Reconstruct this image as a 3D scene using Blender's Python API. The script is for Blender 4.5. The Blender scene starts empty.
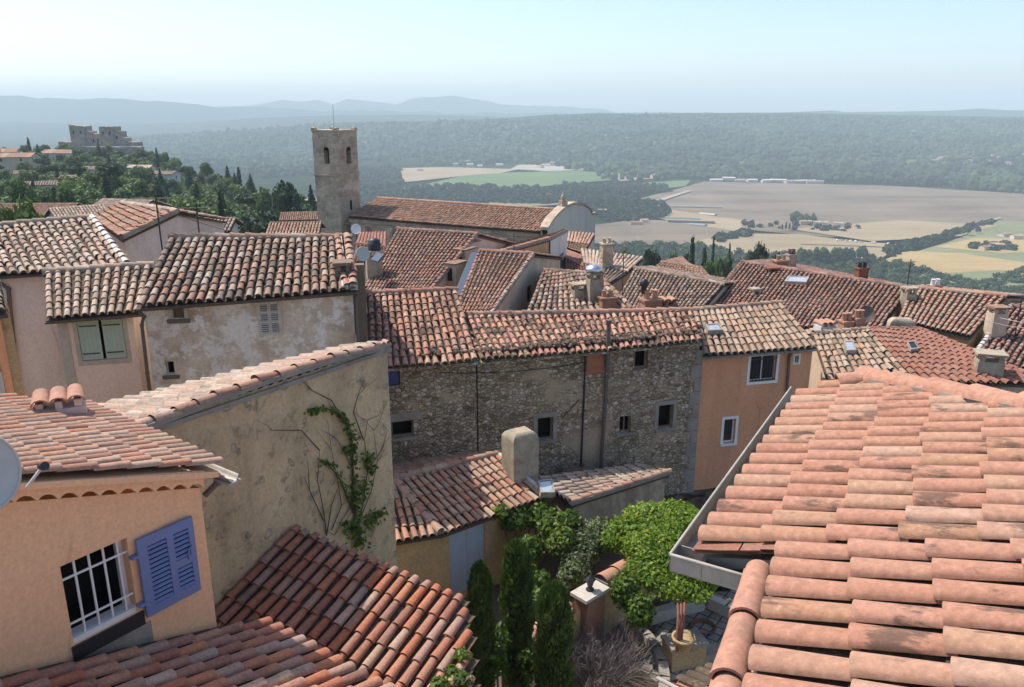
import bpy, math, random
import numpy as np
from mathutils import Vector, noise as mnoise

random.seed(7)
rng = np.random.default_rng(7)
sc = bpy.context.scene
COL = sc.collection

# ------------------------------------------------------------------ camera, sky, sun, exposure
F = 796.0                                   # focal length in pixels (28 mm on a 36 mm frame, 1024 px wide)
PITCH = math.atan(233.5 / F)                # the camera looks down over the roofs
CP, SP = math.cos(PITCH), math.sin(PITCH)
cam_d = bpy.data.cameras.new('camera')
cam_d.sensor_width = 36.0
cam_d.lens = 36.0 * F / 1024.0
cam_d.clip_start = 0.1
cam_d.clip_end = 90000.0
cam = bpy.data.objects.new('camera', cam_d)
COL.objects.link(cam)
cam.rotation_euler = (math.pi / 2 - PITCH, 0, 0)
sc.camera = cam

SUN_EL = math.radians(57)
SUN_AZ = math.atan2(-0.86, 0.50)            # angle from +Y towards +X of the place the sun stands at
sun_vec = Vector((math.sin(SUN_AZ) * math.cos(SUN_EL), math.cos(SUN_AZ) * math.cos(SUN_EL), math.sin(SUN_EL)))
world = bpy.data.worlds.new('World')
sc.world = world
world.use_nodes = True
wn = world.node_tree
bg = wn.nodes['Background']
sky = wn.nodes.new('ShaderNodeTexSky')
sky.sky_type = 'NISHITA'
sky.sun_disc = False
sky.sun_elevation = SUN_EL
sky.sun_rotation = SUN_AZ
sky.altitude = 1800
sky.air_density = 1.0
sky.dust_density = 6.0
sky.ozone_density = 1.5
wn.links.new(sky.outputs[0], bg.inputs['Color'])
bg.inputs['Strength'].default_value = 0.105
sun_d = bpy.data.lights.new('sun', 'SUN')
sun_d.energy = 2.5
sun_d.angle = math.radians(0.5)
sun_d.color = (1.0, 0.94, 0.86)
sun = bpy.data.objects.new('sun', sun_d)
COL.objects.link(sun)
sun.rotation_euler = sun_vec.to_track_quat('Z', 'Y').to_euler()
sc.view_settings.view_transform = 'Standard'
sc.view_settings.look = 'None'
sc.view_settings.exposure = 1.15
sc.cycles.volume_bounces = 8
sc.view_settings.gamma = 1.0
sc.view_settings.use_curve_mapping = False

# ------------------------------------------------------------------ from the picture to the place
def ray(px, py):
    u = (px - 512) / F
    v = (343.5 - py) / F
    d = np.array([u, CP + v * SP, -SP + v * CP])
    return d / d[1]
def PD(px, py, D):
    """point seen at a pixel, D metres in front"""
    return ray(px, py) * D
def PZ(px, py, z):
    r = ray(px, py)
    return r * (z / r[2])
def PP(px, py, o, n):
    """point seen at a pixel on the plane through o with normal n"""
    r = ray(px, py)
    return r * (np.dot(o, n) / np.dot(r, n))
def V(*a):
    return np.array(a, float)
def unit(v):
    return v / (np.linalg.norm(v) + 1e-12)
def lerp(a, b, t):
    return a + (b - a) * t

# ------------------------------------------------------------------ mesh builder
class MB:
    def __init__(s):
        s.V = []; s.n = 0; s.F = []
    def add(s, verts, faces, mat=0, rnd=0.5, smooth=False):
        verts = np.asarray(verts, float).reshape(-1, 3)
        faces = np.asarray(faces, int)
        s.V.append(verts)
        s.F.append((faces + s.n, mat, rnd, smooth))
        s.n += len(verts)
    def quad(s, a, b, c, d, mat=0, rnd=0.5):
        s.add([a, b, c, d], [[0, 1, 2, 3]], mat, rnd)
    def poly(s, pts, mat=0, rnd=0.5):
        s.add(pts, [list(range(len(pts)))], mat, rnd)
    def box(s, o, ax, ay, az, mat=0, rnd=0.5):
        """box from corner o along three edge vectors"""
        o, ax, ay, az = map(np.asarray, (o, ax, ay, az))
        v = [o, o + ax, o + ax + ay, o + ay, o + az, o + ax + az, o + ax + ay + az, o + ay + az]
        s.add(v, [[0, 3, 2, 1], [4, 5, 6, 7], [0, 1, 5, 4], [1, 2, 6, 5], [2, 3, 7, 6], [3, 0, 4, 7]], mat, rnd)
    def cbox(s, c, sx, sy, z0, z1, rot=0.0, mat=0, rnd=0.5, taper=1.0):
        cr, sr = math.cos(rot), math.sin(rot)
        X = V(cr, sr, 0); Y = V(-sr, cr, 0)
        b = V(c[0], c[1], 0)
        v = []
        for z, k in ((z0, 1.0), (z1, taper)):
            for a, bb in ((-1, -1), (1, -1), (1, 1), (-1, 1)):
                v.append(b + X * a * sx / 2 * k + Y * bb * sy / 2 * k + V(0, 0, z))
        s.add(v, [[0, 3, 2, 1], [4, 5, 6, 7], [0, 1, 5, 4], [1, 2, 6, 5], [2, 3, 7, 6], [3, 0, 4, 7]], mat, rnd)
    def tube(s, pts, r, k=6, mat=0, rnd=0.5, smooth=True, cap=True):
        pts = [np.asarray(p, float) for p in pts]
        rs = r if isinstance(r, (list, tuple)) else [r] * len(pts)
        n = len(pts)
        vs = []
        ref = None
        for i, p in enumerate(pts):
            t = unit(pts[min(i + 1, n - 1)] - pts[max(i - 1, 0)])
            if ref is None:
                ref = V(0, 0, 1) if abs(t[2]) < 0.9 else V(1, 0, 0)
            a = unit(np.cross(t, ref)); b = np.cross(a, t)
            ref = b if abs(np.dot(b, t)) < 0.9 else ref
            for j in range(k):
                an = 2 * math.pi * j / k
                vs.append(p + (a * math.cos(an) + b * math.sin(an)) * rs[i])
        fs = []
        for i in range(n - 1):
            for j in range(k):
                fs.append([i * k + j, i * k + (j + 1) % k, (i + 1) * k + (j + 1) % k, (i + 1) * k + j])
        s.add(vs, fs, mat, rnd, smooth)
        if cap:
            s.add(vs[:k], [list(range(k))[::-1]], mat, rnd)
            s.add(vs[-k:], [list(range(k))], mat, rnd)
    def lathe(s, c, prof, k=16, mat=0, rnd=0.5, smooth=True):
        c = np.asarray(c, float)
        vs = []
        for r, z in prof:
            for j in range(k):
                an = 2 * math.pi * j / k
                vs.append(c + V(r * math.cos(an), r * math.sin(an), z))
        fs = []
        for i in range(len(prof) - 1):
            for j in range(k):
                fs.append([i * k + j, i * k + (j + 1) % k, (i + 1) * k + (j + 1) % k, (i + 1) * k + j])
        s.add(vs, fs, mat, rnd, smooth)
        s.add(vs[-k:], [list(range(k))], mat, rnd)
    def build(s, name, mats, parent=None, org=None):
        if not isinstance(mats, (list, tuple)):
            mats = [mats]
        if name in ('roof', 'tiles') and len(mats) == 2: mats = list(mats) + [M['moss_shade_bed']]
        if org is None:
            org = np.array(root_org.get(parent.name, (0, 0, 0))) if parent is not None else np.zeros(3)
        me = bpy.data.meshes.new(name)
        if s.n:
            vs = np.concatenate(s.V) - org
            me.vertices.add(len(vs))
            me.vertices.foreach_set('co', vs.astype(np.float32).ravel())
            idx, starts, tot, mi, rn, sm = [], [], [], [], [], []
            pos = 0
            for f, m, r, sh in s.F:
                k = f.shape[1]; n = f.shape[0]
                idx.append(f.ravel())
                starts.append(pos + np.arange(n) * k)
                tot.append(np.full(n, k))
                mi.append(np.broadcast_to(np.asarray(m, int), (n,)))
                rn.append(np.broadcast_to(np.asarray(r, float), (n,)))
                sm.append(np.full(n, sh))
                pos += n * k
            idx = np.concatenate(idx); starts = np.concatenate(starts)
            me.loops.add(len(idx))
            me.loops.foreach_set('vertex_index', idx.astype(np.int32))
            me.polygons.add(len(starts))
            me.polygons.foreach_set('loop_start', starts.astype(np.int32))
            me.polygons.foreach_set('material_index', np.concatenate(mi).astype(np.int32))
            me.polygons.foreach_set('use_smooth', np.concatenate(sm))
            at = me.attributes.new('rnd', 'FLOAT', 'FACE')
            at.data.foreach_set('value', np.concatenate(rn).astype(np.float32))
            me.update(calc_edges=True)
            me.validate()
        for m in mats:
            me.materials.append(m)
        o = bpy.data.objects.new(name, me)
        COL.objects.link(o)
        if parent is not None:
            o.parent = parent
        else:
            o.location = org
        root_org[o.name] = tuple(org)
        return o
root_org = {}

def tag(o, label=None, cat=None, group=None, kind=None):
    if label: o['label'] = label
    if cat: o['category'] = cat
    if group: o['group'] = group
    if kind: o['kind'] = kind
    return o
def thing(name, label, cat, loc, group=None):
    o = bpy.data.objects.new(name, None)
    COL.objects.link(o)
    o.empty_display_size = 0.3
    o.location = tuple(float(x) for x in loc)
    root_org[o.name] = tuple(float(x) for x in loc)
    return tag(o, label, cat, group)
def solo(name, mb, mats, label, cat, org, group=None):
    return tag(mb.build(name, mats, None, np.asarray(org, float)), label, cat, group)
def copy_thing(o, loc, scale=None, rotz=None, label=None, group=None):
    c = o.copy(); COL.objects.link(c); c.location = tuple(loc)
    if scale is not None: c.scale = scale
    if rotz is not None: c.rotation_euler = (0, 0, rotz)
    if label: c['label'] = label
    if group: c['group'] = group
    for ch in list(o.children):
        d = ch.copy(); COL.objects.link(d); d.parent = c
    return c

# ------------------------------------------------------------------ materials
def mat_new(name):
    m = bpy.data.materials.new(name); m.use_nodes = True
    nt = m.node_tree
    return m, nt, nt.nodes['Principled BSDF']
def N(nt, t, **kw):
    n = nt.nodes.new(t)
    for k, v in kw.items():
        if k in n.inputs: n.inputs[k].default_value = v
        else: setattr(n, k, v)
    return n
def L(nt, a, b): nt.links.new(a, b)
def coords(nt, scale=(1, 1, 1)):
    g = N(nt, 'ShaderNodeNewGeometry')
    mp = N(nt, 'ShaderNodeMapping'); mp.inputs['Scale'].default_value = scale
    L(nt, g.outputs['Position'], mp.inputs[0])
    return mp.outputs[0]
def noise(nt, co, scale, detail=4, rough=0.6):
    n = N(nt, 'ShaderNodeTexNoise'); n.inputs['Scale'].default_value = scale
    n.inputs['Detail'].default_value = detail; n.inputs['Roughness'].default_value = rough
    L(nt, co, n.inputs['Vector'])
    return n
def ramp(nt, fac, stops, interp='LINEAR'):
    r = N(nt, 'ShaderNodeValToRGB'); cr = r.color_ramp; cr.interpolation = interp
    while len(cr.elements) > 1: cr.elements.remove(cr.elements[-1])
    for i, (p, c) in enumerate(stops):
        e = cr.elements[0] if i == 0 else cr.elements.new(p)
        e.position = p
        c = (c, c, c) if isinstance(c, (int, float)) else c
        e.color = (c[0], c[1], c[2], 1)
    L(nt, fac, r.inputs[0])
    return r.outputs[0]
def mix(nt, fac, a, b, mode='MIX'):
    m = N(nt, 'ShaderNodeMix', data_type='RGBA', blend_type=mode)
    for s, v in ((m.inputs['Factor'], fac), (m.inputs[6], a), (m.inputs[7], b)):
        if hasattr(v, 'links'): L(nt, v, s)
        elif isinstance(v, (int, float)): s.default_value = v
        else: s.default_value = (v[0], v[1], v[2], 1)
    return m.outputs[2]
def bump(nt, b, h, strength, dist):
    n = N(nt, 'ShaderNodeBump'); n.inputs['Strength'].default_value = strength
    n.inputs['Distance'].default_value = dist
    L(nt, h, n.inputs['Height']); L(nt, n.outputs[0], b.inputs['Normal'])
def plain(name, c, rough=0.7, metal=0.0, var=0.12, scale=6.0):
    m, nt, b = mat_new(name)
    n = noise(nt, coords(nt), scale)
    k = [max(0, x * (1 - var)) for x in c]; h = [min(1, x * (1 + var)) for x in c]
    L(nt, ramp(nt, n.outputs[0], [(0.3, k), (0.7, h)]), b.inputs['Base Color'])
    b.inputs['Roughness'].default_value = rough; b.inputs['Metallic'].default_value = metal
    return m
def tile_mat(name, cols, lichen=0.3, lich=(0.10, 0.085, 0.07), pale=0.25, scale=9.0, bumpd=0.006, lo=1.05, hi=1.27, streak=None):
    """fired clay: each tile takes its own tone, then soot and lichen in patches"""
    m, nt, b = mat_new(name)
    at = N(nt, 'ShaderNodeAttribute', attribute_name='rnd')
    n = len(cols)
    mean = [sum(c[k] for c in cols) / n for k in range(3)]
    cols = [tuple(mean[k] + 0.8 * (c[k] - mean[k]) for k in range(3)) for c in cols]
    base = ramp(nt, at.outputs['Fac'], [(i / max(1, n - 1), c) for i, c in enumerate(cols)])
    co = coords(nt)
    if streak is None:
        n1 = noise(nt, co, scale, 6, 0.7)
    else:
        g = N(nt, 'ShaderNodeNewGeometry'); r1 = N(nt, 'ShaderNodeMapping'); r1.inputs['Rotation'].default_value = (0, 0, streak)
        r2 = N(nt, 'ShaderNodeMapping'); r2.inputs['Scale'].default_value = (0.3, 1.5, 1.5)
        L(nt, g.outputs['Position'], r1.inputs[0]); L(nt, r1.outputs[0], r2.inputs[0])
        n1 = noise(nt, r2.outputs[0], scale, 7, 0.75)
    n2 = noise(nt, co, 1.3 if streak is None else 2.2, 3, 0.6)
    n3 = noise(nt, co, scale * 3.1, 5, 0.7)
    fine = ramp(nt, n3.outputs[0], [(0.3, 0.72), (0.7, 1.18)])
    c = mix(nt, 1.0, base, fine, 'MULTIPLY')
    a = N(nt, 'ShaderNodeMath', operation='ADD'); L(nt, n1.outputs[0], a.inputs[0]); L(nt, n2.outputs[0], a.inputs[1])
    ah = N(nt, 'ShaderNodeMath', operation='MULTIPLY'); L(nt, a.outputs[0], ah.inputs[0]); ah.inputs[1].default_value = 0.5
    f = ramp(nt, ah.outputs[0], [(lo / 2, 0.0), (hi / 2, 1.0)])
    fm = N(nt, 'ShaderNodeMath', operation='MULTIPLY'); L(nt, f, fm.inputs[0]); fm.inputs[1].default_value = lichen
    c = mix(nt, fm.outputs[0], c, lich)
    p = ramp(nt, n3.outputs[0], [(0.60, 0.0), (0.72, 1.0)])
    pm = N(nt, 'ShaderNodeMath', operation='MULTIPLY'); L(nt, p, pm.inputs[0]); pm.inputs[1].default_value = pale
    c = mix(nt, pm.outputs[0], c, (0.52, 0.47, 0.38))
    L(nt, c, b.inputs['Base Color'])
    b.inputs['Roughness'].default_value = 0.85
    b.inputs['Specular IOR Level'].default_value = 0.25
    bump(nt, b, n3.outputs[0], 0.5, bumpd)
    return m
def plaster(name, c, dark=None, patch=None, stain=0.5, scale=0.7, rough=0.9, bumps=0.01, fine=14.0, wear=0.6, plo=None):
    m, nt, b = mat_new(name)
    co = coords(nt)
    streak = coords(nt, (1.6, 1.6, 0.35))
    n1 = noise(nt, co, scale, 6, 0.65); n2 = noise(nt, streak if plo is None else co, scale * 1.7, 7, 0.72); n3 = noise(nt, co, fine, 5, 0.7)
    dark = dark or tuple(x * 0.6 for x in c)
    f = ramp(nt, n1.outputs[0], [(0.42, 0.0), (0.68, 1.0)])
    fm = N(nt, 'ShaderNodeMath', operation='MULTIPLY'); L(nt, f, fm.inputs[0]); fm.inputs[1].default_value = stain
    col = mix(nt, fm.outputs[0], c, dark)
    if patch:
        g = ramp(nt, n2.outputs[0], [(plo or 0.54, 0.0), ((plo or 0.54) + 0.06, 1.0)])
        col = mix(nt, g, col, patch)
    if wear:
        st = noise(nt, coords(nt, (1.7, 1.7, 0.22)), 1.0, 4, 0.55)
        col = mix(nt, 1.0, col, ramp(nt, st.outputs[0], [(0.46, 1.0), (0.70, 1.0 - 0.30 * wear)]), 'MULTIPLY')
        wv = mix(nt, 0.25, co, noise(nt, co, 1.5, 4, 0.6).outputs[1], 'ADD')
        vc = N(nt, 'ShaderNodeTexVoronoi', feature='DISTANCE_TO_EDGE'); vc.inputs['Scale'].default_value = 0.55; L(nt, wv, vc.inputs['Vector'])
        cr = ramp(nt, vc.outputs['Distance'], [(0.004, 1.0), (0.012, 0.0)])
        cm = N(nt, 'ShaderNodeMath', operation='MULTIPLY'); L(nt, cr, cm.inputs[0]); L(nt, ramp(nt, n1.outputs[0], [(0.5, 0.0), (0.62, 0.75 * wear)]), cm.inputs[1])
        col = mix(nt, cm.outputs[0], col, tuple(x * 0.35 for x in c))
        sp = noise(nt, co, 4.5, 6, 0.75)
        col = mix(nt, ramp(nt, sp.outputs[0], [(0.62, 0.0), (0.70, 0.55 * wear)]), col, dark)
    col = mix(nt, 1.0, col, ramp(nt, n3.outputs[0], [(0.3, 0.86), (0.7, 1.1)]), 'MULTIPLY')
    L(nt, col, b.inputs['Base Color'])
    b.inputs['Roughness'].default_value = rough
    b.inputs['Specular IOR Level'].default_value = 0.2
    bump(nt, b, n3.outputs[0], 0.6, bumps)
    return m
def stone_mat(name, cols, mortar, scale=3.6, cover=0.0, cover_col=(0.3, 0.25, 0.19), edge=0.06):
    """rubble masonry: irregular stones in lime mortar, with old render left in patches"""
    m, nt, b = mat_new(name)
    co = coords(nt, (1, 1, 1.35))
    w = noise(nt, co, 3.0, 4, 0.6)
    wv = mix(nt, 0.17, co, w.outputs[1], 'ADD')
    v1 = N(nt, 'ShaderNodeTexVoronoi', feature='F1'); v1.inputs['Scale'].default_value = scale; L(nt, wv, v1.inputs['Vector'])
    v2 = N(nt, 'ShaderNodeTexVoronoi', feature='DISTANCE_TO_EDGE'); v2.inputs['Scale'].default_value = scale; L(nt, wv, v2.inputs['Vector'])
    sep = N(nt, 'ShaderNodeSeparateColor'); L(nt, v1.outputs['Color'], sep.inputs[0])
    st = ramp(nt, sep.outputs[0], [(i / (len(cols) - 1), c) for i, c in enumerate(cols)])
    n3 = noise(nt, co, 17, 6, 0.7); n1 = noise(nt, co, 0.55, 5, 0.6)
    st = mix(nt, 1.0, st, ramp(nt, n3.outputs[0], [(0.28, 0.55), (0.72, 1.35)]), 'MULTIPLY')
    e = ramp(nt, v2.outputs['Distance'], [(edge * 0.35, 1.0), (edge, 0.0)])
    c = mix(nt, e, st, mortar)
    if cover:
        cf = ramp(nt, n1.outputs[0], [(0.62 - cover * 0.4, 0.0), (0.70 - cover * 0.4, 1.0)])
        cc = mix(nt, 1.0, cover_col, ramp(nt, n3.outputs[0], [(0.3, 0.75), (0.7, 1.2)]), 'MULTIPLY')
        c = mix(nt, cf, c, cc)
    c = mix(nt, 1.0, c, ramp(nt, n1.outputs[0], [(0.3, 0.7), (0.7, 1.15)]), 'MULTIPLY')
    L(nt, c, b.inputs['Base Color'])
    b.inputs['Roughness'].default_value = 0.95
    b.inputs['Specular IOR Level'].default_value = 0.105
    hh = N(nt, 'ShaderNodeMath', operation='MINIMUM'); L(nt, v2.outputs['Distance'], hh.inputs[0]); hh.inputs[1].default_value = 0.16
    h2 = N(nt, 'ShaderNodeMath', operation='MULTIPLY_ADD'); L(nt, n3.outputs[0], h2.inputs[0]); h2.inputs[1].default_value = 0.105
    L(nt, hh.outputs[0], h2.inputs[2])
    if cover:
        h3 = N(nt, 'ShaderNodeMath', operation='MULTIPLY'); inv = N(nt, 'ShaderNodeMath', operation='MULTIPLY_ADD'); L(nt, cf, inv.inputs[0]); inv.inputs[1].default_value = -0.85; inv.inputs[2].default_value = 1.0
        L(nt, h2.outputs[0], h3.inputs[0]); L(nt, inv.outputs[0], h3.inputs[1]); h2 = h3
    bump(nt, b, h2.outputs[0], 0.9, 0.25)
    return m
def leaf_mat(name, cols, transl=0.35, rough=0.5):
    m, nt, b = mat_new(name)
    at = N(nt, 'ShaderNodeAttribute', attribute_name='rnd')
    c = ramp(nt, at.outputs['Fac'], [(i / (len(cols) - 1), x) for i, x in enumerate(cols)])
    L(nt, c, b.inputs['Base Color']); b.inputs['Roughness'].default_value = rough
    b.inputs['Specular IOR Level'].default_value = 0.3
    if transl:
        t = N(nt, 'ShaderNodeBsdfTranslucent'); 
        tc = mix(nt, 1.0, c, (1.5, 1.6, 0.7), 'MULTIPLY'); L(nt, tc, t.inputs['Color'])
        ms = N(nt, 'ShaderNodeMixShader'); ms.inputs[0].default_value = transl
        L(nt, b.outputs[0], ms.inputs[1]); L(nt, t.outputs[0], ms.inputs[2])
        L(nt, ms.outputs[0], nt.nodes['Material Output'].inputs[0])
    return m
M = {}
# clay palettes, real colours of the fired tiles
M['tile_new'] = tile_mat('tile_salmon', [(0.38, 0.17, 0.105), (0.41, 0.20, 0.13), (0.43, 0.22, 0.15), (0.40, 0.195, 0.125), (0.42, 0.25, 0.165), (0.43, 0.215, 0.145), (0.39, 0.215, 0.125), (0.46, 0.295, 0.21), (0.39, 0.175, 0.11)], 0.7, (0.065, 0.05, 0.036), 0.25, 7.0, lo=1.11, hi=1.20, streak=0.497)
M['tile_cap'] = tile_mat('tile_salmon_cap', [(0.42, 0.21, 0.14), (0.46, 0.245, 0.165)], 0.4, (0.2, 0.14, 0.1), 0.1, 7.0)
M['tile_stone'] = tile_mat('tile_pink_mixed', [(0.36, 0.15, 0.10), (0.50, 0.235, 0.16), (0.55, 0.28, 0.20), (0.19, 0.115, 0.08), (0.54, 0.31, 0.21), (0.44, 0.22, 0.14), (0.12, 0.085, 0.065), (0.56, 0.36, 0.26), (0.30, 0.17, 0.12)], 0.9, (0.06, 0.05, 0.04), 0.2, lo=1.02, hi=1.16)
M['tile_grey'] = tile_mat('tile_weathered_grey', [(0.15, 0.11, 0.085), (0.36, 0.22, 0.15), (0.30, 0.22, 0.165), (0.10, 0.085, 0.07), (0.44, 0.28, 0.19), (0.46, 0.38, 0.30), (0.23, 0.16, 0.12), (0.38, 0.18, 0.11)], 0.85, (0.085, 0.075, 0.062), 0.3)
M['tile_pale'] = tile_mat('tile_pale_worn', [(0.40, 0.28, 0.20), (0.47, 0.37, 0.28), (0.52, 0.44, 0.345), (0.48, 0.29, 0.205), (0.24, 0.19, 0.15), (0.52, 0.37, 0.28), (0.30, 0.24, 0.185), (0.46, 0.32, 0.23)], 0.6, (0.10, 0.08, 0.062), 0.22)
M['tile_buff'] = tile_mat('tile_buff_lichen', [(0.38, 0.27, 0.185), (0.44, 0.32, 0.22), (0.30, 0.22, 0.155), (0.19, 0.145, 0.105), (0.48, 0.28, 0.19), (0.44, 0.36, 0.27), (0.40, 0.23, 0.15)], 0.5, (0.10, 0.085, 0.065), 0.3)
M['tile_red'] = tile_mat('tile_red', [(0.26, 0.115, 0.075), (0.37, 0.16, 0.105), (0.42, 0.23, 0.16), (0.20, 0.12, 0.09), (0.44, 0.30, 0.23), (0.15, 0.10, 0.08), (0.38, 0.20, 0.14)], 0.85, (0.075, 0.055, 0.045), 0.15)
M['tile_redbright'] = tile_mat('tile_red_bright', [(0.28, 0.12, 0.08), (0.34, 0.155, 0.105), (0.25, 0.115, 0.08), (0.35, 0.19, 0.135)], 0.6, (0.13, 0.07, 0.05), 0.15)
M['tile_dark'] = tile_mat('tile_plum_and_red', [(0.28, 0.12, 0.085), (0.46, 0.14, 0.06), (0.34, 0.17, 0.125), (0.42, 0.15, 0.08), (0.36, 0.27, 0.22), (0.50, 0.19, 0.09), (0.24, 0.12, 0.09), (0.52, 0.36, 0.26)], 0.4, (0.075, 0.06, 0.05), 0.2)
M['tile_warm'] = tile_mat('tile_warm_mixed', [(0.46, 0.20, 0.12), (0.50, 0.28, 0.185), (0.42, 0.30, 0.21), (0.34, 0.15, 0.10), (0.52, 0.36, 0.26), (0.30, 0.20, 0.145)], 0.45, (0.10, 0.08, 0.06), 0.25)
M['tile_brown'] = tile_mat('tile_brown_far', [(0.22, 0.13, 0.085), (0.32, 0.17, 0.105), (0.38, 0.23, 0.15), (0.16, 0.11, 0.08), (0.42, 0.28, 0.19), (0.34, 0.13, 0.08)], 0.5, (0.09, 0.075, 0.06), 0.3)
M['mortar'] = plaster('lime_mortar', (0.34, 0.30, 0.25), (0.16, 0.14, 0.115), None, 0.6, 2.0)
M['mortar_white'] = plaster('white_mortar', (0.66, 0.63, 0.57), (0.40, 0.37, 0.33), None, 0.5, 3.0)
M['underside'] = plain('tile_bed', (0.085, 0.06, 0.045), 0.95)
M['grey_render'] = plaster('grey_beige_render', (0.72, 0.59, 0.45), (0.42, 0.31, 0.22), (0.83, 0.76, 0.66), 1.0, 0.9, plo=0.49)
M['pink_render'] = plaster('pink_render', (0.85, 0.66, 0.55), (0.76, 0.57, 0.46), None, 0.4, 0.5)
M['pink_dark'] = plaster('dusty_pink_render', (0.83, 0.64, 0.52), (0.71, 0.53, 0.42), None, 0.5, 0.5)
M['rose_render'] = plaster('pale_rose_render', (0.72, 0.59, 0.49), (0.56, 0.44, 0.35), None, 0.55, 0.6)
M['peach'] = plaster('peach_render', (0.88, 0.53, 0.305), (0.80, 0.465, 0.26), None, 0.35, 0.6, 0.9, 0.004, 22, wear=0.35)
M['orange'] = plaster('ochre_orange_render', (0.74, 0.36, 0.195), (0.62, 0.295, 0.155), None, 0.55, 0.6)
M['orange_pale'] = plaster('apricot_render', (0.68, 0.40, 0.22), (0.54, 0.31, 0.17), None, 0.4, 0.4)
M['tall_wall_old'] = stone_mat('ochre_rendered_rubble', [(0.30, 0.23, 0.14), (0.44, 0.36, 0.25), (0.25, 0.19, 0.12), (0.52, 0.45, 0.35)], (0.42, 0.32, 0.19), 3.4, 0.93, (0.46, 0.345, 0.20), 0.05)
def tall_mat():
    m, nt, b = mat_new('old_ochre_render')
    co = coords(nt)
    n1 = noise(nt, co, 0.8, 6, 0.65); n2 = noise(nt, co, 3.2, 6, 0.7); n3 = noise(nt, co, 16, 5, 0.7)
    c = ramp(nt, n1.outputs[0], [(0.34, (0.68, 0.51, 0.31)), (0.5, (0.60, 0.445, 0.265)), (0.66, (0.48, 0.36, 0.23))])
    wv = mix(nt, 0.42, co, noise(nt, co, 3.5, 6, 0.7).outputs[1], 'ADD')
    v = N(nt, 'ShaderNodeTexVoronoi', feature='F1'); v.inputs['Scale'].default_value = 4.2; v.inputs['Randomness'].default_value = 1.0; L(nt, wv, v.inputs['Vector'])
    sep = N(nt, 'ShaderNodeSeparateColor'); L(nt, v.outputs['Color'], sep.inputs[0])
    spot = ramp(nt, v.outputs['Distance'], [(0.22, 1.0), (0.32, 0.0)])
    some = ramp(nt, sep.outputs[0], [(0.60, 0.0), (0.66, 1.0)])
    sm_ = N(nt, 'ShaderNodeMath', operation='MULTIPLY'); L(nt, spot, sm_.inputs[0]); L(nt, some, sm_.inputs[1])
    sc_ = ramp(nt, sep.outputs[1], [(0.0, (0.30, 0.25, 0.18)), (0.5, (0.50, 0.45, 0.36)), (1.0, (0.62, 0.58, 0.50))])
    sm2 = N(nt, 'ShaderNodeMath', operation='MULTIPLY'); L(nt, sm_.outputs[0], sm2.inputs[0]); sm2.inputs[1].default_value = 0.5
    c = mix(nt, sm2.outputs[0], c, sc_)
    c = mix(nt, ramp(nt, n2.outputs[0], [(0.56, 0.0), (0.70, 0.8)]), c, (0.22, 0.185, 0.135))
    c = mix(nt, ramp(nt, n2.outputs[0], [(0.28, 0.7), (0.38, 0.0)]), c, (0.56, 0.50, 0.40))
    st = noise(nt, coords(nt, (1.6, 1.6, 0.25)), 1.0, 4, 0.55)
    c = mix(nt, 1.0, c, ramp(nt, st.outputs[0], [(0.46, 1.0), (0.70, 0.72)]), 'MULTIPLY')
    vc = N(nt, 'ShaderNodeTexVoronoi', feature='DISTANCE_TO_EDGE'); vc.inputs['Scale'].default_value = 0.5; L(nt, wv, vc.inputs['Vector'])
    c = mix(nt, ramp(nt, vc.outputs['Distance'], [(0.002, 0.35), (0.008, 0.0)]), c, (0.18, 0.15, 0.11))
    c = mix(nt, 1.0, c, ramp(nt, n3.outputs[0], [(0.3, 0.82), (0.7, 1.12)]), 'MULTIPLY')
    L(nt, c, b.inputs['Base Color']); b.inputs['Roughness'].default_value = 0.95; b.inputs['Specular IOR Level'].default_value = 0.105
    h = N(nt, 'ShaderNodeMath', operation='ADD'); L(nt, n2.outputs[0], h.inputs[0]); L(nt, sm_.outputs[0], h.inputs[1])
    bump(nt, b, h.outputs[0], 0.7, 0.05)
    return m
M['tall_wall'] = tall_mat()
M['moss_shade_bed'] = plaster('mossy_shaded_bed', (0.10, 0.075, 0.052), (0.05, 0.042, 0.03), (0.16, 0.11, 0.07), 0.7, 4.0)  # channel tiles: moss and dirt, with the shade of the gaps in the colour
M['stone'] = stone_mat('grey_rubble', [(0.24, 0.17, 0.11), (0.48, 0.36, 0.24), (0.64, 0.51, 0.36), (0.34, 0.25, 0.155), (0.74, 0.62, 0.47), (0.40, 0.30, 0.19), (0.56, 0.46, 0.34)], (0.25, 0.185, 0.12), 7.2, 0.16, (0.40, 0.30, 0.20), 0.07)
M['stone_yellow'] = stone_mat('ochre_rubble', [(0.42, 0.29, 0.15), (0.54, 0.40, 0.23), (0.35, 0.25, 0.14), (0.58, 0.45, 0.28)], (0.48, 0.35, 0.19), 4.4, 0.7, (0.50, 0.355, 0.19), .05)
M['ashlar'] = stone_mat('church_stone', [(0.50, 0.385, 0.27), (0.60, 0.48, 0.35), (0.44, 0.335, 0.23), (0.64, 0.53, 0.40)], (0.50, 0.40, 0.29), 2.2, 0.2, (0.53, 0.43, 0.31), 0.04)
M['castle'] = stone_mat('castle_stone', [(0.34, 0.29, 0.23), (0.42, 0.37, 0.30), (0.29, 0.25, 0.20)], (0.36, 0.31, 0.25), 0.7, 0.3, (0.38, 0.33, 0.27), 0.04)
M['facade_pale'] = plaster('pale_church_render', (0.68, 0.60, 0.49), (0.55, 0.48, 0.39), None, 0.4, 0.3)
M['beige'] = plaster('beige_render', (0.60, 0.48, 0.35), (0.44, 0.345, 0.25), None, 0.6, 0.5)
M['white_wall'] = plaster('off_white_render', (0.66, 0.63, 0.58), (0.50, 0.47, 0.42), None, 0.5, 0.5)
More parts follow.
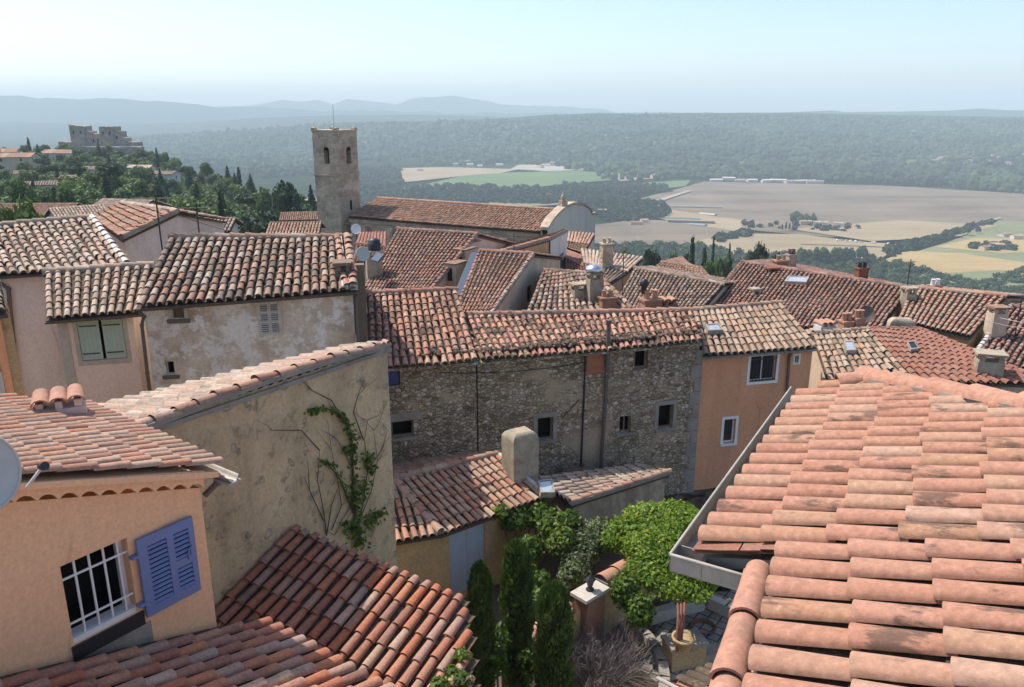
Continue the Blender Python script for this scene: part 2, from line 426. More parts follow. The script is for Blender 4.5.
M['concrete'] = plaster('mossy_concrete', (0.44, 0.37, 0.27), (0.22, 0.185, 0.13), (0.35, 0.30, 0.22), 0.8, 2.2, 0.95, 0.015)
M['white_paint'] = plain('white_paint', (0.78, 0.77, 0.74), 0.45, 0, 0.04)
M['cream_trim'] = plain('pale_stone_trim', (0.47, 0.42, 0.35), 0.8)
M['green_shutter'] = plain('sage_green_paint', (0.40, 0.50, 0.42), 0.55, 0, 0.06)
M['blue_shutter'] = plain('lavender_blue_paint', (0.15, 0.205, 0.40), 0.45, 0, 0.05)
M['grey_shutter'] = plain('grey_paint', (0.56, 0.50, 0.42), 0.7)
M['blue_door'] = plain('pale_grey_blue_paint', (0.36, 0.42, 0.49), 0.5, 0, 0.06)
M['blue_panel'] = plain('deep_blue_paint', (0.03, 0.055, 0.19), 0.5)
M['zinc'] = plain('zinc', (0.38, 0.345, 0.295), 0.6, 0.2, 0.2)
M['dark_metal'] = plain('dark_metal', (0.05, 0.048, 0.045), 0.5, 0.5)
M['pipe'] = plain('brown_grey_pipe', (0.13, 0.10, 0.085), 0.6)
M['rust'] = plain('rust', (0.20, 0.075, 0.04), 0.8)
M['steel'] = plain('bright_steel', (0.62, 0.62, 0.62), 0.25, 0.9, 0.05)
M['dish'] = plain('dish_grey', (0.48, 0.46, 0.42), 0.5, 0, 0.05)
M['dish_white'] = plain('dish_white', (0.68, 0.68, 0.68), 0.5, 0, 0.05)
M['black'] = plain('black_plastic_and_shade', (0.02, 0.02, 0.022), 0.5)
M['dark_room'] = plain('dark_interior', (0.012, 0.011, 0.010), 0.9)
M['brick'] = None
M['tarp'] = plain('blue_tarpaulin', (0.045, 0.065, 0.11), 0.7)
M['tunnel'] = plain('tunnel_film', (0.20, 0.22, 0.20), 0.6)
M['old_brick'] = plaster('weathered_brick', (0.34, 0.19, 0.12), (0.20, 0.12, 0.085), (0.38, 0.27, 0.2), 0.6, 2.5)
M['wood'] = plain('weathered_wood', (0.19, 0.135, 0.09), 0.85)
M['terracotta'] = plain('terracotta', (0.42, 0.22, 0.14), 0.8)
M['bark'] = plain('bark', (0.13, 0.095, 0.07), 0.95)
M['twig'] = plain('grey_twigs', (0.21, 0.17, 0.165), 0.9)
M['vine_stem'] = plain('vine_stem', (0.085, 0.068, 0.052), 0.95)
def glass_mat():
    m, nt, b = mat_new('window_glass')
    b.inputs['Base Color'].default_value = (0.02, 0.024, 0.028, 1)
    b.inputs['Roughness'].default_value = 0.08
    return m
M['glass'] = glass_mat()
def brick_mat():
    m, nt, b = mat_new('hollow_brick')
    br = N(nt, 'ShaderNodeTexBrick'); br.inputs['Scale'].default_value = 1.0
    co = coords(nt)
    sx = N(nt, 'ShaderNodeSeparateXYZ'); L(nt, co, sx.inputs[0])
    cx = N(nt, 'ShaderNodeCombineXYZ'); L(nt, sx.outputs[0], cx.inputs[0]); L(nt, sx.outputs[2], cx.inputs[1])
    L(nt, cx.outputs[0], br.inputs['Vector'])
    br.inputs['Color1'].default_value = (0.36, 0.11, 0.05, 1); br.inputs['Color2'].default_value = (0.44, 0.16, 0.075, 1)
    br.inputs['Mortar'].default_value = (0.26, 0.17, 0.12, 1); br.inputs['Brick Width'].default_value = 0.4
    br.inputs['Row Height'].default_value = 0.2; br.inputs['Mortar Size'].default_value = 0.012
    L(nt, br.outputs[0], b.inputs['Base Color']); b.inputs['Roughness'].default_value = 0.9
    return m
M['brick'] = brick_mat()
M['leaf_bright'] = leaf_mat('bright_leaves', [(0.04, 0.075, 0.01), (0.09, 0.165, 0.016), (0.155, 0.24, 0.024), (0.23, 0.31, 0.036), (0.32, 0.37, 0.07)], 0.42)
M['leaf_cypress'] = leaf_mat('cypress_needles', [(0.026, 0.05, 0.013), (0.055, 0.095, 0.022), (0.09, 0.145, 0.034), (0.14, 0.195, 0.055)], 0.15, 0.7)
M['leaf_shrub'] = leaf_mat('grey_green_leaves', [(0.045, 0.065, 0.025), (0.08, 0.11, 0.045), (0.12, 0.15, 0.065), (0.17, 0.20, 0.095)], 0.2, 0.6)
M['leaf_vine'] = leaf_mat('climber_leaves', [(0.045, 0.08, 0.014), (0.075, 0.13, 0.02), (0.13, 0.20, 0.03), (0.22, 0.25, 0.05)], 0.35)
M['leaf_broad'] = leaf_mat('broadleaf', [(0.055, 0.09, 0.033), (0.092, 0.145, 0.05), (0.14, 0.20, 0.07), (0.20, 0.25, 0.10)], 0.15, 0.7)
M['leaf_lime'] = leaf_mat('lime_green_foliage', [(0.05, 0.08, 0.022), (0.085, 0.13, 0.036), (0.13, 0.18, 0.055), (0.19, 0.23, 0.085)], 0.2, 0.7)
M['leaf_dark'] = leaf_mat('dark_evergreen', [(0.02, 0.04, 0.02), (0.036, 0.066, 0.03), (0.058, 0.095, 0.042), (0.08, 0.125, 0.055)], 0.1, 0.7)
M['leaf_olive'] = leaf_mat('olive_foliage', [(0.06, 0.08, 0.045), (0.09, 0.115, 0.065), (0.13, 0.155, 0.09), (0.17, 0.19, 0.12)], 0.1, 0.7)

# ------------------------------------------------------------------ builders: tiles, roofs, walls, windows
def one_tile(mb, a, b, side, nrm, r0, r1, K, rnd, rim=0.0, flat=0.85, endcap=False, mat=0):
    """half-round clay tile from its lower end a (radius r0) to its upper end b (radius r1)"""
    ph = np.linspace(0, math.pi, K + 1)
    c = np.cos(ph)[:, None]; s = (np.sin(ph) * flat)[:, None]
    lo = a + side * c * r0 + nrm * s * r0
    hi = b + side * c * r1 + nrm * s * r1
    i = np.arange(K)
    f = np.stack([i, i + K + 1, i + K + 2, i + 1], 1)
    mb.add(np.concatenate([lo, hi]), f, mat, rnd, True)
    if rim > 0:
        q = (r0 - rim) / r0
        inn = a + side * c * r0 * q + nrm * s * r0 * q
        mb.add(np.concatenate([lo, inn]), np.stack([i, i + 1, i + K + 2, i + K + 1], 1), mat, rnd)
        if endcap:
            dn = unit(b - a) * 0.03
            mb.add(inn + dn, [list(range(K + 1))], 1, 0.5)

def lay_column(mb, e, r, side, nrm, pitch, expo, K, rim, jit, lod, over=0.06, rnd_fn=None, pans=True, fat=0.37, pmat=2):
    """one column of cover tiles from the eave point e up to r, with the channel tiles beside it"""
    Lc = np.linalg.norm(r - e)
    if Lc < expo * 0.35: return
    up = (r - e) / Lc
    m = max(1, int(math.ceil((Lc - expo * 0.25) / expo)))
    R = pitch * fat
    ph = random.uniform(-0.06, 0.06)
    for j in range(m):
        a0 = j * expo - (over if j == 0 else 0) + ph * expo * (j > 0)
        a1 = min(a0 + expo * 1.12 + (over if j == 0 else 0), Lc + 0.02)
        if a1 - a0 < 0.08: continue
        dx = random.gauss(0, jit); dz = abs(random.gauss(0, jit * 0.5))
        a = e + up * a0 + side * dx + nrm * (0.026 + dz)
        b = e + up * a1 + side * (dx + random.gauss(0, jit)) + nrm * 0.004
        one_tile(mb, a, b, side, nrm, R * random.uniform(0.97, 1.06), R * 0.84, K, rnd_fn() if rnd_fn else random.random(), rim, 0.74 if fat == .365 else 0.88, rim > 0 and j == 0)
    if pans:
        off = side * pitch * 0.5
        Rp = pitch * 0.40
        ex = expo * (1 if lod == 0 else 2)
        mp = max(1, int(math.ceil(Lc / ex)))
        kp = 4 if lod == 0 else 3
        for j in range(mp):
            a0 = j * ex - over * 0.8 * (j == 0); a1 = min(a0 + ex * 1.05, Lc)
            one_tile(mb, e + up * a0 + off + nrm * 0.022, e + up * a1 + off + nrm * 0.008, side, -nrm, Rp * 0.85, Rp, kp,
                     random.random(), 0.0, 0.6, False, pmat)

def slab(mb, pts, drop, th, mat=1):
    """bed of the roof below the tiles"""
    pts = [np.asarray(p, float) for p in pts]
    n = len(pts)
    top = [p - V(0, 0, drop) for p in pts]; bot = [p - V(0, 0, drop + th) for p in pts]
    mb.add(top + bot, [list(range(n))], mat, 0.5)
    mb.add(bot[::-1], [list(range(n))], mat, 0.5)
    for i in range(n):
        j = (i + 1) % n
        mb.add([top[i], bot[i], bot[j], top[j]], [[0, 1, 2, 3]], mat, 0.5)

def tiles_quad(mb, E0, E1, R0, R1, pitch=0.2, expo=0.34, K=5, rim=0.0, jit=0.006, lod=1, over=0.06, rnd_fn=None, sag=0.0, verge=True):
    w = (np.linalg.norm(E1 - E0) + np.linalg.norm(R1 - R0)) / 2
    n = max(2, int(round(w / pitch)))
    p = w / n
    for i in range(n):
        t = (i + 0.5) / n
        e = lerp(E0, E1, t); r = lerp(R0, R1, t)
        if sag:
            sg = V(0, 0, -sag * math.sin(math.pi * t) + 0.012 * math.sin(i * 0.9 + E0[0]))
            e = e + sg; r = r + sg * 0.6
        up = unit(r - e)
        sd = unit(lerp(E1, R1, 0.3) - lerp(E0, R0, 0.3))
        nrm = unit(np.cross(sd, up))
        sd = np.cross(up, nrm)
        pl = p * (np.linalg.norm(E1 - E0) / w)
        lay_column(mb, e, r, sd, nrm, pl, expo, K, rim, jit, lod, over, rnd_fn, pans=i < n - 1)
    slab(mb, [E0, E1, R1, R0], 0.075 + sag, 0.07)

def tiles_poly(mb, pts, o, nrm, up, pitch, expo, K=6, rim=0.0, jit=0.006, lod=0, over=0.06, rnd_fn=None, shift=0.0, drop=0.075, fat=0.37, pmat=2):
    """planar roof of any outline: pts in order, plane (o, nrm), tiles running up the direction 'up'"""
    nrm = unit(nrm); up = unit(up - nrm * np.dot(up, nrm)); sd = np.cross(up, nrm)
    q = [(np.dot(p - o, sd), np.dot(p - o, up)) for p in pts]
    s0 = min(a for a, b in q); s1 = max(a for a, b in q)
    i = 0
    s = s0 + pitch * (0.5 + shift)
    while s < s1:
        cr = []
        for k in range(len(q)):
            (a, b), (c, d) = q[k], q[(k + 1) % len(q)]
            if (a - s) * (c - s) < 0:
                cr.append(b + (d - b) * (s - a) / (c - a))
        cr.sort()
        for k in range(0, len(cr) - 1, 2):
            lay_column(mb, o + sd * s + up * cr[k], o + sd * s + up * cr[k + 1], sd, nrm, pitch, expo, K, rim, jit, lod, over, rnd_fn, True, fat, pmat)
        s += pitch
    slab(mb, pts, drop, 0.07)

def cap_row(mb, p, q, r=0.11, ln=0.4, K=6, rnd_fn=None, jit=0.008, up=V(0, 0, 1), bed=True, lift=0.03, rim=0.0, grow=1.0):
    """row of half-round caps on a ridge, hip or verge"""
    p = np.asarray(p, float); q = np.asarray(q, float)
    Lc = np.linalg.norm(q - p); d = (q - p) / Lc
    n = max(1, int(round(Lc / ln))); st = Lc / n
    sd = unit(np.cross(d, up)); nr = np.cross(sd, d)
    for i in range(n):
        a = p + d * st * i + sd * random.gauss(0, jit) + nr * (lift + 0.018 + abs(random.gauss(0, jit)))
        b = p + d * (st * (i + 1) + 0.05) + sd * random.gauss(0, jit) + nr * lift
        one_tile(mb, a, b, sd, nr, r, r * 0.86, K, rnd_fn() if rnd_fn else random.random(), rim, 0.9)
    if bed:
        mb.box(p - sd * r * 0.9 - nr * 0.05, d * Lc, sd * r * 1.8, nr * (0.05 + lift + r * 0.25), 1)

def facade(mb, p, q, zb, top, holes=(), reveal=0.2, mat=0, room=None):
    """wall from plan point p to q (seen from outside left to right), top = [(s, z)...], openings with real reveals"""
    p = V(p[0], p[1], 0); q = V(q[0], q[1], 0)
    Lw = np.linalg.norm(q - p); d = (q - p) / Lw; n = V(d[1], -d[0], 0)
    if not isinstance(top, (list, tuple)): top = [(0, top), (Lw, top)]
    ts = [t[0] for t in top]; tz = [t[1] for t in top]
    T = lambda s: float(np.interp(s, ts, tz))
    P = lambda s, z, k=0.0: p + d * s + n * k + V(0, 0, z)
    cuts = sorted(set([0.0, Lw] + [float(np.clip(h[i], 0, Lw)) for h in holes for i in (0, 1)] + [t for t in ts if 0 < t < Lw]))
    for a, b in zip(cuts[:-1], cuts[1:]):
        if b - a < 1e-5: continue
        m = (a + b) / 2
        hs = sorted([h for h in holes if h[0] < m < h[1]], key=lambda h: h[2])
        z = zb
        for h in hs:
            mb.quad(P(a, z), P(b, z), P(b, h[2]), P(a, h[2]), mat)
            z = h[3]
        mb.quad(P(a, z), P(b, z), P(b, T(b)), P(a, T(a)), mat)
    for h in holes:
        a, b, z0, z1 = h[:4]; k = -reveal
        mb.quad(P(a, z0), P(a, z1), P(a, z1, k), P(a, z0, k), mat)
        mb.quad(P(b, z0), P(b, z0, k), P(b, z1, k), P(b, z1), mat)
        mb.quad(P(a, z0), P(a, z0, k), P(b, z0, k), P(b, z0), mat)
        mb.quad(P(a, z1), P(b, z1), P(b, z1, k), P(a, z1, k), mat)
    return (p, d, n)
def wall_frame(p, q):
    p = V(p[0], p[1], 0); q = V(q[0], q[1], 0)
    d = unit(q - p)
    return (p, d, V(d[1], -d[0], 0))
def PW(px, py, fr):
    """pixel -> (s, z) on the wall plane"""
    p, d, n = fr
    w = PP(px, py, p, n)
    return float(np.dot(w - p, d)), float(w[2])
def hole_px(fr, x0, x1, y0, y1):
    """opening whose picture box is x0..x1, y0..y1"""
    ym = (y0 + y1) / 2; xm = (x0 + x1) / 2
    a, _ = PW(x0, ym, fr); b, _ = PW(x1, ym, fr)
    _, z1 = PW(xm, y0, fr); _, z0 = PW(xm, y1, fr)
    return (a, b, z0, z1)
def fbox(mb, fr, s0, s1, z0, z1, k0, k1, mat=0, rnd=0.5):
    p, d, n = fr
    mb.box(p + d * s0 + n * k0 + V(0, 0, z0), d * (s1 - s0), n * (k1 - k0), V(0, 0, z1 - z0), mat, rnd)
def window(root, fr, h, frame_mat, fw=0.05, cols=2, rows=1, reveal=0.2, pane=None, surround=None, sill=None, sw=0.1, inset=0.12, name='window', label=None):
    a, b, z0, z1 = h[:4]
    mb = MB()
    k = -inset
    for x in ([a, b - fw] + [lerp(a, b, i / cols) - fw * 0.35 for i in range(1, cols)]):
        w = fw if x in (a, b - fw) else fw * 0.7
        fbox(mb, fr, x, x + w, z0 + 0.002, z1 - 0.002, k - 0.04, k)
    for z in ([z0 + 0.002, z1 - fw - 0.002] + [lerp(z0, z1, i / rows) for i in range(1, rows)]):
        w = fw if z in (z0 + 0.002, z1 - fw - 0.002) else fw * 0.6
        fbox(mb, fr, a, b, z, z + w, k - 0.035, k - 0.004)
    w = mb.build(name, frame_mat, root)
    if label: w['label'] = label
    mp = MB(); p, d, n = fr
    Pt = lambda s, z, kk: p + d * s + n * kk + V(0, 0, z)
    mp.quad(Pt(a, z0, k - 0.02), Pt(b, z0, k - 0.02), Pt(b, z1, k - 0.02), Pt(a, z1, k - 0.02))
    mp.build('pane', pane or M['glass'], w)
    if surround:
        ms = MB()
        fbox(ms, fr, a - sw, a, z0 - sw, z1 + sw, 0.0, 0.018); fbox(ms, fr, b, b + sw, z0 - sw, z1 + sw, 0.0, 0.018)
        fbox(ms, fr, a, b, z1, z1 + sw, 0.0, 0.018); fbox(ms, fr, a, b, z0 - sw, z0, 0.0, 0.018)
        ms.build('surround', surround, w)
    if sill:
        ms = MB(); fbox(ms, fr, a - 0.08, b + 0.08, z0 - 0.07, z0 - 0.003, -0.02, 0.07)
        ms.build('sill', sill, w)
    return w
def dark_opening(root, fr, h, depth=0.35, name='opening', frame=None, fw=0.06, sill=None, cols=1):
    """unglazed or unlit opening: a recess closed by the dark of the room, with what is left of its frame"""
    a, b, z0, z1 = h[:4]
    p, d, n = fr
    mb = MB()
    Pt = lambda s, z, kk: p + d * s + n * kk + V(0, 0, z)
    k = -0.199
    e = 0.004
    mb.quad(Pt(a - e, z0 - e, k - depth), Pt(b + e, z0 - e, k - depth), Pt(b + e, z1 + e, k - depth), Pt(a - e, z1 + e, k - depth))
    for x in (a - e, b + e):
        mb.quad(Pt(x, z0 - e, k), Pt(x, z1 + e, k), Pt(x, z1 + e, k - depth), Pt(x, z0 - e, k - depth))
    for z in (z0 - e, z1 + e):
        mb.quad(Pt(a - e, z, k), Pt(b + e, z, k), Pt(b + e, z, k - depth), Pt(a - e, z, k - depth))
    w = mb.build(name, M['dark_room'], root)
    if frame is not None:
        mf = MB()
        fbox(mf, fr, a, a + fw, z0, z1, -0.15, -0.10); fbox(mf, fr, b - fw, b, z0, z1, -0.15, -0.10)
        fbox(mf, fr, a, b, z1 - fw, z1, -0.145, -0.103); fbox(mf, fr, a, b, z0, z0 + fw, -0.145, -0.103)
        for i in range(1, cols):
            x = lerp(a, b, i / cols); fbox(mf, fr, x - 0.02, x + 0.02, z0, z1, -0.147, -0.105)
        mf.build('frame', frame, w)
    if sill is not None:
        ms = MB(); fbox(ms, fr, a - 0.1, b + 0.1, z0 - 0.09, z0 - 0.004, -0.02, 0.06)
        ms.build('sill', sill, w)
    return w
def shutter_leaf(root, fr, a, b, z0, z1, mat, k=0.03, panels=((0.12, 0.88, 0.1, 0.9),), slat=0.055, bars=False, th=0.035, name='shutter', fill=True):
    """board or louvred shutter leaf: stiles and rails round slatted panels given in fractions"""
    mb = MB()
    W = b - a; H = z1 - z0
    if bars:
        n = 5
        for i in range(n):
            fbox(mb, fr, a + W * i / n + 0.003, a + W * (i + 1) / n - 0.003, z0, z1, k, k + th)
        fbox(mb, fr, a + 0.004, b - 0.004, z0 + 0.002, z1 - 0.002, k + 0.002, k + th - 0.006)
    else:
        xs = sorted(set([0, 1] + [v for p in panels for v in p[:2]])); zs = sorted(set([0, 1] + [v for p in panels for v in p[2:]]))
        for x0, x1 in zip(xs[:-1], xs[1:]):
            for y0, y1 in zip(zs[:-1], zs[1:]):
                mx, my = (x0 + x1) / 2, (y0 + y1) / 2
                if not any(p[0] < mx < p[1] and p[2] < my < p[3] for p in panels):
                    fbox(mb, fr, a + W * x0, a + W * x1, z0 + H * y0, z0 + H * y1, k, k + th)
        if fill:
            fbox(mb, fr, a + 0.02, b - 0.02, z0 + 0.02, z1 - 0.02, k + 0.001, k + 0.006, 1)  # black sheet painted as the shade in the gaps between the slats
        p_, d, n = fr
        for p in panels:
            m = max(2, int(round((p[3] - p[2]) * H / slat)))
            for i in range(m):
                z = z0 + H * lerp(p[2], p[3], (i + 0.1) / m); hh = (p[3] - p[2]) * H / m * 0.46
                o = p_ + d * (a + W * p[0] + 0.002) + n * (k + th - 0.004) + V(0, 0, z)
                mb.box(o, d * (W * (p[1] - p[0]) - 0.004), n * (-0.022) + V(0, 0, hh), n * 0.007 + V(0, 0, 0.004))
    return mb.build(name, [mat, M['black']], root)
def pipe_down(root, pts, r=0.045, mat=None, name='downpipe'):
    mb = MB(); mb.tube(pts, r, 8)
    for p in pts[1:-1]:
        mb.tube([np.asarray(p) - V(0, 0, 0.03), np.asarray(p) + V(0, 0, 0.03)], r * 1.25, 8)
    return mb.build(name, mat or M['pipe'], root)

def inset_quad(E0, E1, R0, R1, oe, ov, orr=0.0):
    ue0 = unit(R0 - E0); ue1 = unit(R1 - E1)
    a, b = E0 + ue0 * oe, E1 + ue1 * oe
    c, d = R0 - ue0 * orr, R1 - ue1 * orr
    x = unit(b - a); y = unit(d - c)
    return a + x * ov, b - x * ov, c + y * ov, d - y * ov

class House:
    """walls and tiled roof from the roof's own corners: eave E0-E1 (left, right) and ridge R0-R1"""
    def __init__(s, name, label, cat, E, R, zb, wall, tiles, back='gable', oe=0.3, ov=0.12, group=None,
                 front=(), right=(), pitch=0.2, expo=0.34, K=5, rim=0.0, jit=0.006, lod=1, sag=0.03, cap=True, capmat=None, verge=(0, 0), reveal=0.2, gutter=None, bed='underside', vr=0.10):
        E0, E1 = map(np.asarray, E); R0, R1 = map(np.asarray, R)
        s.E0, s.E1, s.R0, s.R1 = E0, E1, R0, R1
        c = (E0 + E1 + R0 + R1) / 4
        s.root = thing(name, label, cat, (c[0], c[1], zb), group)
        mb = MB()
        tiles_quad(mb, E0, E1, R0, R1, pitch, expo, K, rim, jit, lod, 0.06, None, sag)
        if back == 'gable':
            B0 = R0 + (R0 - E0); B1 = R1 + (R1 - E1); B0[2], B1[2] = E0[2], E1[2]
            tiles_quad(mb, B1, B0, R1, R0, pitch, expo * 1.5, 4, 0, jit, 2, 0.06)
        else:
            B0, B1 = R0, R1
        s.roof = mb.build('roof', [M[tiles], M[bed]], s.root)
        if cap:
            mc = MB(); cap_row(mc, R0 - V(0, 0, 0.01), R1 - V(0, 0, 0.01), 0.105, 0.4, 5 if lod else 6)
            mc.build('ridge_cap', [M[capmat or tiles], M['mortar']], s.root)
        for side, (p, q) in zip(verge, ((E0, R0), (E1, R1))):
            if side:
                mv = MB(); cap_row(mv, p, q, vr, 0.36, 5, None, .012)
                mv.build('verge', [M['mortar_white'] if side == 2 else M['tile_pale'] if side == 3 else M[tiles], M['mortar_white'] if side == 2 else M['mortar']], s.root)
        a, b, r0, r1 = inset_quad(E0, E1, R0, R1, oe, ov, 0.0 if back == 'gable' else 0.1)
        dz = V(0, 0, 0.13)
        a, b, r0, r1 = a - dz, b - dz, r0 - dz, r1 - dz
        s.front = wall_frame(a, b); s.right = wall_frame(b, r1)
        fl = lambda u, v: np.linalg.norm((u - v)[:2])
        fh = [hole_px(s.front, *h) for h in front]; rh = [hole_px(s.right, *h) for h in right]
        s.fh, s.rh = fh, rh
        mw = MB()
        facade(mw, a, b, zb, [(0, a[2]), (fl(a, b), b[2])], fh, reveal)
        facade(mw, b, r1, zb, [(0, b[2]), (fl(b, r1), r1[2])], rh, reveal)
        if back == 'gable':
            _, _, _, _ = 0, 0, 0, 0
            b1, b0, _, _ = inset_quad(B1, B0, R1, R0, oe, ov)
            b1, b0 = b1 - dz, b0 - dz
            facade(mw, r1, b1, zb, [(0, r1[2]), (fl(r1, b1), b1[2])])
            facade(mw, b1, b0, zb, [(0, b1[2]), (fl(b1, b0), b0[2])])
            facade(mw, b0, r0, zb, [(0, b0[2]), (fl(b0, r0), r0[2])])
        else:
            facade(mw, r1, r0, zb, [(0, r1[2]), (fl(r1, r0), r0[2])])
        facade(mw, r0, a, zb, [(0, r0[2]), (fl(r0, a), a[2])])
        s.wall = mw.build('wall', M[wall], s.root)
        s.a, s.b = a, b
        if gutter:
            mg = MB()
            d = unit(E1 - E0); o = unit(V(d[1], -d[0], 0)) * 0.09
            half_gutter(mg, E0 + o * 0.6 - V(0, 0, 0.09), E1 + o * 0.6 - V(0, 0, 0.09), 0.065)
            mg.build('gutter', M[gutter], s.root)
def half_gutter(mb, p, q, r, K=6):
    d = unit(q - p); sd = unit(np.cross(d, V(0, 0, 1)))
    vs, fs = [], []
    for rr in (r, r - 0.008):
        for e in (p, q):
            for i in range(K + 1):
                an = math.pi + math.pi * i / K
                vs.append(e + sd * math.cos(an) * rr + V(0, 0, math.sin(an) * rr))
    n = K + 1
    for i in range(K):
        fs.append([i, i + 1, n + i + 1, n + i]); fs.append([2 * n + i, 3 * n + i, 3 * n + i + 1, 2 * n + i + 1])
    for i in (0, K):
        fs.append([i, n + i, 3 * n + i, 2 * n + i])
    mb.add(vs, fs, 0, 0.5, True)

def chimney(roof, px, ytop, ybot, D, w, mat, dep=None, rot=0.3, cap='slab', capmat=None, sink=0.6):
    """masonry stack standing through the roof, picture x of its middle, top and foot"""
    t = PD(px, ytop, D); f = PD(px, ybot, D)
    dep = dep or w * 0.8
    mb = MB()
    z0, z1 = f[2] - sink, t[2]
    c = (f[0], f[1])
    if cap == 'tiles':
        zc = z1 - w * 0.30
        mb.cbox(c, w, dep, z0, zc, rot)
        for k in (-0.36, 0.0, 0.36):
            o = (c[0] + math.cos(rot) * w * k, c[1] + math.sin(rot) * w * k)
            mb.cbox(o, w * 0.14, dep * 0.9, zc + 0.002, zc + w * 0.16, rot)
        cr, sr = math.cos(rot), math.sin(rot)
        for k in (-0.33, 0.0, 0.33):
            o = V(c[0] + cr * w * k, c[1] + sr * w * k, zc + w * 0.14)
            y = V(-sr, cr, 0)
            one_tile(mb, o - y * dep * 0.62, o + y * dep * 0.62, V(cr, sr, 0), V(0, 0, 1), w * 0.185, w * 0.165, 6, random.random(), 0.02, 0.85, False, 1)
    elif cap == 'round':
        mb.cbox(c, w, dep, z0, z1 - w * 0.28, rot)
        for i in range(6):
            a0, a1 = i / 6, (i + 1) / 6
            k0 = math.sqrt(max(0, 1 - (a0 * 0.92) ** 2)); k1 = math.sqrt(max(0, 1 - (a1 * 0.92) ** 2))
            mb.cbox(c, w * (0.35 + 0.65 * k0), dep * (0.35 + 0.65 * k0), z1 - w * 0.28 + w * 0.28 * a0, z1 - w * 0.28 + w * 0.28 * a1, rot, 0, 0.5, (0.35 + 0.65 * k1) / (0.35 + 0.65 * k0))
    elif cap == 'pots':
        mb.cbox(c, w, dep, z0, z1 - 0.35, rot); mb.cbox(c, w * 1.15, dep * 1.15, z1 - 0.35, z1 - 0.28, rot)
        cr, sr = math.cos(rot), math.sin(rot)
        for k in (-0.25, 0.25):
            mb.lathe((c[0] + cr * w * k, c[1] + sr * w * k, z1 - 0.28), [(0.11, 0), (0.085, 0.2), (0.11, 0.28)], 10, 1)
    else:
        mb.cbox(c, w, dep, z0, z1 - 0.28, rot)
        for k in ((-1, -1), (1, -1), (1, 1), (-1, 1)):
            cr, sr = math.cos(rot), math.sin(rot)
            o = (c[0] + cr * w * 0.36 * k[0] - sr * dep * 0.36 * k[1], c[1] + sr * w * 0.36 * k[0] + cr * dep * 0.36 * k[1])
            mb.cbox(o, w * 0.22, dep * 0.22, z1 - 0.279, z1 - 0.082, rot)
        mb.cbox(c, w * 1.18, dep * 1.18, z1 - 0.08, z1, rot, 1)
    if cap == 'round':
        cr, sr = math.cos(rot), math.sin(rot)
        q = V(c[0] + cr * w * .5, c[1] + sr * w * .5, z1 - w * .42)
        mb.box(q + V(cr, sr, 0) * .004 - V(-sr, cr, 0) * .09, V(-sr, cr, 0) * .18, V(cr, sr, 0) * .01, V(0, 0, .17), 1)  # black box on the side, painted dark of a flue hole
    o = mb.build('chimney', [mat, M['black'] if cap == 'round' else capmat or mat], roof)
    return o
def skylight(roof, quad, nrm, mat=None):
    mb = MB(); q = [np.asarray(p) for p in quad]
    n = unit(nrm)
    c = sum(q) / 4
    top = [p + n * 0.16 for p in q]; bot = [p - n * 0.02 for p in q]
    inn = [c + (p - c) * 0.82 + n * 0.16 for p in q]
    for i in range(4):
        j = (i + 1) % 4
        mb.quad(bot[i], bot[j], top[j], top[i]); mb.quad(top[i], top[j], inn[j], inn[i])
    o = mb.build('skylight', M['zinc'], roof)
    mg = MB(); mg.poly([p - n * 0.02 for p in inn]); mg.build('pane', mat or M['glass'], o)
    return o
def sat_dish(label, c, r, aim, mat, group=None, post=0.5, arm=True, focus=None, arm0=None):
    t = thing('satellite_dish', label, 'satellite dish', c - V(0, 0, post), group)
    c = np.asarray(c, float); aim = unit(np.asarray(aim, float))
    sd = unit(np.cross(aim, V(0, 0, 1))); up = np.cross(sd, aim)
    mb = MB(); vs = [c - aim * r * 0.22]; k = 28
    for j in range(1, 6):
        rr = j / 5
        for i in range(k):
            an = 2 * math.pi * i / k
            vs.append(c + (sd * math.cos(an) * 0.93 + up * math.sin(an)) * r * rr + aim * r * 0.22 * (rr * rr - 1))
    fs = []
    for j in range(4):
        for i in range(k):
            a = 1 + j * k
            fs.append([a + i, a + (i + 1) % k, a + k + (i + 1) % k, a + k + i])
    mb.add(vs, fs, 0, 0.5, True)
    mb.add([vs[0]] + vs[1:k + 1], [[0, i + 1, (i + 1) % k + 1] for i in range(k)], 0, 0.5, True)
    mb.add([v - aim * 0.012 for v in vs], fs, 0, 0.5, True)
    mb.tube([vs[-k + i] for i in range(k)] + [vs[-k]], 0.012, 5, 0)
    mb.build('reflector', mat, t)
    mp = MB(); b = c - aim * r * 0.25
    mp.tube([b, b - aim * 0.12, b - aim * 0.12 - V(0, 0, post)], 0.025, 8); mp.build('mast', M['dark_metal'], t)
    if arm:
        f = c + aim * r * 1.0 - up * r * 0.35 if focus is None else np.asarray(focus)
        ma = MB(); ma.tube([c - up * r * 0.95 if arm0 is None else np.asarray(arm0), f], 0.012, 6); ma.build('arm', M['dish_white'], t)
        ml = MB(); ml.tube([f - aim * 0.02, f + aim * 0.05], [0.035, 0.035], 10); ml.tube([f - aim * 0.08, f - aim * 0.015], [0.022, 0.026], 10)
        ml.build('receiver', M['black'], t)
    return t
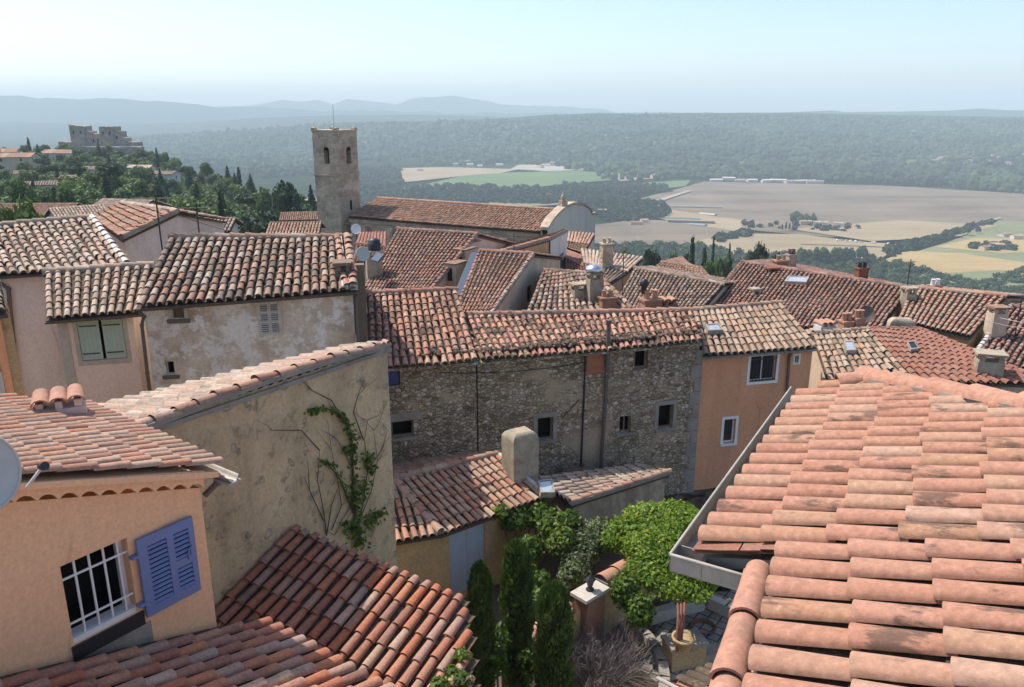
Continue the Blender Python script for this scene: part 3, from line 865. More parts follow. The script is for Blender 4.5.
def aerial(label, px, ytop, ybot, D, w, rot=0.2, n=9, group='television aerials on the roofs'):
    t0 = PD(px, ybot, D); t1 = PD(px, ytop, D)
    t = thing('television_aerial', label, 'aerial', t0 - V(0, 0, 0.3), group)
    mb = MB(); mb.tube([V(t0[0], t0[1], t0[2] - 0.3), V(t0[0], t0[1], t1[2] + 0.12)], 0.022, 6); mb.build('mast', M['dark_metal'], t)
    ma = MB(); d = V(math.cos(rot), math.sin(rot), 0); s = V(-d[1], d[0], 0)
    c = V(t0[0], t0[1], t1[2])
    ma.tube([c - d * w * 0.5, c + d * w * 0.5], 0.014, 5)
    for i in range(n):
        p = c + d * w * (i / (n - 1) - 0.5)
        ln = 0.16 + 0.10 * (1 - i / n)
        ma.tube([p - s * ln, p + s * ln], 0.006, 4)
    ma.build('antenna', M['pipe'], t)
    return t

# foliage ------------------------------------------------------------
def leaf_quads(mb, P, size, rnd, aspect=1.6, tilt=None, mat=0, normals=None, spread=0.8):
    """small leaf faces at points P, facing roughly along 'normals'"""
    n = len(P)
    a = rng.normal(size=(n, 3)) if normals is None else normals + rng.normal(size=(n, 3)) * spread
    a /= np.linalg.norm(a, axis=1)[:, None] + 1e-9
    b = rng.normal(size=(n, 3)); b = np.cross(a, b); b /= np.linalg.norm(b, axis=1)[:, None] + 1e-9
    c = np.cross(a, b)
    sz = (size * rng.uniform(0.6, 1.3, n))[:, None] / 2
    v = np.stack([P - b * sz * aspect, P + c * sz * 0.8, P + b * sz * aspect, P - c * sz * 0.8], 1).reshape(-1, 3)
    f = np.arange(4 * n).reshape(-1, 4)
    mb.add(v, f, mat, np.clip(rnd, 0, 1))
def crown_pts(n, blobs):
    """points in the outer shell of several blobs, with outward normals and light/dark per clump"""
    P, Nn, R = [], [], []
    vol = np.array([b[1][0] * b[1][1] + b[1][2] ** 2 for b in blobs]); vol = vol / vol.sum()
    for (c, r), w in zip(blobs, vol):
        m = max(4, int(n * w))
        d = rng.normal(size=(m, 3)); d /= np.linalg.norm(d, axis=1)[:, None]
        k = rng.uniform(0.35, 1.0, m) ** 0.45 * rng.normal(1.0, 0.07, m)
        P.append(np.asarray(c) + d * np.asarray(r) * k[:, None]); Nn.append(d)
        R.append(np.clip(rng.normal(rng.uniform(0.25, 0.75), 0.2, m), 0, 1))
    return np.concatenate(P), np.concatenate(Nn), np.concatenate(R)
def ico_blob(mb, c, r, rnd=0.1, sub=1, rough=0.18, mat=0):
    import bmesh
    key = sub
    if key not in _ico:
        bm = bmesh.new(); bmesh.ops.create_icosphere(bm, subdivisions=sub, radius=1.0)
        _ico[key] = (np.array([v.co[:] for v in bm.verts]), np.array([[v.index for v in f.verts] for f in bm.faces])); bm.free()
    v, f = _ico[key]
    k = 1 + rng.normal(0, rough, len(v))
    mb.add(np.asarray(c) + v * np.asarray(r) * k[:, None], f, mat, rnd)
_ico = {}

# ================================================================== THE LAND
PLAIN = -150.0
def slope_at(py):
    r = ray(512, py); return r[2]
def tan_px(px):
    return (px - 512) / F / 1.042
def tab(*pairs):
    xs = [tan_px(p[0]) for p in pairs]
    return xs, pairs
HILL_Y = tab((-300, 150), (-100, 150), (0, 157), (50, 155), (105, 150), (150, 161), (200, 177), (240, 190), (280, 207), (320, 226), (360, 243), (400, 270), (1400, 290))
HILL_D = [450, 450, 430, 440, 450, 430, 360, 300, 220, 150, 90, 46, 45]
R1_Y = tab((-400, 144), (0, 143), (60, 142), (130, 136), (256, 129), (340, 122.5), (430, 121), (500, 118.5), (545, 115), (600, 113), (640, 113.5), (700, 112.8), (800, 113), (900, 115), (1024, 117), (1400, 118))
R1_S = [3000, 2900, 2800, 2700, 2600, 2500, 2350, 2200, 2100, 2000, 1900, 1800, 1760, 1720, 1650, 1600]
R2_Y = tab((-400, 121), (0, 122), (130, 124.5), (200, 122), (256, 118), (340, 115), (420, 114.5), (480, 116), (520, 117), (560, 115), (640, 113.5), (780, 112.5), (832, 110.5), (845, 112), (900, 111.5), (950, 110.5), (980, 108.5), (1005, 110), (1024, 110.5), (1400, 112))
R3_Y = tab((-400, 98), (0, 95.5), (60, 98), (120, 99), (180, 102.5), (220, 106), (256, 107.5), (300, 110.5), (500, 113), (1400, 113))
R4_Y = tab((-400, 109), (200, 110), (245, 106), (258, 104.5), (280, 99.5), (300, 101), (318, 99), (333, 104), (348, 99.5), (370, 102), (395, 105), (415, 98.5), (436, 96), (448, 95), (462, 96), (475, 99), (500, 104), (530, 105.5), (560, 106.5), (590, 109), (620, 111.5), (700, 113), (1400, 114))
_lat = np.random.default_rng(3).uniform(-1, 1, (256, 256))
def fbm(x, y, s, o=4):
    x = np.asarray(x, float); y = np.asarray(y, float)
    v = 0; a = 1.0
    for i in range(o):
        u = x / s + 17.3 * i; w = y / s + 9.1 * i
        iu = np.floor(u).astype(int); iw = np.floor(w).astype(int)
        fu = u - iu; fw = w - iw
        fu = fu * fu * (3 - 2 * fu); fw = fw * fw * (3 - 2 * fw)
        g = lambda p, q: _lat[p % 256, q % 256]
        v = v + a * ((g(iu, iw) * (1 - fu) + g(iu + 1, iw) * fu) * (1 - fw) + (g(iu, iw + 1) * (1 - fu) + g(iu + 1, iw + 1) * fu) * fw)
        a *= 0.5; s *= 0.5
    return v * 0.8
def ycrest(T, t):
    return np.interp(t, T[0], [p[1] for p in T[1]])
def zcrest(T, t):
    v = (343.5 - ycrest(T, t)) / F
    return (-SP + v * CP) / (CP + v * SP)
def sm(a, b, x):
    t = np.clip((x - a) / (b - a), 0, 1); return t * t * (3 - 2 * t)
GARDEN_Z = -12.1
def heights(x, y):
    x = np.asarray(x, float); y = np.asarray(y, float)
    r = np.hypot(x, y)
    side = y < r * 0.10
    t = np.where(side, np.where(x < 0, -3.0, 3.0), np.clip(x / np.where(side, 1, y), -3, 3))
    D = np.where(np.abs(t) < 2.9, r / np.sqrt(1 + t * t), r)
    # hill of the village and of the castle
    Dc = np.interp(t, HILL_Y[0], HILL_D); zc = np.where(Dc > 60, zcrest(HILL_Y, t) * Dc, -13.0)
    k = (D - 42) / np.maximum(1, Dc - 42)
    h = np.where(D < Dc, GARDEN_Z + (zc - GARDEN_Z) * k - 7.0 * np.sin(np.pi * np.clip(k, 0, 1)) * (Dc > 100), zc - 0.27 * (D - Dc))
    h = h + 0.8 * fbm(x, y, 40, 3) * np.clip((r - 50) / 80, 0, 1)
    base = PLAIN + 1.0 * fbm(x, y, 300, 2)
    h = np.where(h > base + 10, h, base + 10 * np.exp(np.minimum(0, (h - base - 10) / 10)))
    # wooded ridge across the plain
    s = np.interp(t, R1_Y[0], R1_S)
    c = zcrest(R1_Y, t) * 3800
    k = sm(s, 3850, D)
    g = np.where(D > 3850, (c - PLAIN) - np.minimum(90, 0.11 * (D - 3850)), (c - PLAIN) * k)
    g = g + 34 * fbm(x, y, 620, 4) * k * (1 - k) * 2.2
    h = np.maximum(h, PLAIN + g)
    for T, Dr, w in ((R2_Y, 5400, 800), (R3_Y, 7000, 900), (R4_Y, 8900, 900)):
        c = zcrest(T, t) * Dr + (0 if T is R2_Y else 16 * fbm(t * 700, t * 0 + Dr, 18, 3))
        kk = np.exp(-((D - Dr) / w) ** 2)
        h = np.where(kk > 0.004, np.maximum(h, PLAIN + (c - PLAIN) * kk + 12 * fbm(x, y, 900, 3) * (1 - kk)), h)
    return np.where(r < 44, GARDEN_Z, h)
def height(x, y):
    return float(heights(np.array([x]), np.array([y]))[0])
def GHV(px, py, d0=60, d1=9000):
    """where the rays of pixels meet the land"""
    v = (343.5 - np.asarray(py)) / F; dy = CP + v * SP
    rx = (np.asarray(px) - 512) / F / dy; rz = (-SP + v * CP) / dy
    hit = np.full(len(rx), np.nan); prev = np.full(len(rx), float(d0)); d = float(d0)
    while d < d1:
        on = np.isnan(hit)
        if not on.any(): break
        below = on & (rz * d < heights(rx * d, np.full(len(rx), d)))
        if below.any():
            a = np.full(below.sum(), d / 1.03); b = np.full(below.sum(), d)
            for _ in range(9):
                m = (a + b) / 2; q = rz[below] * m < heights(rx[below] * m, m)
                b = np.where(q, m, b); a = np.where(q, a, m)
            hit[below] = b
        d *= 1.03
    ok = ~np.isnan(hit)
    return np.stack([rx * hit, hit, rz * hit], 1), ok
def GH(px, py, d0=60, d1=9000):
    p, ok = GHV([px], [py], d0, d1)
    return p[0] if ok[0] else None
def terrain_mesh():
    ang = list(np.radians(np.arange(-52, 52.01, 0.22)))
    ang = list(np.radians(np.arange(-180, -52.5, 6.0))) + list(np.radians([-56, -53])) + ang + list(np.radians([53, 56])) + list(np.radians(np.arange(60, 179, 6.0)))
    rad = [2, 20, 43.9] + list(np.geomspace(46, 700, 70)) + list(np.geomspace(715, 5200, 120)) + list(np.geomspace(5300, 10200, 60))
    nA, nR = len(ang), len(rad)
    vs = np.zeros((nR * nA, 3))
    rr, aa = np.meshgrid(np.array(rad), np.array(ang), indexing='ij')
    X, Y = (rr * np.sin(aa)).ravel(), (rr * np.cos(aa)).ravel()
    vs[:, 0] = X; vs[:, 1] = Y; vs[:, 2] = heights(X, Y)
    j = np.arange(nA); jn = (j + 1) % nA
    fs = np.concatenate([np.stack([i * nA + j, (i + 1) * nA + j, (i + 1) * nA + jn, i * nA + jn], 1)[:, ::-1] for i in range(nR - 1)])
    rn = np.concatenate([np.full(nA, 0.0 if rad[i] < 60 else 1.0) for i in range(nR - 1)])
    mb = MB(); mb.add(vs, fs, 0, rn, True)
    mb.add(vs[:nA], [list(range(nA))[::-1]], 0, 0.0)
    return mb
def land_mat():
    m, nt, b = mat_new('land')
    co = coords(nt)
    at = N(nt, 'ShaderNodeAttribute', attribute_name='rnd')
    n1 = noise(nt, co, 0.06, 6, 0.75); n2 = noise(nt, co, 0.004, 5, 0.6); n3 = noise(nt, co, 0.011, 4, 0.6)
    forest = ramp(nt, n1.outputs[0], [(0.33, (0.008, 0.016, 0.007)), (0.5, (0.024, 0.042, 0.017)), (0.66, (0.06, 0.082, 0.034))])
    dry = ramp(nt, n1.outputs[0], [(0.3, (0.14, 0.13, 0.07)), (0.7, (0.27, 0.235, 0.15))])
    f = ramp(nt, n2.outputs[0], [(0.66, 0.0), (0.70, 1.0)])
    tone = ramp(nt, n3.outputs[0], [(0.3, 0.7), (0.7, 1.3)])
    c = mix(nt, f, mix(nt, 1.0, forest, tone, 'MULTIPLY'), dry)
    n4 = noise(nt, co, 1.5, 5, 0.7)
    earth = ramp(nt, n4.outputs[0], [(0.3, (0.10, 0.08, 0.06)), (0.7, (0.19, 0.155, 0.12))])
    c = mix(nt, at.outputs['Fac'], earth, c)
    L(nt, c, b.inputs['Base Color']); b.inputs['Roughness'].default_value = 1.0
    b.inputs['Specular IOR Level'].default_value = 0.0
    bump(nt, b, n1.outputs[0], 1.0, 9.0)
    return m
land = terrain_mesh().build('terrain', land_mat())
tag(land, kind='structure')

# fields: sheets a little above the plain
def field_mat(name, c1, c2, rot=0.3, stripes=0.02, sc2=0.008, k=0.5):
    m, nt, b = mat_new(name)
    g = N(nt, 'ShaderNodeNewGeometry'); mp = N(nt, 'ShaderNodeMapping')
    mp.inputs['Rotation'].default_value = (0, 0, rot); mp.inputs['Scale'].default_value = (0.12, 1.0, 1.0)
    L(nt, g.outputs['Position'], mp.inputs[0])
    n1 = noise(nt, mp.outputs[0], stripes, 5, 0.65); n2 = noise(nt, coords(nt), sc2, 5, 0.6); n3 = noise(nt, coords(nt), 0.25, 3, 0.7)
    a = N(nt, 'ShaderNodeMath', operation='MULTIPLY_ADD'); L(nt, n1.outputs[0], a.inputs[0]); a.inputs[1].default_value = k
    s = N(nt, 'ShaderNodeMath', operation='MULTIPLY'); L(nt, n2.outputs[0], s.inputs[0]); s.inputs[1].default_value = 1 - k
    L(nt, s.outputs[0], a.inputs[2])
    c = ramp(nt, a.outputs[0], [(0.38, c1), (0.62, c2)])
    c = mix(nt, 1.0, c, ramp(nt, n3.outputs[0], [(0.3, 0.9), (0.7, 1.1)]), 'MULTIPLY')
    L(nt, c, b.inputs['Base Color']); b.inputs['Roughness'].default_value = 1.0
    return m
fm_brown = field_mat('ploughed_field', (0.115, 0.084, 0.054), (0.215, 0.165, 0.11), 0.25)
fm_tan = field_mat('stubble_field', (0.25, 0.185, 0.10), (0.33, 0.255, 0.155), 0.5, 0.05)
fm_gold = field_mat('golden_stubble', (0.30, 0.21, 0.085), (0.40, 0.29, 0.13), -0.5, 0.12)
fm_green = field_mat('green_meadow', (0.075, 0.125, 0.035), (0.12, 0.175, 0.06), 0.2)
fm_vine = field_mat('vineyard', (0.13, 0.15, 0.06), (0.22, 0.21, 0.11), 0.2, 0.15)
fm_pale = field_mat('pale_track', (0.31, 0.26, 0.20), (0.38, 0.33, 0.26), 0.0)
_fz = [PLAIN + 2.2]
def field(name, pts, mat, dz=0.0):
    _fz[0] += 0.12
    P = []
    n = len(pts)
    for i in range(n):
        a, b = pts[i], pts[(i + 1) % n]
        for t in (0.0, 0.34, 0.67):
            x, y = lerp(a[0], b[0], t), lerp(a[1], b[1], t)
            P.append(PZ(x + (t > 0) * random.uniform(-1.2, 1.2), y + (t > 0) * random.uniform(-.25, .25), _fz[0] + dz))
    mb = MB(); mb.poly(P)
    o = mb.build(name, mat); tag(o, kind='structure')
    return o
field('field', [(688, 186), (704, 181.5), (790, 183.5), (880, 185.5), (960, 190), (1100, 197), (1180, 215), (1040, 221), (940, 233), (830, 237), (760, 231), (690, 219), (640, 207), (636, 200)], fm_brown)
field('field', [(592, 225), (640, 219), (700, 222), (735, 231), (715, 243), (660, 245), (590, 243)], fm_brown)
field('field', [(640, 205), (700, 214), (750, 221), (735, 231), (690, 224), (645, 216)], fm_tan)
field('field', [(694, 241), (740, 233), (800, 234), (845, 240), (905, 245), (880, 259), (800, 256), (720, 254)], fm_tan)
field('field', [(900, 256), (945, 243), (1000, 221), (1100, 224), (1100, 300), (1000, 276)], fm_vine)
field('field', [(884, 260), (905, 251), (960, 253), (1030, 263), (1010, 275), (975, 281), (915, 271)], fm_gold)
field('field', [(935, 247), (975, 238), (1060, 240), (1060, 251), (1000, 253)], fm_gold)
field('field', [(790, 229), (900, 220), (1000, 225), (960, 236), (870, 241)], fm_tan)
field('field', [(408, 188), (470, 174), (560, 170.5), (600, 172), (612, 180), (545, 186), (500, 193)], fm_green)
field('field', [(400, 168), (440, 167), (520, 169), (500, 173), (470, 175), (405, 182)], fm_tan)
field('field', [(520, 164.5), (575, 165), (600, 169.5), (545, 171), (510, 168.5)], fm_pale)
field('field', [(600, 173), (655, 171), (660, 178), (620, 181)], fm_tan)
field('field', [(640, 183), (690, 180), (686, 186), (650, 190)], fm_green)
field('field', [(905, 275), (960, 284), (1080, 300), (1080, 280), (1000, 270)], fm_vine)
field('field', [(480, 200), (560, 197), (585, 203), (500, 208)], fm_vine)
field('road', [(636, 206), (690, 190), (692, 190.6), (640, 207.5)], fm_pale)
field('road', [(905, 246), (1000, 217), (1002, 217.6), (909, 247.5)], fm_pale)
field('path', [(800, 242.4), (910, 246.2), (910, 246.9), (800, 243)], fm_tan)

# air between here and the mountains
hz = MB(); hz.box(V(-10600, -10600, -160), V(21200, 0, 0), V(0, 21200, 0), V(0, 0, 345))
hm = bpy.data.materials.new('haze'); hm.use_nodes = True
hn = hm.node_tree
for n_ in list(hn.nodes):
    if n_.type != 'OUTPUT_MATERIAL': hn.nodes.remove(n_)
pv = hn.nodes.new('ShaderNodeVolumePrincipled')
pv.inputs['Color'].default_value = (0.80, 0.94, 1.0, 1)
pv.inputs['Density'].default_value = 0.0002
pv.inputs['Anisotropy'].default_value = 0.0
hn.links.new(pv.outputs[0], hn.nodes['Material Output'].inputs['Volume'])
hz_o = hz.build('haze', hm); tag(hz_o, kind='stuff')

# ================================================================== woods and trees of the land
woods = MB()
scrub = MB()
def wood(poly, n, size, tone=0.5, up=0.5, sub=1, leafy=0, d0=200, to=None):
    woods_ = to or woods
    q = np.array(poly, float)
    m = n * 14
    x = rng.uniform(q[:, 0].min(), q[:, 0].max(), m); y = rng.uniform(q[:, 1].min(), q[:, 1].max(), m)
    ins = np.zeros(m, bool)
    for i in range(len(q)):
        (a, b), (c, d) = q[i], q[(i + 1) % len(q)]
        if b == d: continue
        ins ^= ((b > y) != (d > y)) & (x < (c - a) * (y - b) / (d - b) + a)
    x, y = x[ins][:n], y[ins][:n]
    P, ok = GHV(x, y, d0)
    Q = P[ok]; lum = fbm(Q[:, 0], Q[:, 1], 210, 3) * .34
    for p, lu in zip(Q, lum):
        s = size * (random.uniform(0.55, 1.2) if random.random() < .8 or leafy else random.uniform(1.2, 1.7))
        ico_blob(woods_, p + V(0, 0, s * up), ((s * 0.5, s * 0.5, s * .45) if leafy else (s * 0.62, s * 0.62, s * random.uniform(0.45, 0.9))), (tn := float(np.clip(random.gauss(tone, 0.17) + lu, 0, 1))) * (.55 if leafy else 1), sub, 0.14)
        if leafy:
            d = rng.normal(size=(leafy, 3)); d /= np.linalg.norm(d, axis=1)[:, None]; d[:, 2] = np.abs(d[:, 2]) * 1.0 - .25
            leaf_quads(woods_, p + V(0, 0, s * up) + d * np.array([s * .66, s * .66, s * .66]) * rng.uniform(.8, 1.08, (leafy, 1)), s * (.22 if leafy > 40 else .34), tn + rng.normal(0, .17, leafy), 1.2, normals=d, spread=.6)
wood([(322, 205), (360, 196), (440, 188), (520, 190), (600, 190), (640, 196), (600, 206), (560, 207), (480, 205), (400, 206), (322, 226)], 1300, 11, 0.4, leafy=22)
wood([(320, 170), (400, 168), (402, 186), (340, 196), (318, 196)], 520, 11, 0.4, leafy=14)
wood([(560, 186), (665, 187), (672, 193), (600, 199), (560, 196)], 340, 10, 0.35, leafy=26)
wood([(590, 214), (622, 201), (660, 204), (670, 212), (664, 220), (610, 224)], 300, 10, 0.4, leafy=36)
wood([(596, 171), (650, 170), (690, 178), (640, 184), (600, 180)], 90, 11, 0.4)
wood([(-25, 162), (50, 158), (105, 153), (150, 163), (200, 179), (240, 192), (280, 209), (316, 226), (316, 232), (200, 232), (-25, 222)], 1700, 3.6, 0.5, .3, leafy=70, d0=60, to=scrub)
wood([(130, 140), (230, 132), (330, 126), (330, 175), (250, 180), (150, 160)], 1500, 13, 0.42)
wood([(600, 163), (700, 172), (900, 177), (1030, 182), (1030, 196), (960, 189), (880, 185), (800, 182), (690, 180), (640, 174), (560, 171)], 900, 12, 0.45)
wood([(520, 150), (700, 150), (1030, 160), (1030, 180), (800, 178), (640, 171), (520, 165)], 2200, 12, 0.42)
wood([(420, 150), (520, 148), (520, 164), (420, 167)], 400, 12, 0.42)
wood([(540, 118), (700, 117), (1030, 122), (1030, 160), (700, 152), (540, 150)], 6500, 11, 0.42)
wood([(330, 126), (540, 122), (540, 150), (330, 166)], 1400, 14, 0.4)
wood([(790, 221), (800, 220), (815, 225), (800, 227)], 14, 10, 0.3)
wood([(600, 247), (720, 248), (735, 262), (700, 270), (600, 262)], 260, 8, 0.45, leafy=60)
wood([(720, 254), (800, 257), (890, 262), (960, 283), (1000, 292), (880, 300), (740, 285)], 620, 7.5, 0.45, leafy=50)
wood([(985, 284), (1030, 272), (1030, 302), (992, 298)], 110, 7, 0.4, leafy=50)
wood([(885, 251), (935, 240), (940, 243), (890, 259)], 90, 8, 0.25, leafy=40)
wood([(935, 240), (990, 222), (995, 224), (940, 243)], 40, 8, 0.35, leafy=30)
wood([(965, 247), (1010, 246), (1020, 254), (970, 252)], 40, 7, 0.3, leafy=40)
wood([(735, 224), (860, 228), (860, 234), (740, 230)], 40, 7, 0.4, leafy=30)
wood([(715, 240), (750, 234), (752, 237), (718, 244)], 30, 8, 0.35, leafy=40)
wm = leaf_mat('far_woods', [(0.009, 0.019, 0.008), (0.027, 0.048, 0.018), (0.055, 0.082, 0.031), (0.105, 0.13, 0.055)], 0.0, 0.9)
wo = woods.build('woods', wm); tag(wo, kind='stuff')
tag(scrub.build('undergrowth', M['leaf_broad']), kind='stuff')

# tree kinds: crown of leaf clumps and a trunk with limbs, of unit height, copied many times
def tree_proto(kind):
    mb = MB(); tr = MB()
    if kind == 'round':
        blobs = [((0, 0, .60), (.30, .30, .30))] + [((random.uniform(-.24, .24), random.uniform(-.24, .24), random.uniform(.42, .82)), (random.uniform(.13, .2),) * 3) for _ in range(9)]
        n, sz = 1500, .065
    elif kind == 'tall':
        blobs = [((0, 0, .55), (.17, .17, .38))] + [((random.uniform(-.12, .12), random.uniform(-.12, .12), random.uniform(.3, .9)), (.1, .1, .12)) for _ in range(8)]
        n, sz = 1300, .055
    elif kind == 'cypress':
        blobs = [((0, 0, .2), (.085, .085, .16)), ((0, 0, .42), (.095, .095, .22)), ((0, 0, .66), (.075, .075, .2)), ((0, 0, .85), (.045, .045, .15))]
        n, sz = 1200, .04
    elif kind == 'conifer':
        blobs = [((0, 0, .18 + .09 * i), (.27 - .029 * i, .27 - .029 * i, .07)) for i in range(9)]
        n, sz = 1500, .05
    elif kind == 'umbrella':
        blobs = [((random.uniform(-.3, .3), random.uniform(-.3, .3), random.uniform(.72, .88)), (.2, .2, .1)) for _ in range(11)]
        n, sz = 1500, .055
    P, Nn, R = crown_pts(n, blobs)
    leaf_quads(mb, P, sz, R + rng.normal(0, .12, len(P)), 1.3, normals=Nn, spread=.7)
    for c, r in blobs:
        ico_blob(mb, c, [x * .72 for x in r], 0.08, 1, .15)
    tr.tube([(0, 0, -.06), (0.008, 0, .2), (0, .01, .45), (.01, 0, .7)], [.028, .022, .016, .008], 6)
    for i in range(4):
        a = random.uniform(0, 6.28); z = random.uniform(.25, .5)
        e = .16 if kind not in ('cypress', 'tall') else .06
        tr.tube([(0, 0, z), (math.cos(a) * e * .6, math.sin(a) * e * .6, z + .1), (math.cos(a) * e, math.sin(a) * e, z + .22)], [.012, .008, .004], 5)
    return mb, tr
_protos = {}
def plant_tree(name, kind, leaf, base, h, w, label, group, var=0):
    key = (name, kind, leaf, var)
    if key not in _protos:
        root = thing(name, label, 'tree', base, group)
        mb, tr = tree_proto(kind)
        mb.build('crown', M[leaf], root, np.zeros(3)); tr.build('trunk', M['bark'], root, np.zeros(3))
        root_org[root.name] = (0, 0, 0)
        _protos[key] = root
        c = root
        c.location = tuple(base); c.scale = (w, w, h); c.rotation_euler = (0, 0, random.uniform(0, 6.28))
        return c
    return copy_thing(_protos[key], base, (w, w, h), random.uniform(0, 6.28), label, group)
def tree_px(name, kind, leaf, px, ytop, D, wpx, label, group, var=0):
    """tree whose top is seen at (px, ytop), D metres away, wpx pixels wide"""
    t = PD(px, ytop, D)
    g = height(t[0], t[1])
    h = max(1.5, t[2] - g)
    kw = {'round': 0.9, 'tall': 0.42, 'cypress': 0.19, 'conifer': 0.54, 'umbrella': 0.95}[kind]
    w = wpx / F * D / kw
    return plant_tree(name, kind, leaf, V(t[0], t[1], g), h / 0.95, w, label, group, var)

CG = 'trees on the castle hill'
kinds = [('broadleaf_tree', 'round', 'leaf_broad', 'broadleaf tree with a rounded green crown in the woods below the castle', 1.0),
         ('broadleaf_tree', 'round', 'leaf_lime', 'light green broadleaf tree in the woods below the castle', 1.0),
         ('olive_tree', 'round', 'leaf_olive', 'grey green olive tree in the woods below the castle', 0.8),
         ('conifer_tree', 'conifer', 'leaf_dark', 'dark pointed conifer in the woods below the castle', 1.2),
         ('cypress_tree', 'cypress', 'leaf_dark', 'slim dark cypress in the woods below the castle', 1.3),
         ('pine_tree', 'umbrella', 'leaf_dark', 'dark pine with a spreading crown in the woods below the castle', 1.15)]
wts = [0.40, 0.13, 0.16, 0.14, 0.06, 0.11]
cnt = 0
while cnt < 350:
    px = random.uniform(-25, 318)
    t = tan_px(px)
    Dc = float(np.interp(t, HILL_Y[0], HILL_D))
    k = random.random() ** 0.8
    D = 62 + (Dc * 1.02 - 62) * k
    if cnt % 4 == 0: px = random.uniform(165, 312); t = tan_px(px); D = random.uniform(62, 170); D = min(D, float(np.interp(t, HILL_Y[0], HILL_D)))
    if D < 80 and px < 60: continue
    x = t * D
    if abs(px - 104) < 30 and D > 425: continue
    nm, kd, lf, lb, hs = random.choices(kinds, wts)[0]
    h = random.uniform(4.8, 8.6) * hs * (0.7 if D < 110 else 1)
    w = h * {'round': 1.05, 'conifer': 0.85, 'cypress': 0.95, 'umbrella': 0.9}[kd] * random.uniform(0.85, 1.15)
    plant_tree(nm, kd, lf, V(x, D, height(x, D) - 0.3), h, w, lb, CG, random.randint(0, 1))
    cnt += 1

# trees one can tell apart
T1 = 'trees behind the village roofs'
tree_px('broadleaf_tree', 'round', 'leaf_dark', 287, 184, 150, 36, 'big dark round tree standing left of the church tower', None, 5)
tree_px('broadleaf_tree', 'round', 'leaf_broad', 262, 186, 170, 26, 'green tree left of the big dark round tree near the church tower', None, 5)
tree_px('pine_tree', 'conifer', 'leaf_dark', 219, 190, 75, 20, 'dark bushy conifer above the ridge of the grey house behind the tall aerial', None, 5)
tree_px('broadleaf_tree', 'round', 'leaf_broad', 20, 176, 120, 36, 'dark green round tree at the left edge above the ivy coloured bush', None, 5)
tree_px('broadleaf_tree', 'round', 'leaf_lime', 64, 184, 130, 26, 'light green round tree between the two low roofs on the left', None, 5)
tree_px('conifer_tree', 'conifer', 'leaf_dark', 104, 172, 160, 20, 'tall dark conifer behind the pale gabled shed roof on the left', None, 5)
tree_px('broadleaf_tree', 'round', 'leaf_lime', 20, 203, 48, 56, 'bright leafy bush tree over the ridge of the roof at the left edge', None, 6)
for i, (px, yt, D, w, kd, lf, lb) in enumerate([
    (652, 243, 170, 26, 'round', 'leaf_dark', 'dark spreading tree above the low hipped roof right of the church'),
    (628, 252, 95, 34, 'round', 'leaf_lime', 'yellow green tree right of the church facade above the chimney pillar'),
    (612, 254, 92, 16, 'round', 'leaf_lime', 'small yellow green tree touching the chimney pillar beside the church'),
    (675, 253, 150, 20, 'round', 'leaf_lime', 'light green tree left of the two dark cypresses'),
    (693, 240, 150, 8, 'cypress', 'leaf_dark', 'thickest dark cypress in the middle behind the long roofs'),
    (686, 248, 152, 9, 'round', 'leaf_dark', 'small dark round tree hugging the thickest cypress'),
    (705, 251, 148, 8, 'tall', 'leaf_dark', 'dark narrow tree right of the thickest cypress'),
    (714, 240, 170, 4, 'cypress', 'leaf_dark', 'thinnest dark cypress standing against the tan field'),
    (730, 246, 175, 4, 'cypress', 'leaf_dark', 'short thin cypress right of the thinnest one against the tan field'),
    (722, 254, 140, 24, 'round', 'leaf_broad', 'mid green rounded tree just left of the long red roof ridge'),
    (708, 262, 130, 18, 'round', 'leaf_lime', 'pale green low tree beside the bluish wall of the hipped roof house'),
    (757, 244, 160, 26, 'umbrella', 'leaf_dark', 'dark pine with a domed crown above the end of the long red ridge'),
    (775, 249, 165, 14, 'round', 'leaf_dark', 'dark round tree right of the domed pine'),
    (790, 251, 170, 12, 'round', 'leaf_broad', 'green round tree at the left end of the tree row behind the chimneys'),
    (690, 258, 120, 16, 'round', 'leaf_shrub', 'grey green bush tree under the two cypresses')]):
    tree_px({'cypress': 'cypress_tree', 'umbrella': 'pine_tree'}.get(kd, 'broadleaf_tree'), kd, lf, px, yt, D, w, lb, None, 7)
for i in range(11):
    px = 802 + i * 6.2 + random.uniform(-1, 1)
    g = PZ(px, 264 - i * 0.05, PLAIN + 2)
    plant_tree('broadleaf_tree', 'round', 'leaf_broad', g, random.uniform(15, 19), random.uniform(11, 13), 'one of a close row of round trees along the field edge behind the long roof', 'row of round trees along the field', 2)
for i in range(5):
    px = 782 + i * 3.6
    g = PZ(px, 231, PLAIN + 2)
    plant_tree('cypress_tree', 'tall', 'leaf_dark', g, random.uniform(9, 13), 7, 'one of a few tiny cypresses around the farm in the beige plain', 'cypresses around the farm', 2)
for i, (px, py, h) in enumerate([(944, 240, 12), (955, 238, 14), (967, 236, 14), (977, 234, 11), (935, 243, 10)]):
    plant_tree('broadleaf_tree', 'round', 'leaf_dark', PZ(px, py, PLAIN + 2), h, h * 0.95, 'one of the dark round trees in the clump on the plain at right', 'clump of dark trees on the plain', 2)

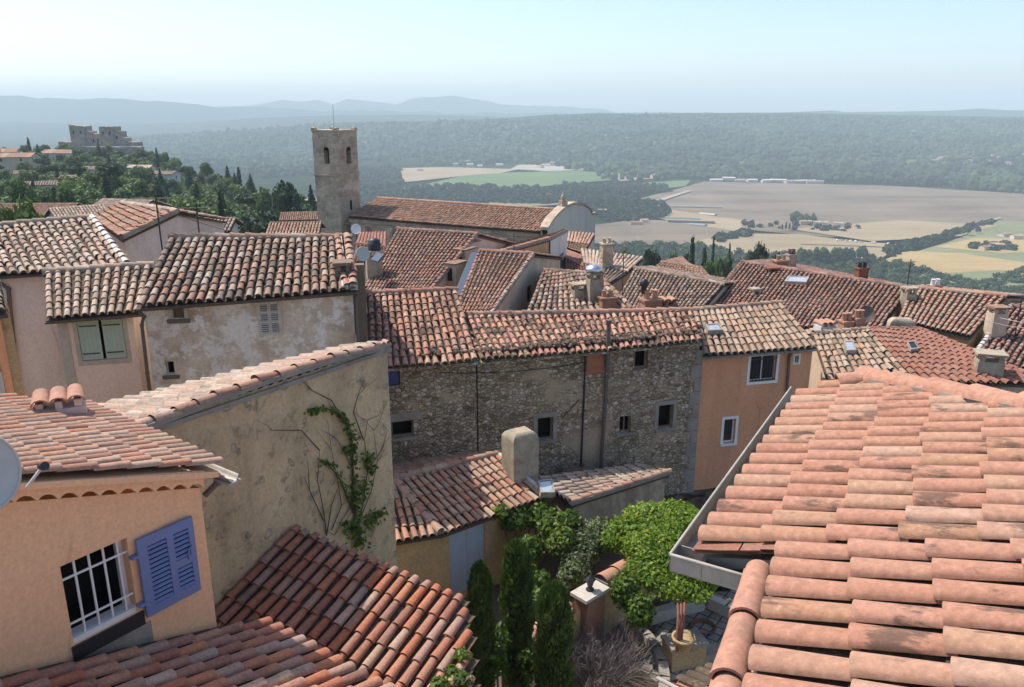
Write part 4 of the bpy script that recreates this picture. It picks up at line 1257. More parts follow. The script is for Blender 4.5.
# ================================================================== far buildings
def small_house(label, px, pyb, D, w, dep, h, rot, wall, roof, group=None, base=None, rh=None, wins=2, cat='house', name='house', sink=3.0):
    g = PD(px, pyb, D) if base is None else base
    t = thing(name, label, cat, g, group)
    cr, sr = math.cos(rot), math.sin(rot)
    X = V(cr, sr, 0); Y = V(-sr, cr, 0); g = np.asarray(g, float)
    rh = rh if rh is not None else dep * 0.16
    c = [g + X * a * w / 2 + Y * b * dep / 2 for a, b in ((-1, -1), (1, -1), (1, 1), (-1, 1))]
    mw = MB(); z0 = g[2] - sink; ze = g[2] + h
    fr = None
    for i in range(4):
        a, b = c[i], c[(i + 1) % 4]
        Lw = np.linalg.norm(b - a)
        top = [(0, ze), (Lw, ze)] if i % 2 == 0 else [(0, ze), (Lw / 2, ze + rh), (Lw, ze)]
        hs = []
        if i in (0, 1, 3) and wins:
            for k in range(wins):
                s = Lw * (k + 0.5) / wins
                if h > 2.2: hs.append((s - 0.45, s + 0.45, g[2] + h - 1.9, g[2] + h - 0.7))
        f = facade(mw, a, b, z0, top, hs, 0.25)
        for hh in hs:
            p, d, n = f
            q = lambda s, z: p + d * s - n * 0.25 + V(0, 0, z)
            mw.quad(q(hh[0], hh[2]), q(hh[1], hh[2]), q(hh[1], hh[3]), q(hh[0], hh[3]), 1)
    mw.build('wall', [M[wall], M['dark_room']], t)
    mr = MB(); ov = 0.35
    e = [g + X * a * (w / 2 + ov) + Y * b * (dep / 2 + ov) + V(0, 0, h - ov * 2 * rh / dep + 0.04) for a, b in ((-1, -1), (1, -1), (1, 1), (-1, 1))]
    r = [g + X * a * (w / 2 + ov) + V(0, 0, h + rh + 0.04) for a in (-1, 1)]
    lodw = 0.26 if D < 130 else 0.55
    if D < 220:
        tiles_quad(mr, e[0], e[1], r[0], r[1], lodw, 0.5, 3, 0, 0.01, 2)
        tiles_quad(mr, e[2], e[3], r[1], r[0], lodw, 0.5, 3, 0, 0.01, 2)
    else:
        n = 8
        for (a, b, cc, dd) in ((e[0], e[1], r[0], r[1]), (e[2], e[3], r[1], r[0])):
            for i in range(n):
                t0, t1 = i / n, (i + 1) / n
                mr.quad(lerp(a, b, t0), lerp(a, b, t1), lerp(cc, dd, t1), lerp(cc, dd, t0), 0, random.random())
        slab(mr, [e[0], e[1], r[1], r[0]], 0.02, 0.2); slab(mr, [e[2], e[3], r[0], r[1]], 0.02, 0.2)
    ro = mr.build('roof', [M[roof], M['underside']], t)
    return t, ro

# castle on its hill
cg = PD(104, 148, 450)
ct = thing('castle', 'ruined stone castle with two blocky towers on the wooded hilltop', 'castle', (cg[0], cg[1], cg[2]))
def cpt(px): return PD(px, 148, 450)
def cblock(name, x0, x1, ytop, ytop2=None, dep=9, dy=0, wins=0, yb=152):
    a, b = PD(x0, 148, 450 + dy), PD(x1, 148, 450 + dy)
    zb = PD(x0, yb, 450)[2] - 4
    z0, z1 = PD(x0, ytop, 450)[2], PD(x1, ytop2 or ytop, 450)[2]
    mb = MB()
    Lw = np.linalg.norm((b - a)[:2]); hs = []
    for k in range(wins):
        s = Lw * (k + .5) / wins; hs.append((s - .5, s + .5, min(z0, z1) - 4.2, min(z0, z1) - 2.4))
    n = 7
    top = [(Lw * i / n, lerp(z0, z1, i / n) + (random.uniform(-.35, .25))) for i in range(n + 1)]
    f = facade(mb, a, b, zb, top, hs, .8)
    p, d, nn = f
    B = lambda q: q - nn * dep
    for hh in hs:
        q = lambda s, z: p + d * s - nn * .8 + V(0, 0, z)
        mb.quad(q(hh[0], hh[2]), q(hh[1], hh[2]), q(hh[1], hh[3]), q(hh[0], hh[3]), 1)
    facade(mb, b, B(b), zb, [(0, top[-1][1]), (dep, z1)]); facade(mb, B(b), B(a), zb, [(0, z1), (Lw, z0)]); facade(mb, B(a), a, zb, [(0, z0), (dep, top[0][1])])
    for i in range(n):
        s0, t0 = top[i]; s1, t1 = top[i + 1]
        mb.quad(p + d * s0 + V(0, 0, t0), p + d * s1 + V(0, 0, t1), p + d * s1 - nn * dep + V(0, 0, lerp(z0, z1, (i + 1) / n)), p + d * s0 - nn * dep + V(0, 0, lerp(z0, z1, i / n)))
    return mb.build(name, [M['castle'], M['dark_room']], ct)
cblock('tower', 72.0, 86.5, 124.8, 126.0, 9, 0, 2)
cblock('wall', 86.5, 92, 130.5, 131.5, 8, 0.6, 0)
cblock('wall', 92, 101.5, 133.2, 134.2, 7, 0.9, 2)
cblock('tower', 101.5, 115, 126.2, 126.8, 10, 0, 2)
cblock('tower', 115, 121, 131.0, 131.5, 9, 0.5, 1)
cblock('wall', 121, 126, 136.5, 138, 8, 0.2, 0)
cblock('wall', 126, 136, 141.5, 142.5, 9, 0.9, 2)
cblock('wall', 66, 140, 146.0, 146.3, 5, -6.0, 0, 156)
cblock('wall', 59, 72, 141.5, 142.5, 6, 1, 1)

HG = 'houses below the castle'
small_house('long pale house with tiled roof on the slope at the left edge', 18, 169, 330, 15, 9, 5, 0.1, 'beige', 'tile_brown')
small_house('cream house with a wide roof below the castle towers', 64, 163, 400, 18, 9, 5, -0.2, 'white_wall', 'tile_brown')
small_house('house with a red brown roof at far left by the skyline trees', 4, 162, 400, 14, 9, 5, 0.3, 'beige', 'tile_brown')
small_house('white house with a pale roof among trees on the right of the castle hill', 142, 172, 300, 8.5, 5, 1.8, -0.1, 'beige', 'tile_pale', wins=0)
small_house('tiny white shed among trees below the cream house', 42, 192, 190, 7, 4, 1.8, 0.35, 'white_wall', 'tile_pale', wins=0)
small_house('long brown roof behind the leafy bush tree at left', 40, 222, 95, 9, 6, 1.2, 0.05, 'beige', 'tile_brown', wins=0)
small_house('pale shed with a slanting roof right of the brown roof', 80, 229, 72, 3.8, 5, 1.2, 0.7, 'white_wall', 'tile_pale', wins=0)
small_house('low house with a pale roof and little chimney behind the pink gable house', 130, 215, 85, 5.6, 5, .8, -0.25, 'white_wall', 'tile_pale', wins=1)
small_house('pale flat walled house behind the aerials over the grey house ridge', 205, 236, 58, 4, 3.5, .7, 0.1, 'white_wall', 'tile_pale', wins=1)
small_house('brown roofed house among trees left of the church tower', 302, 224, 105, 4.5, 4, .9, 0.15, 'beige', 'tile_brown', wins=0)
small_house('house with a worn pale roof at the foot of the church tower', 297, 239, 66, 3.6, 3.5, .8, 0.1, 'beige', 'tile_warm', wins=0)
small_house('white house by the plain between the dark tree and the tower', 306, 209, 300, 9, 7, 3, 0.4, 'white_wall', 'tile_pale', wins=1)

SG = 'small houses half hidden on the castle hill'
for i, (px, py) in enumerate([(28, 186), (92, 182), (168, 188), (78, 197)]):
    p = GH(px, py, 60)
    if p is not None:
        small_house('small pale house half hidden among the trees of the castle hill', 0, 0, 200, random.uniform(6, 9), random.uniform(5, 6), random.uniform(3.2, 4.2), random.uniform(-.5, .5), random.choice(['white_wall', 'beige', 'rose_render']), 'tile_pale', SG, p + V(0, 0, 1.2), wins=1, sink=5)
RG = 'scattered villas in the far forest'
for i in range(30):
    p = GH(random.uniform(330, 1020), random.uniform(128, 172), 500)
    if p is not None:
        small_house('tiny pale villa in a gap of the far forest', 0, 0, 2000, random.uniform(9, 14), random.uniform(7, 9), random.uniform(4, 5), random.uniform(-.6, .6), random.choice(['white_wall', 'beige']), random.choice(['tile_warm', 'tile_buff']), RG, p + V(0, 0, 6), wins=0, sink=14)
VG = 'villas of the village on the far slope'
for i in range(46):
    px = random.uniform(925, 1030); py = random.gauss(161.5, 3.2) + (px - 980) * 0.02
    p = GH(px, py, 500)
    if p is None: continue
    small_house('tiny pale villa in the village on the wooded slope at far right', 0, 0, 2000, random.uniform(10, 17), random.uniform(8, 11), random.uniform(4, 6), random.uniform(-.6, .6), random.choice(['white_wall', 'beige', 'rose_render']), random.choice(['tile_warm', 'tile_buff', 'tile_pale']), VG, p + V(0, 0, 5), wins=0, sink=12)
IG = 'sheds of the business park beyond the field'
for i, (px, py, w) in enumerate([(716, 181.5, 26), (728, 180, 30), (741, 181.5, 24), (752, 182, 22), (766, 182.5, 20), (778, 181.8, 34), (790, 183, 26), (803, 182.6, 60), (815, 183.5, 34), (872, 178, 22), (888, 179, 14), (868, 176.5, 12), (546, 166, 22), (560, 165, 24), (572, 166.5, 16), (536, 168, 14), (470, 166, 18), (456, 165, 16), (480, 167, 14), (500, 166, 20)]):
    p = GH(px, py, 500)
    small_house('long low pale shed in the business park beyond the plain', 0, 0, 2000, w, random.uniform(8, 12), random.uniform(2.5, 4), random.uniform(-.3, .4), 'white_wall', random.choice(['tile_pale', 'facade_pale', 'facade_pale']), IG, p + V(0, 0, 1.5), rh=1.6, wins=0, sink=8, name='shed', cat='shed')
FG = 'scattered farmhouses in the plain'
for i, (px, py, w) in enumerate([(604, 203.5, 12), (592, 205, 10), (549, 198.5, 14), (420, 172, 16), (402, 192, 14), (437, 196, 14), (630, 222, 12), (636, 226, 16), (644, 224, 10), (602, 214, 14), (805, 226, 16), (820, 227, 18), (838, 228, 12), (996, 250, 14), (985, 252, 12), (1004, 238, 14), (1016, 241, 12), (940, 186, 18), (955, 187, 14), (918, 184, 14), (412, 210, 12), (400, 215, 10)]):
    p = GH(px, py, 300)
    small_house('small pale farmhouse standing in the plain', 0, 0, 1000, w, random.uniform(7, 9), random.uniform(3.5, 5), random.uniform(-.5, .5), random.choice(['white_wall', 'beige', 'rose_render']), random.choice(['tile_warm', 'tile_brown', 'tile_pale']), FG, p + V(0, 0, 2.2), wins=0, sink=6)
# nursery tunnels beside the woods
for i, (x0, x1, y, hh, c) in enumerate([(648, 722, 206.0, 2.0, 'tunnel'), (700, 716, 213.5, 1.8, 'zinc'), (660, 700, 217.5, 2.0, 'tunnel'), (668, 715, 221.5, 2.2, 'dark_metal'), (690, 706, 224, 1.8, 'tunnel')]):
    a, b = PZ(x0, y, PLAIN + 3), PZ(x1, y + 1.5, PLAIN + 3)
    mb = MB(); d = unit(b - a); sd = V(-d[1], d[0], 0)
    k = 8; vs = []
    for e in (a, b):
        for j in range(k + 1):
            an = math.pi * j / k; vs.append(e + sd * 4.5 * math.cos(an) + V(0, 0, hh * math.sin(an)))
    mb.add(vs, [[j, j + 1, k + 2 + j, k + 1 + j] for j in range(k)], 0, .5, True)
    mb.add(vs[:k + 1], [list(range(k + 1))]); mb.add(vs[k + 1:], [list(range(k + 1))[::-1]])
    solo('greenhouse', mb, M[c], 'long low tunnel greenhouse at the edge of the beige plain', 'greenhouse', a, 'tunnel greenhouses by the plain')
# parked cars far out on the plain
def car(p, rot, body, label):
    t = thing('parked_car', label, 'car', p, 'cars parked along the field track')
    cr, sr = math.cos(rot), math.sin(rot)
    T = lambda x, y, z: V(p[0] + x * cr - y * sr, p[1] + x * sr + y * cr, p[2] + z)
    prof = [(-2.1, .35), (2.1, .35), (2.15, .8), (1.2, .95), (.55, 1.45), (-1.2, 1.48), (-2.0, 1.0)]
    mb = MB(); n = len(prof)
    a = [T(x, -.85, z) for x, z in prof]; b = [T(x, .85, z) for x, z in prof]
    mb.add(a + b, [[i, (i + 1) % n, n + (i + 1) % n, n + i] for i in range(n)]); mb.add(a, [list(range(n))[::-1]]); mb.add(b, [list(range(n))])
    mb.build('body', body, t)
    for sx in (-1.3, 1.3):
        for sy in (-.8, .8):
            mw = MB(); mw.tube([T(sx, sy - .1, .33), T(sx, sy + .1, .33)], .33, 8); mw.build('wheel', M['black'], t)
bodies = [M['white_paint'], M['steel'], M['dish'], M['white_paint']]
for i, px in enumerate([838, 842, 846.5, 851, 856, 861, 873, 875, 889, 902]):
    p = PZ(px, 240.3 + (px - 838) * 0.07, PLAIN + 3.4)
    car(p, 0.3 + random.uniform(-.3, .3), bodies[i % 4], 'tiny pale car in the line parked along the track across the plain')

# ================================================================== church
cR0, cR1 = V(-13.2, 79, -8.3), V(5, 69, -8.3)
cd = unit(cR1 - cR0); cn = V(cd[1], -cd[0], 0)     # cn faces the camera
W_ = 4.6
cE0, cE1 = cR0 + cn * W_ + V(0, 0, -1.25), cR1 + cn * W_ + V(0, 0, -1.25)
ch = thing('church', 'long stone church with a worn tiled roof and pale curved gable front', 'church', (-4, 74, -20))
mb = MB()
tiles_quad(mb, cE0, cE1, cR0, cR1, .27, .45, 3, 0, .02, 2, .06, None, .05)
cB0, cB1 = cR0 - cn * W_ + V(0, 0, -1.25), cR1 - cn * W_ + V(0, 0, -1.25)
tiles_quad(mb, cB1, cB0, cR1, cR0, .3, .6, 3, 0, .02, 2)
mb.build('roof', [M['tile_brown'], M['underside']], ch)
mb = MB(); cap_row(mb, cR0, cR1, .14, .5, 4); mb.build('ridge_cap', [M['tile_warm'], M['mortar']], ch)
mb = MB()
iw = cn * (-.35); zt = -9.75
f = facade(mb, cE0 + iw, cE1 + iw - cd * .5, -26, zt)
facade(mb, cE1 + iw - cd * .5, cB1 - iw - cd * .5, -26, [(0, zt), (4.2, -8.5), (8.4, zt)])
facade(mb, cB1 - iw, cB0 - iw, -26, zt); facade(mb, cB0 - iw, cE0 + iw, -26, [(0, zt), (4.2, -8.5), (8.4, zt)])
mb.build('wall', M['ashlar'], ch)
mb = MB()
for k in range(7):
    s = 1.5 + k * 3.0
    fbox(mb, f, s, s + .7, -26, zt - .6, 0, .55)
fbox(mb, f, 0, 20.0, zt - .35, zt - .02, .003, .16)
mb.build('buttresses', M['ashlar'], ch)
# curved gable front
mb = MB()
p0, p1 = cE1 + cn * .25 + cd * .25, cB1 - cn * .45 + cd * .25
frF = wall_frame(p0, p1); Lf = np.linalg.norm((p1 - p0)[:2])
prof = []
for i in range(25):
    u = i / 24; s = u * Lf
    z = -9.35 + 1.55 * math.sin(math.pi * min(1, max(0, u))) ** 0.75
    if u > .9: z = -9.15
    prof.append((s, z))
facade(mb, p0, p1, -26, prof)
n2 = frF[2]
for (s0, z0), (s1, z1) in zip(prof[:-1], prof[1:]):
    A = lambda s, z, k: frF[0] + frF[1] * s + n2 * k + V(0, 0, z)
    mb.quad(A(s0, z0, 0), A(s1, z1, 0), A(s1, z1, -.6), A(s0, z0, -.6)); mb.quad(A(s1, -26, -.6), A(s0, -26, -.6), A(s0, z0, -.6), A(s1, z1, -.6))
mb.build('gable_front', M['facade_pale'], ch)
mb = MB()
for (s0, z0), (s1, z1) in zip(prof[:-1], prof[1:]):
    mb.quad(A(s0, z0 + .005, .1), A(s1, z1 + .005, .1), A(s1, z1 + .2, .1), A(s0, z0 + .2, .1)); mb.quad(A(s0, z0 + .2, .1), A(s1, z1 + .2, .1), A(s1, z1 + .2, -.7), A(s0, z0 + .2, -.7))
    mb.quad(A(s1, z1, -.7), A(s0, z0, -.7), A(s0, z0 + .2, -.7), A(s1, z1 + .2, -.7))
mb.build('coping', M['ashlar'], ch)
pc = A(3.5, -7.62, -.3)
mb = MB(); mb.cbox(pc, .6, .5, pc[2] - .2, pc[2] + .3, .6); mb.cbox(pc, .36, .3, pc[2] + .301, pc[2] + .55, .6); mb.lathe((pc[0], pc[1], pc[2] + .55), [(.14, 0), (.2, .08), (.08, .22), (.04, .5)], 8)
mb.build('pinnacle', M['ashlar'], ch)

# bell tower
tw = 2.9
tc = PD(336, 132, 75.2)              # the edge between the two faces seen
a0 = V(tc[0], tc[1], 0)
ux, uy = cd, V(-cd[1], cd[0], 0)     # along the church and away from the camera
A0 = a0 - ux * tw; C0 = a0 + uy * tw; B0 = A0 + uy * tw
tt = PD(336, 131.5, 75.2)[2]; zb = -24
bt = thing('bell_tower', 'tall square stone bell tower with arched openings near its flat top', 'tower', (a0[0], a0[1], zb))
mb = MB()
zc = PD(336, 176, 75.2)[2]
op_t, op_b = PD(336, 147.5, 75.2)[2], PD(336, 164.5, 75.2)[2]
arch = MB()
def belfry(p, q):
    Lw = np.linalg.norm((q - p)[:2]); m = Lw * .55
    hs = [(m - .33, m + .33, op_b, op_t - .33)]
    # stepped arch head so the opening is round on top
    for i in range(6):
        z0 = op_t - .33 + .33 * i / 6; w = .33 * math.sqrt(1 - (i / 6) ** 2)
        hs.append((m - w, m + w, z0, z0 + .33 / 6))
    # join the stack of openings column by column
    f = wall_frame(p, q); cuts = sorted(set([0, Lw] + [h[i] for h in hs for i in (0, 1)]))
    P_ = lambda s, z, k=0: f[0] + f[1] * s + f[2] * k + V(0, 0, z)
    for a, b in zip(cuts[:-1], cuts[1:]):
        mm = (a + b) / 2; hh = [h for h in hs if h[0] < mm < h[1]]
        if not hh: mb.quad(P_(a, zb), P_(b, zb), P_(b, tt), P_(a, tt)); continue
        lo, hi = min(h[2] for h in hh), max(h[3] for h in hh)
        mb.quad(P_(a, zb), P_(b, zb), P_(b, lo), P_(a, lo)); mb.quad(P_(a, hi), P_(b, hi), P_(b, tt), P_(a, tt))
        mb.quad(P_(a, hi), P_(a, hi, -.6), P_(b, hi, -.6), P_(b, hi)); mb.quad(P_(a, lo), P_(b, lo), P_(b, lo, -.6), P_(a, lo, -.6))
    for s in (m - .33, m + .33):
        mb.quad(P_(s, op_b), P_(s, op_t - .3), P_(s, op_t - .3, -.6), P_(s, op_b, -.6))
    d_ = MB(); d_.quad(P_(m - .5, op_b - .02, -.62), P_(m + .5, op_b - .02, -.62), P_(m + .5, op_t + .02, -.62), P_(m - .5, op_t + .02, -.62))
    d_.build('belfry_opening', M['dark_room'], bt)
    return f
f1 = belfry(A0, a0); f2 = belfry(a0, C0)
facade(mb, C0, B0, zb, tt); facade(mb, B0, A0, zb, tt)
mb.poly([A0 + V(0, 0, tt), a0 + V(0, 0, tt), C0 + V(0, 0, tt), B0 + V(0, 0, tt)])
mb.build('shaft', M['ashlar'], bt)
mb = MB()
cc = (A0 + C0) / 2; rt = math.atan2(ux[1], ux[0])
mb.cbox(cc, tw + .12, tw + .12, zc - .06, zc + .06, rt); mb.build('string_course', M['ashlar'], bt)
mb = MB(); mb.cbox(cc, tw + .12, tw + .12, tt - .02, tt + .12, rt); mb.build('cornice', M['ashlar'], bt)
for q in (A0, a0, C0, B0):
    q2 = q + (cc - q) * .1
    mp = MB(); mp.cbox(q2, .42, .42, tt + .121, tt + .30, rt); mp.cbox(q2, .3, .3, tt + .30, tt + .40, rt, 0, .5, .4); mp.build('corner_post', M['ashlar'], bt)
mp = MB(); mp.tube([V(cc[0], cc[1], tt + .2), V(cc[0], cc[1], tt + 2.4)], .016, 5); mp.build('mast', M['dark_metal'], bt)
mp = MB(); s_, z_ = PW(351, 205, f2); fbox(mp, f2, s_ - .15, s_ + .15, z_ - .45, z_ + .45, .002, .02); mp.build('slit', M['dark_room'], bt)

# ================================================================== houses of the old town, middle distance
hs = {}
def H(key, *a, **k):
    hs[key] = House(*a, **k); return hs[key]
# right group ------------------------------------------------------
H('A1', 'town_house', 'long house with a wide red brown tiled roof and skylight in the right distance', 'house',
  (PD(699, 314, 36), PD(876, 334, 32.3)), (PD(742, 262, 43), PD(911, 288, 36.4)), -20, 'beige', 'tile_red', pitch=.21, expo=.36, K=4, jit=.01, verge=(1, 0))
H('A2', 'town_house', 'house with an orange red tiled roof at far right joined to the long roof', 'house',
  (PD(897, 319, 33), PD(971, 336, 30.5)), (PD(912, 287.5, 36.3), PD(1006, 296.5, 34)), -20, 'stone_yellow', 'tile_warm', pitch=.23, expo=.38, K=4, jit=.01, back='gable')
H('B7', 'town_house', 'house with a brown tiled roof between the chimney cluster and the long red roof', 'house',
  (PD(610, 311, 36.5), PD(702, 309.5, 35)), (PD(634, 268, 42), PD(724, 284.5, 38)), -20, 'beige', 'tile_grey', pitch=.21, expo=.36, K=4, jit=.01)
H('B8', 'town_house', 'low house with a hipped red brown roof below the garden trees', 'house',
  (PD(636, 284, 52), PD(716, 283, 52)), (PD(661, 262, 57), PD(703, 268, 55)), -22, 'white_wall', 'tile_brown', pitch=.26, expo=.42, K=3, jit=.012, lod=2)
H('C1', 'town_house', 'house with a buff lichen covered roof and small skylight behind the near right roof', 'house',
  (PD(831, 388, 24.4), PD(914, 380, 24.6)), (PD(813, 334, 27.6), PD(869, 329.5, 28)), -20, 'beige', 'tile_buff', pitch=.23, expo=.36, K=5, jit=.012)
H('C2', 'town_house', 'house with an even red tiled roof and one square chimney at right', 'house',
  (PD(914, 380.5, 24.5), PD(1050, 384, 24.6)), (PD(869.6, 329.5, 28), PD(919, 329.5, 28.2)), -20, 'beige', 'tile_redbright', pitch=.23, expo=.36, K=5, jit=.003, verge=(0, 1), sag=0)
H('D1', 'town_house', 'house with a dark shaded roof and aerial wires at the right edge', 'house',
  (PD(976, 353, 29.6), PD(1060, 378, 27.8)), (PD(1011, 306, 34), PD(1085, 322, 32.5)), -20, 'beige', 'tile_red', pitch=.22, expo=.36, K=4, jit=.01, verge=(2, 0))
# centre group -----------------------------------------------------
H('B5', 'town_house', 'tall red roofed house below the church with small dormers on its right edge', 'house',
  (PD(355, 302, 34.0), PD(420, 303, 32.4)), (PD(397, 229, 42), PD(477, 234, 40)), -20, 'rose_render', 'tile_red', pitch=.20, expo=.36, K=4, jit=.008, verge=(0, 1))
H('B10', 'town_house', 'red roofed gable house with white mortared verge and one small side window', 'house',
  (PD(455, 315, 31), PD(491, 314, 30)), (PD(480, 251, 37), PD(533.5, 254, 36.2)), -20, 'beige', 'tile_red', pitch=.21, expo=.36, K=4, jit=.008, verge=(1, 3), vr=.08, right=[(527.2, 533.4, 285, 302)])
dark_opening(hs['B10'].root, hs['B10'].right, hs['B10'].rh[0], .4, 'window', M['wood'])
H('B9', 'town_house', 'half shaded house with a patchy warm roof behind the stone house ridge', 'house',
  (PD(525, 314, 32), PD(634, 308, 32.5)), (PD(543, 270.5, 36), PD(600, 274, 35)), -20, 'beige', 'tile_grey', pitch=.22, expo=.36, K=4, jit=.012)
H('B11', 'town_house', 'tall apricot house with a slanting coped wall and white side below the church front', 'house',
  (PD(500, 252, 40), PD(549.5, 238.5, 42)), (PD(508, 246, 46), PD(566, 230.5, 47)), -20, 'orange_pale', 'tile_warm', back='mono', pitch=.24, expo=.4, K=4, oe=.05, ov=.05, cap=False, right=[(557.5, 562.5, 254, 270)])
b11 = hs['B11']
mb = MB(); cap_row(mb, b11.E0 - V(0, 0, .02), b11.E1 - V(0, 0, .02), .13, .4, 5); cap_row(mb, b11.E1 - V(0, 0, .02), b11.R1 - V(0, 0, .02), .13, .4, 5)
mb.build('coping', [M['terracotta'], M['mortar']], b11.root)
mb = MB(); facade(mb, b11.E1 + V(.05, -.02, 0), b11.R1 + V(.05, -.02, 0), -20, [(0, b11.E1[2] - .12), (np.linalg.norm((b11.R1 - b11.E1)[:2]), b11.R1[2] - .12)], [(lambda h: (h[0], h[1], h[2], h[3]))(hole_px(wall_frame(b11.E1, b11.R1), 557.5, 562.5, 254, 270))], .15)
mb.build('side_wall', M['white_wall'], b11.root)
dark_opening(b11.root, wall_frame(b11.E1 + V(.05, -.02, 0), b11.R1 + V(.05, -.02, 0)), hole_px(wall_frame(b11.E1, b11.R1), 557.5, 562.5, 254, 270), .35, 'window')
H('B12a', 'town_house', 'little beige house with a tan roof against the church front', 'house',
  (PD(566, 248, 52), PD(582, 253.5, 50)), (PD(567, 241.5, 55.5), PD(589, 245, 54)), -24, 'beige', 'tile_warm', pitch=.26, expo=.42, K=3, lod=2, cap=False)
H('B12b', 'town_house', 'low house with a bright orange roof under the white walled apricot house', 'house',
  (PD(564, 276, 42), PD(592, 278, 41)), (PD(565, 258.5, 46), PD(588, 270, 44)), -22, 'beige', 'tile_redbright', pitch=.24, expo=.4, K=4, lod=2, cap=False)
H('B12c', 'town_house', 'narrow house with a pale tan roof behind the steel ball chimney', 'house',
  (PD(588, 276, 40), PD(610, 283, 38.6)), (PD(584, 263, 44), PD(628, 271.5, 42)), -20, 'beige', 'tile_pale', pitch=.22, expo=.38, K=4, cap=True)
H('B5b', 'town_house', 'low house with a small orange roof behind the dish of the grey house', 'house',
  (PD(352, 262, 41), PD(385, 262, 40)), (PD(356, 244, 46), PD(386, 247, 45)), -20, 'beige', 'tile_redbright', pitch=.24, expo=.38, K=4, lod=2)
# blue tarpaulin flashing between the two red roofs
_b = hs['B10']; _p, _q = lerp(_b.E0, _b.R0, .3), lerp(_b.E0, _b.R0, 1.0); _o = unit(V(-(_q - _p)[1], (_q - _p)[0], 0)) * .34
mb = MB(); mb.box(_p + _o * .25 - V(0, 0, .12), _q - _p, _o, V(0, 0, .05)); mb.build('flashing', M['tarp'], _b.root)
# dormer boxes along the right edge of the tall red roof
for i, (x, yt, yb, D, w) in enumerate([(465, 249, 268, 38.2, .7), (456, 263, 280, 36.2, .6), (471, 242, 256, 39.4, .5)]):
    p = PD(x, yb, D); z1 = PD(x, yt, D)[2]
    mb = MB(); mb.cbox(p, w, 1.0, p[2] - .6, z1, -.5); mb.cbox(p, w * 1.1, 1.1, z1 + .002, z1 + .07, -.5, 1)
    c, s = math.cos(-.5), math.sin(-.5)
    mb.cbox((p[0] + s * .5, p[1] - c * .5), w * .4, .03, p[2] + .05, z1 - .15, -.5, 2)
    mb.build('dormer', [M['beige'], M['tile_brown'], M['dark_room']], hs['B5'].roof)

# the terrace of houses across the middle ---------------------------
H('stone_l', 'stone_house', 'left half of the rubble stone terrace with the higher tiled roof and blue window', 'house',
  (PD(361, 367, 20.6), PD(478, 358.5, 21.6)), (PD(361, 294, 24.4), PD(457, 290, 25)), -16, 'stone', 'tile_stone', pitch=.205, expo=.34, K=6, jit=.009, lod=1, rim=.014, sag=.05, ov=.02, oe=.22, bed='stone',
  front=[(387, 400, 366, 386), (391.5, 414, 421, 437)])
H('stone_r', 'stone_house', 'right half of the rubble stone terrace with rough eaves and four small windows', 'house',
  (PD(478.6, 358.5, 21.62), PD(702, 339, 23.6)), (PD(458, 315.5, 24.2), PD(692, 310.5, 25.3)), -16, 'stone', 'tile_stone', pitch=.205, expo=.34, K=6, jit=.011, lod=1, rim=.014, sag=.06, ov=.02, oe=.22, bed='stone',
  front=[(537.5, 553, 417.5, 440), (634.5, 648, 347, 369), (619.5, 631, 416, 432.5), (658.5, 673, 405, 428)])
H('orange', 'terrace_house', 'ochre orange house with a buff tiled roof and two white framed windows', 'house',
  (PD(703, 354.5, 23.75), PD(817, 346, 24.7)), (PD(692.6, 310.5, 26.2), PD(781, 303, 27)), -16, 'orange', 'tile_buff', pitch=.215, expo=.35, K=6, jit=.008, lod=1, rim=.014, sag=.02, ov=.02, oe=.2,
  front=[(750, 776, 355.5, 381), (723.5, 735, 419, 443), (794.8, 798.6, 355.5, 362.5)], gutter='zinc')
st = hs['stone_l']; sr = hs['stone_r']; og = hs['orange']
# windows of the stone terrace
h = st.fh[0]; w = dark_opening(st.root, st.front, h, .35, 'window'); shutter_leaf(st.root, st.front, h[0] + .02, h[1] - .02, h[2] + .03, h[3] - .03, M['blue_panel'], -.1, bars=True, name='blue_panel')
dark_opening(st.root, st.front, st.fh[1], .35, 'window', M['wood'], .05, M['mortar'])
fbm_ = MB(); a, b, z0, z1 = st.fh[1]; fbox(fbm_, st.front, a - .15, b + .25, z1 + .01, z1 + .25, -.02, .02); fbm_.build('lintel', M['mortar'], st.root)
dark_opening(sr.root, sr.front, sr.fh[0], .35, 'window', M['wood'], .05, M['mortar'])
a, b, z0, z1 = sr.fh[0]; mb = MB(); fbox(mb, sr.front, a - .14, b + .14, z1 + .005, z1 + .16, -.02, .02); fbox(mb, sr.front, b + .004, b + .12, z0, z1, -.02, .016); fbox(mb, sr.front, a - .12, a - .004, z0, z1, -.02, .016); mb.build('window_surround', M['mortar'], sr.root)
dark_opening(sr.root, sr.front, sr.fh[1], .35, 'window', M['wood'], .07, None)
dark_opening(sr.root, sr.front, sr.fh[2], .3, 'window', M['wood'], .05, M['mortar'], 2)
dark_opening(sr.root, sr.front, sr.fh[3], .35, 'window', M['wood'], .05, M['mortar'])
a, b, z0, z1 = sr.fh[3]; mb = MB(); fbox(mb, sr.front, a - .13, a - .004, z0 - .05, z1 + .14, -.02, .018); fbox(mb, sr.front, b + .004, b + .13, z0 - .05, z1 + .14, -.02, .018); fbox(mb, sr.front, a, b, z1 + .004, z1 + .14, -.02, .016); mb.build('window_surround', M['mortar'], sr.root)
